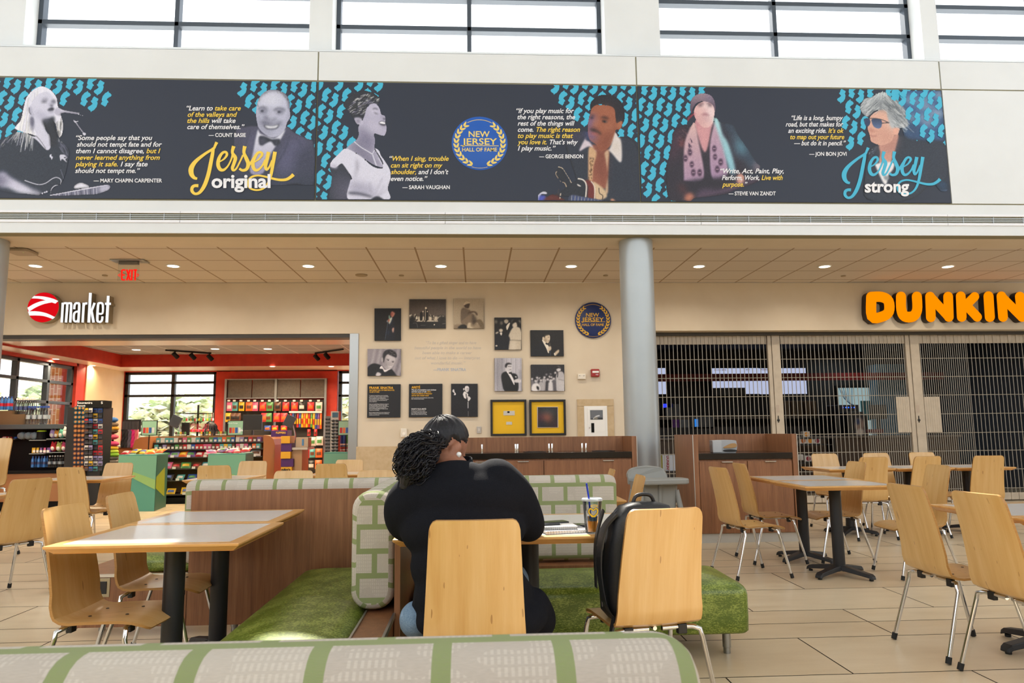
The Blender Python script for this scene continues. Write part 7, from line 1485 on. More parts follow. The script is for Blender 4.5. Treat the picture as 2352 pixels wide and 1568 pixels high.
# teal stands with printed facets
def stand(label, p0, p1, p2, h, tri):
    t = thing('display_stand', label, 'display stand', (p1[0], p1[1]+.2, 0), 0, 'teal faceted display stands'); p3 = (p0[0]+p2[0]-p1[0], p0[1]+p2[1]-p1[1])
    g = MB(); g.prism([p0, p1, p2, p3], lambda p, z: (p[0], p[1], z), 0, h); g.build('body', mat('stand_teal', '#4f9484', .5), t, world=True)
    def face(a, b, pts, m, nm, e=.004):
        n = Vector((b[1]-a[1], a[0]-b[0], 0)).normalized()*e; g = MB(); g.add([(a[0]+(b[0]-a[0])*s+n.x, a[1]+(b[1]-a[1])*s+n.y, h*v) for s, v in pts], [tuple(range(len(pts)))]); g.build(nm, m, t, world=True)
    G1, G2, G3, G4 = mat('facet_green', '#8db66c', .5), mat('facet_sage', '#6ea78a', .5), mat('facet_olive', '#9aa32a', .5), mat('facet_deep', '#366558', .5)
    face(p0, p1, [(0, .98), (0, .72), (1, .38), (1, .98)], G2, 'facet_print'); face(p0, p1, [(0, .72), (1, .38), (1, .55), (.3, .72)], G1, 'facet_print', .006)
    face(p1, p2, [(0, 0), (1, 0), (1, .98), (0, .98)], G4, 'facet_print'); face(p1, p2, [(0, .4), (.8, .2), (.74, .75), (0, .6)], G3, 'facet_print', .006)
    return t
ST = [('large teal faceted stand at the front left of the market', (-5.70, 11.86), (-5.08, 11.8), (-5.22, 12.55)), ('teal faceted stand in the middle, behind the patterned bench', (-4.28, 11.8), (-3.69, 11.8), (-3.72, 12.3)), ('teal faceted stand at the right, half hidden by the metal jamb', (-2.44, 11.75), (-1.98, 11.75), (-1.99, 12.2))]
for k, s in enumerate(ST):
    stand(s[0], s[1], s[2], s[3], .885, 0)
    for i in range(9 if k < 2 else 0):
        c = [('red', 'blue', 'yellow', 'yellow', 'yellow', 'orange', 'orange', 'orange', 'orange'), ('pink', 'red', 'purple', 'red', 'pink', 'red', 'red', 'pink', 'red')][k][i]; f_ = (i+.5)/9; x = s[1][0]+(s[2][0]-s[1][0])*f_-.03; y = s[1][1]+.16+.12*(i % 2)
        put('candy_bag_'+c, lambda: bagproto('candy_bag', .17, .13, .06, C_(c), C_('white')), x, y, .888+.012*(i % 3), '%s candy bag heaped on the %s teal stand, %s from the left' % (c, ('left', 'middle')[k], ORD[i]), 'candy bag', 'candy bags on the teal stands', rg.uniform(-.6, .6), R(-62), .9)
    x, y = (s[1][0]+s[2][0])/2-(.05 if k == 0 else .0), s[1][1]+.33; u = (343, 541, 795)[k]; p, q_ = atY(u-19, 1000, y), atY(u+19, 965, y); t = thing('poster_holder', 'small framed offer poster on a thin black pole, %s' % ('above the left teal stand', 'above the middle teal stand', 'at the right by the metal jamb')[k], 'poster', ((p.x+q_.x)/2, y, .885), 0, 'offer posters on poles')
    g = MB(); g.box(p.x, q_.x, y, y+.012, p.z, q_.z); g.build('frame', M_dark, t, world=True); g = MB(); g.box(p.x+.012, q_.x-.012, y-.003, y, p.z+.012, q_.z-.012); o = g.build('poster', mat('poster_green', '#8fb89a', .5), t, world=True)
    mx = (p.x+q_.x)/2
    for i in range(4): g = MB(); w2 = (q_.x-p.x)*.15; x0 = p.x+.03+i*w2*1.25; g.box(x0, x0+w2, y-.005, y-.003, p.z+.04, p.z+.13); g.build('poster_print', mat('pack_'+('red', 'orange', 'blue', 'white')[i], PAL[(0, 4, 1, 8)[i]][1], .5), o, world=True)
    if k == 1: lettering('poster_lettering', o, y-.006, [('Candy Range', 523, 546, 972.5, 2.2, 0, .01), ('2 for', 547, 552, 984, 2.6, 0, .02), ('$6', 549, 558, 990, 5, 0, .03)], [M_wht])
    g = MB(); g.tube([(mx, y+.006, .885), (mx, y+.006, p.z+.01)], .008, 8); g.build('pole', M_black, t, world=True)
# souvenir spinner with magnets and cards
sx, sy = -6.27, 12.0; t = thing('souvenir_spinner', 'tall black souvenir spinner full of round magnets and postcards', 'spinner rack', (sx, sy, 0))
g = MB(); g.box(sx-.26, sx+.05, sy-.16, sy+.2, .08, 1.645); g.box(sx+.06, sx+.27, sy-.1, sy+.2, .08, 1.645); g.build('rack', mat('spinner_black', '#141316', .5), t, world=True)
g = MB(); g.lathe([(.34, 0), (.34, .04), (.05, .06), (.04, .09)], (sx, sy, 0), 24); g.build('base', BK, t, world=True)
p, q_ = atY(176, 936, sy-.17), atY(238, 919, sy-.17); g = MB(); g.box(p.x, q_.x, sy-.17, sy+.1, p.z, q_.z); o = g.build('header', M_black, t, world=True)
lettering('header_lettering', o, sy-.174, [('Souvenirs', 177.5, 212, 927, 4.8, 0, .01), ('Postcards', 177.5, 196, 933, 3.6, 0, .01), ('S', 232, 236, 927, 4.8, 0, .01)], [M_wht])
MC = [('orange', '#6b3c22'), ('teal', '#28505a'), ('pink', '#55303c'), ('navy', '#2b3450')]
for j in range(14):
    for i in range(3):
        c = MC[(0 if 3 < j < 7 or j > 12 else 1 if j < 4 else 2 if j < 12 else 3)]; u, v = 174+i*8.6+(-.25*j), 937+j*10.4; p = atY(u, v, sy-.175)
        put('magnet_'+c[0], lambda: (lambda g: g.use(mat('magnet_'+c[0], c[1], .4)).lathe([(.03, 0), (.03, .012)], (0, 0, 0), 14, 'y').use(mat('magnet_core', '#b87a3a' if c[0] == 'teal' else '#23222c', .4)).lathe([(.018, .012), (.018, .0135)], (0, 0, 0), 10, 'y').build('round_magnet'))(MB()), p.x, sy-.162, p.z, 'round %s magnet, %s row from the top, %s column of the souvenir spinner' % (c[0], ORD[j], ('left', 'middle', 'right')[i]), 'magnet', 'magnets on the souvenir spinner')
for j in range(12):
    for i in range(4):
        c = PAL[rg.choice((8, 1, 9, 10, 11, 7, 5, 0)) if rg.random() < .8 else 10]; u, v = 196+i*11.5, 942+j*12.2
        y = sy-.105 if i > 1 else sy-.165
        if i < 1: u = 199
        p = atY(u, v, y); put('postcard_'+c[0], lambda: (lambda g: g.use(mat('pack_'+c[0], c[1], .4)).box(-.034, .034, -.004, 0, -.034, .034).use(mat('card_dark', '#3a3840', .4)).quad((-.026, -.0055, -.026), (.026, -.0055, -.026), (.026, -.0055, .004), (-.026, -.0055, .004)).build('postcard'))(MB()), p.x, y, p.z, '%s card, %s row from the top, %s column of the postcard side' % (c[0], ORD[j], ORD[i]), 'postcard', 'postcards on the souvenir spinner')
# drinks island on the left
t = thing('drinks_island', 'black drinks and toy shelf island at the left of the market', 'shelf unit', (-7.2, 12.3, 0)); L = [.70, 1.0, 1.18, 1.32, 1.52]
x0, x1 = -7.9, atY(137, 980, 12.1).x
g = MB(); g.box(x0, x1, 12.05, 12.6, 1.31, 1.385); g.build('top_shelf', mat('shelf_slate', '#39424a', .4), t, bevel=.004, world=True)
g = MB(); g.box(x0, x1+.2, 12.05, 12.6, .02, .16); g.box(x0, x1, 12.3, 12.6, .16, 1.31); g.build('body', BK, t, world=True)
g = MB(); g.box(x0, x1+.2, 12.0, 12.6, .60, .64); g.build('shelf', BK, t, world=True); g = MB(); g.box(x0, x1+.2, 12.02, 12.6, .16, .6); g.build('base_panel', mat('island_wood', '#a07048', .5), t, world=True)
for u0, v in ((70, 1010), (110, 1007), (110, 1038), (70, 1041)): z = atY(u0, v, 12.1).z; g = MB(); g.box(atY(u0, v, 12.1).x, x1+(.2 if u0 > 100 else -.2), 12.06, 12.4, z-.012, z); g.build('shelf', mat('shelf_clear', '#8a9094', .3), t, world=True)
za = atY(60, 951, 12.2).z; g = MB(); g.box(x0, atY(61, 951, 12.2).x, 12.15, 12.55, 1.385, za); g.box(x0, atY(28, 943, 12.2).x, 12.2, 12.55, za, atY(10, 943, 12.2).z); g.build('wood_crate', mat('crate_wood', '#5f4a33', .7), t, world=True)
def bottleproto(cap, body, label):
    g = MB(); g.use(body); g.lathe([(.030, 0), (.032, .02), (.032, .17), (.026, .2), (.013, .225), (.013, .235)], (0, 0, 0), 12); g.use(label); g.lathe([(.0328, .07), (.0328, .13)], (0, 0, 0), 12, cap=False); g.use(cap); g.lathe([(.0155, .235), (.0155, .262)], (0, 0, 0), 10); return g.build('water_bottle', smooth=40)
BW = M_clear; BB = mat('bottle_blue', '#3a6fb4', .15); CW = mat('cap_white', '#dcdad6', .4); CB = mat('cap_blue', '#23418c', .4); LD = mat('label_navy', '#33406a', .4); LR = mat('label_red', '#b02238', .4); LS = mat('label_silver', '#8f9aa6', .3)
def bottles(kind, mk, us, v, Y, lab, h=.262, sc=1.):
    for i, u in enumerate(us):
        p = atY(u, v, Y+(.06 if i % 2 else 0)); put(kind, mk, p.x, p.y, atY(us[0], v, Y).z, '%s, %s from the left' % (lab, ORD[i]), 'bottle', kind.replace('_', ' ')+' row', 0, 0, sc)
bottles('blue_water_bottles', lambda: bottleproto(CB, BB, LR), [3, 11, 18, 25], 941, 12.3, 'blue water bottle with red label on the top crate', sc=.85)
bottles('white_capped_bottles', lambda: bottleproto(CW, BW, LD), [37, 42, 47, 53, 58, 63, 68, 73, 78], 951, 12.3, 'clear white-capped bottle on the island', sc=1.0)
bottles('blue_capped_bottles', lambda: bottleproto(CB, BW, LS), [64, 71, 78, 85, 91, 97, 103, 109], 973, 12.12, 'clear blue-capped bottle on the island edge', sc=1.1)
bottles('small_water_bottles', lambda: bottleproto(CB, BB, LD), [74, 81, 88, 95, 101, 107], 1073, 12.1, 'small blue bottle on the low island shelf', sc=.68)
bottles('small_clear_bottles', lambda: bottleproto(CW, BW, LS), [113, 119, 125, 131, 137, 143], 1073, 12.1, 'small clear bottle on the low island shelf', sc=.72)
for i, (u, v, c, s) in enumerate(((118, 1003, '#a58fc4', 1), (127, 1003, '#c98a3c', .9), (138, 1003, '#5fa892', 1), (149, 1001, '#cfc3d6', 1.15), (159, 1003, '#a98cb8', .9), (120, 1034, '#c02a36', 1.05), (133, 1034, '#b5c06a', 1.05), (145, 1034, '#c94a72', 1.05), (157, 1034, '#b0a79c', 1.05))):
    p = atY(u, v+2, 12.1); cn = ['lilac', 'amber', 'mint', 'white', 'violet', 'red', 'lime', 'pink', 'grey'][i]; t2 = thing('plush_toy', '%s round plush toy on the %s toy shelf' % (cn, 'upper' if i < 5 else 'lower'), 'toy', (p.x, 12.14, p.z), 0, 'plush toys on the island'); m = mat('plush_'+cn, c, .95)
    g = MB(); g.ell((0, 0, .055*s), (.05*s, .05*s, .06*s)); g.ell((0, -.012, .1*s), (.036*s, .036*s, .036*s)); g.build('body', m, t2, smooth=60); g = MB(); g.ell((0, -.035*s, .045*s), (.028*s, .02*s, .035*s)); g.build('belly', mat('plush_white', '#d8d4cc', .95), t2, smooth=60)
    for s_ in (-1, 1): g = MB(); g.ell((s_*.026*s, 0, .132*s), (.013*s, .01*s, .017*s), 8, 6); g.build('ear', m, t2, smooth=60)
for i, u in enumerate((45, 60, 74)):
    p = atY(u, 1009, 12.1); t2 = thing('cap_hat', '%s grey cap standing in a row on the island' % ORD[i], 'cap', (p.x, 12.12, p.z+.0), 0, 'caps on the island'); g = MB(); g.lathe([(.058, 0), (.06, .03), (.05, .07), (.0, .085)], (0, .06, .06), 16, 'y'); g.build('crown', mat('cap_grey', '#77838c' if i < 2 else '#b0a0a4', .9), t2, smooth=60); g = MB(); g.lathe([(.064, -.002), (.064, .006)], (0, .06, .06), 18, 'y', False); g.build('brim', mat('cap_white2', '#cfccc8', .9), t2)
for i in range(5): c = ('red', 'red', 'red', 'brown', 'black')[i]; p = atY(4+i*8, 1010, 12.1); put('candy_bag_'+c, lambda: bagproto('candy_bag', .17, .13, .06, C_(c), C_('white')), p.x, 12.15, p.z, '%s snack pack at the left end of the island, %s from the left' % (c, ORD[i]), 'snack pack', 'snack packs on the island', .3*i, R(-50), .7)
for i in range(5): c = ('yellow', 'yellow', 'purple', 'pink', 'purple')[i]; p = atY(78+i*8, 1040, 12.1); put('gum_box_'+c, lambda: boxproto('gum_box', .07, .085, .1, C_(c)), p.x, 12.1, p.z, '%s boxed treat on the middle island shelf, %s from the left' % (c, ORD[i]), 'box', 'boxed treats on the island', 0, 0, 1.)
t2 = thing('fruit_lamp', 'lime green lit topped dark canister on the island', 'canister', tuple(atY(95, 1008, 12.15))); g = MB(); g.lathe([(.07, 0), (.07, .12)], (0, 0, 0), 16); g.build('body', BK, t2); g = MB(); g.lathe([(.072, .12), (.06, .14)], (0, 0, 0), 16); g.build('lid', mat('lime_lid', '#b7d832', .4), t2)
# neck pillows and hanging scarves
for i, (v, c) in enumerate(((964, '#3f6fb0'), (975, '#77624e'), (984, '#c8902c'), (990, '#5c4632'), (1003, '#d45068'), (1019, '#c23c6a'), (1029, '#c9a22a'), (1037, '#a8bf3a'), (1044, '#7fae30'), (1052, '#55524e'), (1060, '#6d6660'))):
    p = atY(258+(i % 3), v, 12.9); cn = ['blue', 'taupe', 'amber', 'brown', 'coral', 'pink', 'gold', 'lime', 'green', 'charcoal', 'grey'][i]
    o = put('travel_pillow_%d' % i, lambda: (lambda g: g.ell((0, 0, 0), (.095, .09, .048), 16, 8).build('travel_pillow', mat('pillow_'+cn, c, .9), smooth=60))(MB()), p.x, 12.9, p.z, '%s soft cushion in the stack right of the souvenir spinner' % cn, 'cushion', 'cushions beside the spinner')
t2 = thing('cushion_rack', 'thin dark rack post behind the stacked soft cushions', 'rack', (atY(258, 1000, 13.0).x, 13.02, 0)); g = MB(); g.tube([(0, 0, 0), (0, 0, 1.5)], .02, 8); g.build('post', BK, t2); g = MB()
for z in np.arange(.6, 1.45, .07): g.tube([(0, 0, z), (0, -.12, z)], .004, 5)
g.build('hook', M_chrome, t2)
for i, c in enumerate(('#1d1c20', '#2a2a30', '#5f5a6c', '#d02a78', '#cf6a78')):
    p, q_ = atY(281+i*7.5, 1028, 13.6), atY(281+i*7.5, 986, 13.6); cn = ('black', 'charcoal', 'patterned grey', 'hot pink', 'rose')[i]; t2 = thing('scarf', '%s scarf hanging left of the candy shelves' % cn, 'scarf', (p.x, 13.6, p.z), 0, 'hanging scarves'); h = q_.z-p.z; g = MB(); g.loft([[(-.03+.008*math.sin(5*k), .01*math.sin(3*k), h*k/6), (.03+.006*math.sin(4*k), .012*math.cos(3*k), h*k/6), (.03, .03, h*k/6), (-.03, .03, h*k/6)] for k in range(7)]); g.build('fabric', mat('scarf_'+cn.replace(' ', '_'), c, .9), t2)
    g = MB(); g.box(-.027, .027, -.005, .012, h, h+.15); g.build('header_card', mat('card_dark2', '#3a3638', .5), t2)
# registers, monitors and the cashier
for i, (lab, u0, v0, u1, v1, Y) in enumerate((('black monitor back behind the left poster', 285, 963, 323, 992, 14.6), ('black register monitor in front of the back window', 416, 970, 435, 1000, 14.2), ('large black register monitor in front of the snack rack', 557, 952, 602, 988, 14.2))):
    a, b = atY(u0, v1, Y), atY(u1, v0, Y); t2 = thing('register_monitor', lab, 'monitor', ((a.x+b.x)/2, Y, 1.17), 0, 'register monitors'); g = MB(); g.box(a.x, b.x, Y, Y+.04, a.z, b.z); g.build('screen', DM, t2, bevel=.005, world=True); g = MB(); g.box((a.x+b.x)/2-.02, (a.x+b.x)/2+.02, Y+.01, Y+.05, 1.0, a.z+.05); g.box((a.x+b.x)/2-.08, (a.x+b.x)/2+.08, Y-.03, Y+.1, 1.0, 1.015); g.build('stand', DM, t2, world=True)
for i, (lab, u, v) in enumerate((('tilted black card terminal on a curved arm at the left register', 402, 968), ('tilted black card terminal on a curved arm at the right register', 664, 968))):
    p = atY(u, v, 14.0); t2 = thing('card_terminal', lab, 'card terminal', (p.x, 14.0, 1.0), 0, 'card terminals'); g = MB(); g.obox(Matrix.Translation(p) @ Matrix.Rotation(R(25), 4, 'Y'), -.09, .1, -.02, .02, -.1, .12); g.build('screen', mat('terminal_grey', '#4a5058', .25), t2, bevel=.006, world=True); g = MB(); g.tube(spline([(p.x+.06, 14.02, 1.0), (p.x+.12, 14.02, 1.15), (p.x+.05, 14.02, p.z)], 6), .016, 8); g.build('arm', M_steel, t2, smooth=60, world=True)
t2 = thing('cash_counter', 'wood cashier counter behind the candy shelves', 'counter', (-4.6, 14.3, 0)); g = MB(); g.box(-7.2, -3.95, 13.9, 14.7, 0, .97); g.build('body', PW, t2, world=True); g = MB(); g.box(-7.25, -3.9, 13.85, 14.75, .97, 1.0); g.build('worktop', mat('counter_pale', '#b9b2a8', .4), t2, world=True)
a, b = atY(679, 1027, 12.7), atY(708, 1004, 12.7); t2 = thing('packing_box', 'pale cardboard box on the small counter by the snack rack', 'box', ((a.x+b.x)/2, 12.7, a.z)); g = MB(); g.box(a.x, b.x, 12.7, 12.95, a.z, b.z); g.build('body', mat('box_pale', '#b9a48c', .7), t2, bevel=.004, world=True); g = MB(); p = atY(696, 1016, 12.69); g.box(p.x-.02, p.x+.012, 12.692, 12.7, p.z-.05, p.z+.06); g.build('box_label', mat('label_blue', '#4a7fae', .5), t2, world=True)
t2 = thing('side_counter', 'small pale wood counter end with a grey top by the snack rack', 'counter', (a.x, 12.8, 0)); g = MB(); g.box(a.x-.1, b.x-.08, 12.62, 13.1, 0, a.z-.04); g.build('body', mat('pale_wood', '#a98560', .5), t2, world=True); g = MB(); g.box(a.x-.1, b.x+.02, 12.58, 13.1, a.z-.04, a.z-.001); g.build('worktop', mat('counter_pale', '#b9b2a8', .4), t2, world=True)
# purple and yellow candy tower
t2 = thing('candy_tower', 'purple and yellow cardboard candy tower at the right end of the shelves', 'display stand', (atY(657, 1060, 12.55).x, 12.7, 0)); PU, YE_ = mat('tower_purple', '#4a1c62', .5), mat('tower_yellow', '#dca21e', .5)
for i, (v0, v1, u0, u1, m) in enumerate(((988, 1003, 622, 660, PU), (1001, 1018, 646, 667, YE_), (1018, 1037, 645, 670, PU), (1037, 1053, 645, 668, YE_), (1053, 1072, 645, 674, PU), (1072, 1100, 645, 671, YE_))):
    a, b = atY(u0, v1, 12.55), atY(u1, v0, 12.55); g = MB(); g.box(a.x, b.x, 12.55-.02*(i % 2), 12.85, a.z if i < 5 else 0, b.z); g.build('tier', m, t2, bevel=.004, world=True)
lettering('tower_lettering', t2, 12.52, [('m&m’s', 646, 667, 1081, 5.5, 0, .05)], [M_dark]); lettering('tower_lettering', t2, 12.535, [('FLIPPERS', 634, 656, 995.5, 4, 0, .03)], [mat('tower_gold', '#e8b83a', .5)])
# sunglasses spinner
p, q_ = atY(761, 1040, 12.4), atY(778, 944, 12.4); t2 = thing('sunglasses_spinner', 'white sunglasses spinner beside the metal jamb', 'spinner rack', ((p.x+q_.x)/2, 12.5, 0)); g = MB(); g.box(p.x-.02, q_.x, 12.4, 12.6, .1, q_.z); g.build('panel', mat('spinner_white', '#b5aea6', .5), t2, world=True); g = MB(); g.box(p.x-.12, p.x-.02, 12.45, 12.6, .2, q_.z-.08); g.build('side_rack', mat('spinner_grey', '#6d6866', .5), t2, world=True); g = MB(); g.lathe([(.25, 0), (.25, .04), (.03, .06), (.03, .12)], (p.x+.06, 12.5, 0), 20); g.build('base', BK, t2, world=True); g = MB(); a, b = atY(763, 958, 12.39), atY(776, 947, 12.39); g.box(a.x, b.x, 12.392, 12.4, a.z, b.z); g.build('mirror', mat('mirror_blue', '#5f7f9c', .08, .9), t2, world=True)
for side in (0, 1):
    for i in range(10):
        u, v = (769.5, 966+i*7.6) if side == 0 else (751, 962+i*8.2); q2 = atY(u, v, 12.385); s = 1 if side == 0 else .7
        put('sunglasses', lambda: (lambda g: g.use(DM).ell((-.031, 0, 0), (.027, .006, .021), 10, 6).ell((.031, 0, 0), (.027, .006, .021), 10, 6).box(-.012, .012, -.004, .004, .002, .012).box(-.068, -.06, 0, .05, .004, .012).box(.06, .068, 0, .05, .004, .012).build('sunglasses', smooth=50))(MB()), q2.x, 12.385 if side == 0 else 12.44, q2.z, 'pair of dark sunglasses, %s from the top in the %s column of the spinner' % (ORD[i], ('front', 'left')[side]), 'sunglasses', 'sunglasses on the spinner', 0, 0, s)
t2 = thing('can_shelf', 'small shelf of tube chip cans by the metal jamb', 'shelf', (atY(792, 1030, 12.9).x, 12.95, 0)); zz = atY(790, 1025, 12.9).z; zc = atY(790, 1037, 12.9).z; a, b = atY(770, 1025, 12.9), atY(812, 1025, 12.9); g = MB(); g.box(a.x, b.x, 12.88, 13.15, zz-.015, zz-.001); g.box(a.x, b.x, 12.88, 13.15, 0, zc-.001); g.build('shelf', mat('pale_wood', '#a98560', .5), t2, world=True)
for r_ in range(2):
    for i in range(4):
        c = (('red', 'blue', 'blue', 'green'), ('pink', 'pink', 'red', 'pink'))[r_][i]; q2 = atY(774+i*8.4, 1025 if r_ == 0 else 1037, 12.92); put('chip_can_%s_%d' % (c, r_), lambda: (lambda g: g.use(mat('pack_'+c, P[c], .35)).lathe([(.036, 0), (.036, .2 if r_ == 0 else .07), (.03, .205 if r_ == 0 else .075)], (0, 0, 0), 12).use(mat('price_white', '#ddd9d4', .5)).lathe([(.0365, .02), (.0365, .05)], (0, 0, 0), 12, cap=False).build('chip_can', smooth=40))(MB()), q2.x, 12.94, zz if r_ == 0 else zc, '%s chip can, %s from the left in the %s row by the jamb' % (c, ORD[i], ('upper', 'lower')[r_]), 'can', 'chip cans by the jamb')
# rack of keyrings by the back window
a = atY(455, 950, 15.0); t2 = thing('keyring_rack', 'round black keyring rack before the back window', 'rack', (a.x, 15.0, 0)); g = MB(); g.tube([(0, 0, 0), (0, 0, a.z+.18)], .02, 8); g.build('post', BK, t2); g = MB(); g.lathe([(.3, 0), (.3, .01)], (0, 0, a.z), 24); g.build('ring', BK, t2); g = MB(); g.lathe([(.26, 0), (.26, .05)], (0, 0, 0), 20); g.build('base', BK, t2)
for i in range(22):
    for r_ in range(2):
        c = (('green', 'green', 'red', 'white', 'green', 'yellow'), ('red', 'red', 'brown', 'red', 'red', 'pink'))[r_][i % 6]; q2 = (422+i*3.2, 967) if r_ == 0 else (432+i*2.2, 992)
        p = atY(*q2, 14.8); put('keyring_%s' % c, lambda: (lambda g: g.ell((0, 0, .03), (.018, .008, .03), 8, 6).tube([(0, 0, .06), (0, 0, .17)], .003, 5).build('keyring', mat('pack_'+c, P[c], .4), smooth=50))(MB()), p.x, 14.8, p.z, '%s keyring, %s from the left in the %s ring of the rack' % (c, ORD[i], ('upper', 'lower')[r_]), 'keyring', 'keyrings on the rack')
# ================================================================ the woman at the table, her things
def remesh(o, vox, it=6, f=.5):
    r = o.modifiers.new('remesh', 'REMESH'); r.mode = 'VOXEL'; r.voxel_size = vox; r.use_smooth_shade = True
    s = o.modifiers.new('smooth', 'SMOOTH'); s.iterations = it; s.factor = f; return o
def taper(g, pts, n=14, steps=8):
    """limb through (x, y, z, r) stations, rounded at both ends"""
    P = spline([p[:3] for p in pts], steps); rr = [q_[0] for q_ in spline([(p[3], 0) for p in pts], steps)]
    g.tube(P, rr, n); g.ell(P[0], (rr[0],)*3); g.ell(P[-1], (rr[-1],)*3); return g
def frame_of(fwd, up=(0, 0, 1)):
    f = Vector(fwd).normalized(); r = f.cross(Vector(up)).normalized(); u = r.cross(f); return Matrix((r, f, u)).transposed()
SK = mottled('brown_skin', '#8d5a41', '#9c6850', 40, .5); HR = mat('black_hair', '#15141a', .42, spec=.3); JK = mottled('black_fleece', '#131419', '#1c1d23', 300, .95, .4, spec=.1)
JN = mottled('blue_jeans', '#5d7690', '#7890a8', 200, .9)
t = thing('person', 'person in a black jacket with a long curly ponytail, leaning over the table', 'person', (-.03, 2.98, 0))
H = Vector((-.13, 3.08, 1.118)); HS = 1.05; F = frame_of((.64, .52, -.56), (.1, 0, 1))
def hp(x, y, z): return H+F @ Vector((x, y, z))*HS
g = MB(); ME = lambda c, r: g.ell(hp(*c), [q_*HS for q_ in r], 18, 12, F)
ME((0, -.012, .02), (.076, .096, .098)); ME((0, .035, -.035), (.062, .058, .075)); ME((0, .058, -.082), (.036, .032, .03)); ME((0, .09, -.02), (.012, .02, .022)); ME((0, .1, -.033), (.017, .014, .012)); ME((0, .082, -.062), (.026, .014, .012))
for s in (-1, 1):
    ME((s*.03, .072, .008), (.017, .012, .01)); ME((s*.042, .058, -.03), (.022, .024, .026)); ME((s*.082, -.006, -.012), (.02, .024, .038)); ME((s*.086, .0, -.04), (.01, .012, .014))
taper(g, [(*hp(0, -.035, -.05), .058), (-.105, 3.02, 1.04, .066), (-.08, 2.97, .95, .11)])
for c, r in (((-.05, 2.97, .86), (.2, .14, .16)), ((-.04, 2.94, .66), (.19, .15, .17)), ((-.02, 2.9, .5), (.2, .17, .1))): g.ell(c, r)
for s, sh, el, wr in ((1, (.10, 2.98, .94), (.195, 3.08, .775), (.10, 3.36, .775)), (-1, (-.23, 2.97, .90), (-.26, 3.10, .79), (-.11, 3.36, .77))):
    taper(g, [(*sh, .055), (*el, .042), (*wr, .027)]); pm = Vector(wr)+Vector((-s*.035, .05, -.006)); g.ell(pm, (.042, .05, .015), 14, 8)
    for k, (dx, L) in enumerate(((-.03, .06), (-.011, .075), (.009, .07), (.028, .055))):
        b = pm+Vector((dx, .035, .002)); taper(g, [(*b, .0095), (*(b+Vector((-s*.006, L*.5, .004))), .009), (*(b+Vector((-s*.012, L*.9, -.012))), .0075)], 8, 3)
    b = pm+Vector((-s*.034, -.015, 0)); taper(g, [(*b, .012), (*(b+Vector((-s*.02, .03, .004))), .0105), (*(b+Vector((-s*.02, .058, -.002))), .0085)], 8, 3)
for s in (-1, 1): taper(g, [(s*.11-.02, 2.95, .49, .085), (s*.14, 3.3, .50, .07), (s*.15, 3.33, .28, .05), (s*.15, 3.3, .10, .035)]); g.ell((s*.15, 3.36, .045), (.04, .11, .035))
remesh(g.build('body', SK, t, world=True), .0065, 4)
g = MB()                                                        # fleece jacket
for c, r in (((-.08, 2.96, .985), (.15, .1, .085)), ((-.04, 2.96, .91), (.25, .145, .13)), ((-.055, 2.95, .80), (.255, .165, .15)), ((-.04, 2.93, .66), (.225, .175, .16)), ((-.015, 2.9, .55), (.235, .19, .14)), ((.015, 2.885, .47), (.262, .2, .1))): g.ell(c, r, 24, 14)
taper(g, [(.08, 2.97, .975, .10), (.15, 2.99, .91, .092), (.212, 3.06, .80, .074), (.205, 3.2, .785, .066), (.11, 3.32, .782, .05)], 18)
taper(g, [(-.21, 2.96, .945, .105), (-.275, 2.98, .885, .1), (-.285, 3.07, .81, .082), (-.22, 3.2, .785, .066), (-.12, 3.32, .782, .05)], 18)
taper(g, [(.22, 2.93, .5, .07), (.25, 3.0, .42, .07), (.235, 3.05, .36, .045)], 14); taper(g, [(-.2, 2.9, .5, .06), (-.17, 2.92, .42, .05)], 14)
remesh(g.build('jacket', JK, t, world=True), .011, 7)
g = MB(); C0 = Vector((-.1, 3.01, 1.003)); rings = []
for z, a, b in ((0, .098, .085), (.03, .088, .077), (.05, .083, .072), (.05, .073, .062), (.0, .08, .066)): rings.append([C0+Vector((a*math.cos(q_)*1.0, b*math.sin(q_)+z*.4, z+.018*math.sin(q_)+.02*math.cos(q_))) for q_ in np.linspace(0, 2*math.pi, 29)[:-1]])
g.loft(rings, cap=False); g.build('collar', JK, t, smooth=60, world=True)
g = MB()
for s in (-1, 1): taper(g, [(s*.12-.02, 2.94, .485, .1), (s*.15, 3.3, .515, .085), (s*.16, 3.35, .28, .066), (s*.155, 3.32, .07, .055)])
g.ell((-.235, 2.92, .46), (.07, .1, .07)); remesh(g.build('jeans', JN, t, world=True), .012, 4)
g = MB()
for s in (-1, 1): g.ell((s*.155, 3.37, .045), (.05, .135, .045))
g.build('shoe', M_black, t, smooth=60, world=True)
# swept-back hair
HRM = HR; tn = NT(HRM); nn = tn.noise(tn.coords('Object', (60, 60, 14)), 3, 4, .6); tn.base(tn.ramp(nn, [(.4, '#0c0b0f'), (.62, '#1d1b22'), (.8, '#3a3640')])); tn.bump(nn, .5, .004)
g = MB(); vs = []; n, m_ = 60, 34
for j in range(m_+1):
    th = math.pi*.6*j/m_
    for i in range(n):
        a = 2*math.pi*i/n; d = Vector((math.sin(th)*math.cos(a), math.sin(th)*math.sin(a), math.cos(th))); rp = .002*math.sin(13*a+5*th)
        vs.append(hp(*(Vector((d.x*(.083+rp), -.016+d.y*(.103+rp), .024+d.z*(.104+rp))))))
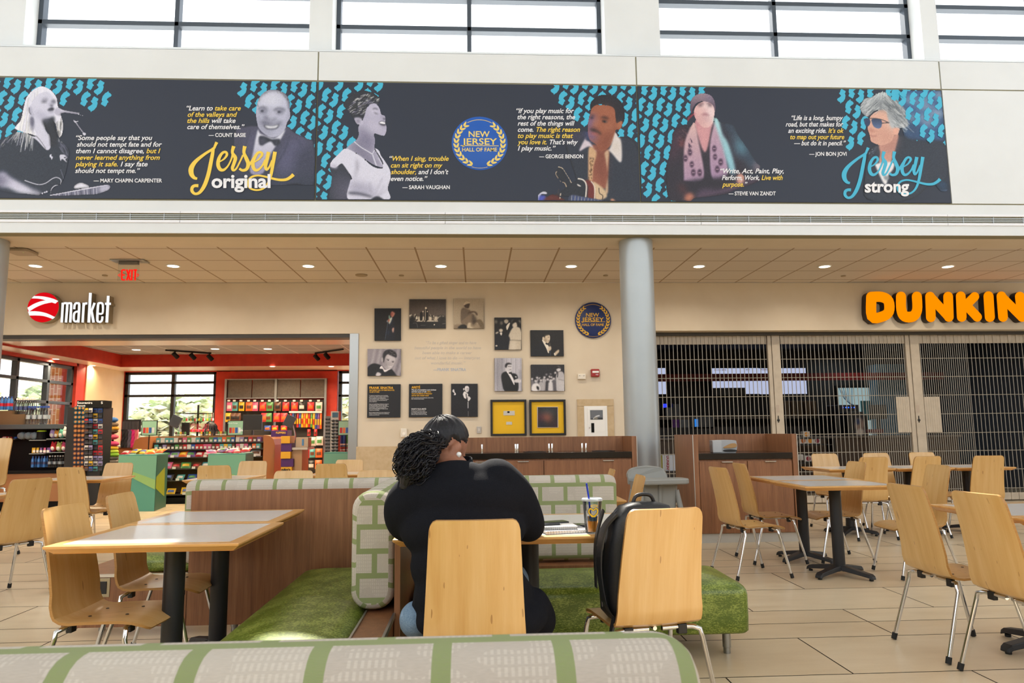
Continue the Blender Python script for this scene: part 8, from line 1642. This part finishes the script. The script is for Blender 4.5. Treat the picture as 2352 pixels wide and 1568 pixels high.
# tilt the cap so that the face and the ears stay free
Ax = Matrix.Rotation(R(52), 3, 'X'); vs = [hp(*(Ax @ (F.transposed() @ (Vector(v)-H)/HS-Vector((0, -.014, .02)))+Vector((0, -.014, .02)))) for v in vs]
LC = [F.transposed() @ (v-H)/HS for v in vs]
def bare(c): return (c.y > .002 and c.z < .05) or (c.y > .04 and c.z < .085) or (c.y > -.045 and c.z < .03 and abs(c.x) > .045)
vs = [hp(*(c*.86)) if bare(c) else v for c, v in zip(LC, vs)]
g.add(vs, [(j*n+i, (j+1)*n+i, (j+1)*n+(i+1) % n, j*n+(i+1) % n) for j in range(m_) for i in range(n)]); hc = g.build('hair', HRM, t, smooth=70, world=True)
rr = np.random.RandomState(3); g = MB(); A0 = Vector((-.165, 3.0, 1.165))
core = [(A0.x, A0.y, A0.z, .04), (-.21, 2.955, 1.13, .058), (-.245, 2.92, 1.075, .07), (-.262, 2.9, 1.02, .066), (-.28, 2.9, .975, .036)]
taper(g, [(x, y, z, r*.7) for x, y, z, r in core], 12, 4)
AX = (Vector(core[-1][:3])-Vector(core[0][:3])).normalized(); E1 = AX.orthogonal().normalized(); E2 = AX.cross(E1)
ctr = spline([c[:3] for c in core], 8); crad = [c[0] for c in spline([(c[3], 0) for c in core], 8)]
for k in range(640):
    i0 = rr.randint(0, 12); L = rr.randint(9, len(ctr)-i0); a = rr.rand()*6.28; q_ = .55+.6*rr.rand(); ph = rr.rand()*6.28; am = .005+.007*rr.rand(); fq = .8+.7*rr.rand(); pts = []
    for i in range(i0, i0+L):
        c = Vector(ctr[i]); d = E1*math.cos(a)+E2*math.sin(a); r_ = crad[i]*q_
        w_ = (i-i0)*fq+ph; pts.append(c+d*r_+Vector((am*math.sin(w_), am*math.cos(w_), am*.7*math.sin(w_*1.3+1))))
    if len(pts) > 3: g.tube(spline(pts, 3), list(np.linspace(.003, .0016, (len(pts)-1)*3+1)), 4, False)
g.build('ponytail', HRM, t, world=True)
g = MB(); e = hp(.106, .004, -.022); g.ell(e, (.011, .011, .011)); g.tube([e, e+F @ Vector((.004, .014, -.03))], .0052, 8); g.build('earbud', M_white, t, smooth=60, world=True)
# cashier far behind the candy shelves
c = atY(484, 985, 14.95); t = thing('person', 'cashier with a dark curly bob behind the candy shelves, back turned', 'person', (c.x, c.y, 0)); g = MB(); g.ell(c, (.085, .1, .12)); taper(g, [(c.x, c.y, c.z-.1, .06), (c.x, c.y, c.z-.22, .07)]); g.ell((c.x, c.y, c.z-.42), (.2, .12, .22)); g.ell((c.x, c.y, c.z-.68), (.17, .12, .2))
for s in (-1, 1): taper(g, [(c.x+s*.19, c.y, c.z-.3, .05), (c.x+s*.24, c.y+.05, c.z-.55, .042), (c.x+s*.16, c.y+.28, c.z-.5, .03)]); g.ell((c.x+s*.14, c.y+.35, c.z-.5), (.03, .06, .015)); taper(g, [(c.x+s*.09, c.y, c.z-.75, .09), (c.x+s*.09, c.y, c.z*.3, .06), (c.x+s*.09, c.y, .06, .045)]); g.ell((c.x+s*.09, c.y+.06, .04), (.04, .11, .04))
remesh(g.build('body', SK, t, world=True), .012, 4)
g = MB(); g.ell((c.x, c.y, c.z-.42), (.22, .14, .24)); g.ell((c.x, c.y, c.z-.68), (.19, .14, .22)); remesh(g.build('shirt', JK, t, world=True), .015, 4)
g = MB(); g.ell((c.x, c.y-.02, c.z+.03), (.115, .12, .13))
for k in range(90):
    a = rr.rand()*6.28; p0 = Vector((c.x+.1*math.cos(a), c.y-.02+.1*math.sin(a), c.z+.11*rr.rand())); g.tube(spline([p0+Vector((.02*math.cos(a)*i+.01*math.sin(3*i+k), .02*math.sin(a)*i, -.05*i)) for i in range(5)], 3), .008, 4, False)
g.build('hair', HRM, t, smooth=70, world=True)
# ---------------------------------------------------------------- on the table
zt = .7357
cx_, cy_ = .512, 3.22; t = thing('drink_cup', 'clear plastic drink cup with a blue straw and amber tea on the table', 'cup', (cx_, cy_, zt))
g = MB(); g.lathe([(.032, 0), (.033, .003), (.0425, .138), (.044, .141), (.0425, .142), (.041, .138), (.0318, .005), (.0, .004)], (0, 0, 0), 32, cap=False); g.build('cup', M_clear, t, smooth=50)
g = MB(); g.lathe([(.0, .006), (.0315, .006), (.0345, .052), (.0, .052)], (0, 0, 0), 28, cap=False); g.build('drink', mat('amber_tea', '#d98a1e', .12, coat=.3), t, smooth=50)
g = MB(); g.lathe([(.0, .146), (.036, .146), (.0385, .149), (.043, .149), (.0465, .145), (.0465, .138), (.044, .137)], (0, 0, 0), 32, cap=False); g.build('lid', mat('lid_translucent', '#d5dbe0', .25, alpha=.55), t, smooth=40)
g = MB(); g.tube([(-.004, 0, .02), (-.014, -.004, .145), (-.024, -.006, .215)], .0042, 10); g.build('straw', mat('straw_blue', '#1632a8', .3), t, smooth=60)
def cyl(x, z): r = .0336+.0094*z/.138; a = x/.038; return (r*math.sin(a), -r*math.cos(a), z)
def cstroke(g, pts, w_):
    P = np.array(spline(pts, 6)); d = np.gradient(P, axis=0); d /= np.linalg.norm(d, axis=1)[:, None]; nn_ = np.stack([-d[:, 1], d[:, 0]], 1)*w_/2
    g.add([cyl(*p) for p in np.vstack([P+nn_, P-nn_])], [(i, i+1, len(P)+i+1, len(P)+i) for i in range(len(P)-1)])
g = MB(); g.lathe([(.0342+.0005, .054), (.0354+.0005, .067)], (0, 0, 0), 32, cap=False); g.build('printed_band', mat('cup_blue', '#2c5f86', .4), t, smooth=50)
PZ = [[(-.002, .098), (-.012, .107), (-.02, .097), (-.016, .083), (.002, .073), (.009, .078)], [(-.002, .098), (.010, .107), (.018, .097), (.013, .083), (-.004, .073), (-.012, .078)]]
g = MB(); [cstroke(g, p, .0095) for p in PZ]; g.build('printed_pretzel_outline', mat('cup_ink', '#23406c', .4), t); g = MB()
for p in PZ: cstroke(g, p, .0062)
cstroke(g, [(.0135*math.cos(a)+.002, .118+.0045*math.sin(a)) for a in np.linspace(0, 6.283, 14)], .003); g.v = [(x*1.006, y*1.006, z) for x, y, z in g.v]; g.build('printed_pretzel', mat('cup_gold', '#e8c02c', .4), t)
def notebook(lab, x, y, z, w_, d, h, rz, cov):
    t = thing('notebook', lab, 'notebook', (x, y, z), R(rz), 'notebooks on the table'); g = MB(); g.box(-w_/2, w_/2, -d/2, d/2, .001, h); g.build('pages', mat('paper', '#e4e0da', .8), t); g = MB(); g.box(-w_/2-.003, w_/2+.003, -d/2, d/2, h, h+.0012); g.box(-w_/2-.003, w_/2+.003, -d/2, d/2, 0, .0012); g.build('cover', cov, t); g = MB()
    for k in range(16): g.lathe([(h*.62, -.0008), (h*.62+.0012, 0), (h*.62, .0008)], (-w_/2+w_*(k+.5)/16, -d/2, h/2), 12, 'x', False)
    g.build('spiral_binding', M_chrome, t); return t
notebook('larger spiral notebook at the bottom of the stack beside the cup', .385, 3.27, zt, .20, .15, .012, 12, mat('cover_grey', '#8d8e94', .5)); notebook('smaller open spiral notebook on top of the larger one', .365, 3.285, zt+.0133, .15, .12, .012, 4, mat('paper', '#e4e0da', .8))
t = thing('pen', 'dark pen lying on the top notebook', 'pen', (.325, 3.27, zt+.031), R(15)); g = MB(); g.tube([(-.06, 0, 0), (.05, 0, 0)], .0045, 10); g.build('barrel', mat('pen_dark', '#23262e', .3), t, smooth=50); g = MB(); g.tube([(.05, 0, 0), (.07, 0, 0)], [.0045, .001], 10); g.tube([(-.055, 0, .0055), (-.025, 0, .0055)], .0012, 6); g.build('tip_and_clip', M_chrome, t, smooth=50)
for lab, x, y, rz in (('black phone lying flat behind the notebooks, nearer the woman', .37, 3.56, 20), ('dark phone lying flat beside the cup', .485, 3.44, -12)):
    t = thing('phone', lab, 'phone', (x, y, zt), R(rz), 'phones on the table'); g = MB(); g.prism(rrect(-.075, .075, -.037, .037, .01), lambda p, h: (p[0], p[1], h), .0005, .009); g.build('body', M_dark, t, bevel=.002); g = MB(); g.prism(rrect(-.071, .071, -.034, .034, .008), lambda p, h: (p[0], p[1], h), .009, .0094); g.build('screen', mat('phone_glass', '#0c0e12', .06), t)
# backpack on the chair
c2 = CHAIRS['C2']; M2 = wm(c2); t = thing('backpack', 'black backpack on the seat of the chair right of the woman', 'backpack', tuple(M2 @ Vector((-.03, .2, .412))), c2.rotation_euler.z)
BP = mottled('black_nylon', '#101115', '#1a1b20', 120, .5, .3); g = MB(); rings = []
for z, a, b, y in ((.0, .13, .07, .025), (.03, .155, .095, .025), (.15, .165, .1, .01), (.3, .16, .095, -.01), (.4, .14, .08, -.03), (.46, .1, .055, -.045), (.475, .05, .03, -.05)): rings.append([(p[0]*a, p[1]*b+y, z) for p in rrect(-1, 1, -1, 1, .5, 6)])
g.loft(rings); g.build('main_bag', BP, t, smooth=60); g = MB(); rings = []
for z, a, b in ((.03, .10, .02), (.06, .12, .04), (.2, .12, .045), (.25, .1, .025)): rings.append([(p[0]*a, p[1]*b+.12, z) for p in rrect(-1, 1, -1, 1, .5, 5)])
g.loft(rings); g.build('front_pocket', BP, t, smooth=60)
def strap(pts, w_, nm):
    g = MB(); P = spline(pts, 5); rings = []
    for i, p in enumerate(P): rings.append([Vector(p)+Vector(q_) for q_ in ((0, -w_/2, -.004), (-.006, -w_/2, .004), (-.006, w_/2, .004), (0, w_/2, -.004))])
    g.loft(rings); g.build(nm, BP, t, smooth=60)
strap([(-.13, -.06, .43), (-.175, -.03, .36), (-.19, -.02, .22), (-.175, -.03, .08), (-.14, -.04, .02)], .05, 'shoulder_strap'); strap([(-.15, .02, .44), (-.178, .05, .3), (-.176, .06, .12)], .02, 'compression_strap'); strap([(-.14, -.05, .03), (-.165, -.07, -.05), (-.135, -.1, -.09), (-.12, -.09, -.03)], .03, 'loose_strap')
g = MB(); g.tube(spline([(-.05, -.045, .46), (-.03, -.045, .5), (.03, -.045, .5), (.05, -.045, .46)], 5), .008, 8); g.build('handle', BP, t, smooth=60); g = MB(); g.tube(spline([(-.164, .03, .05), (-.168, .02, .2), (-.16, .0, .33), (-.13, -.02, .42), (-.08, -.03, .462)], 6), .004, 6); g.build('zipper', mat('zip_grey', '#5a5c62', .3, .6), t, smooth=60)
bpy.data.objects.remove(_to)
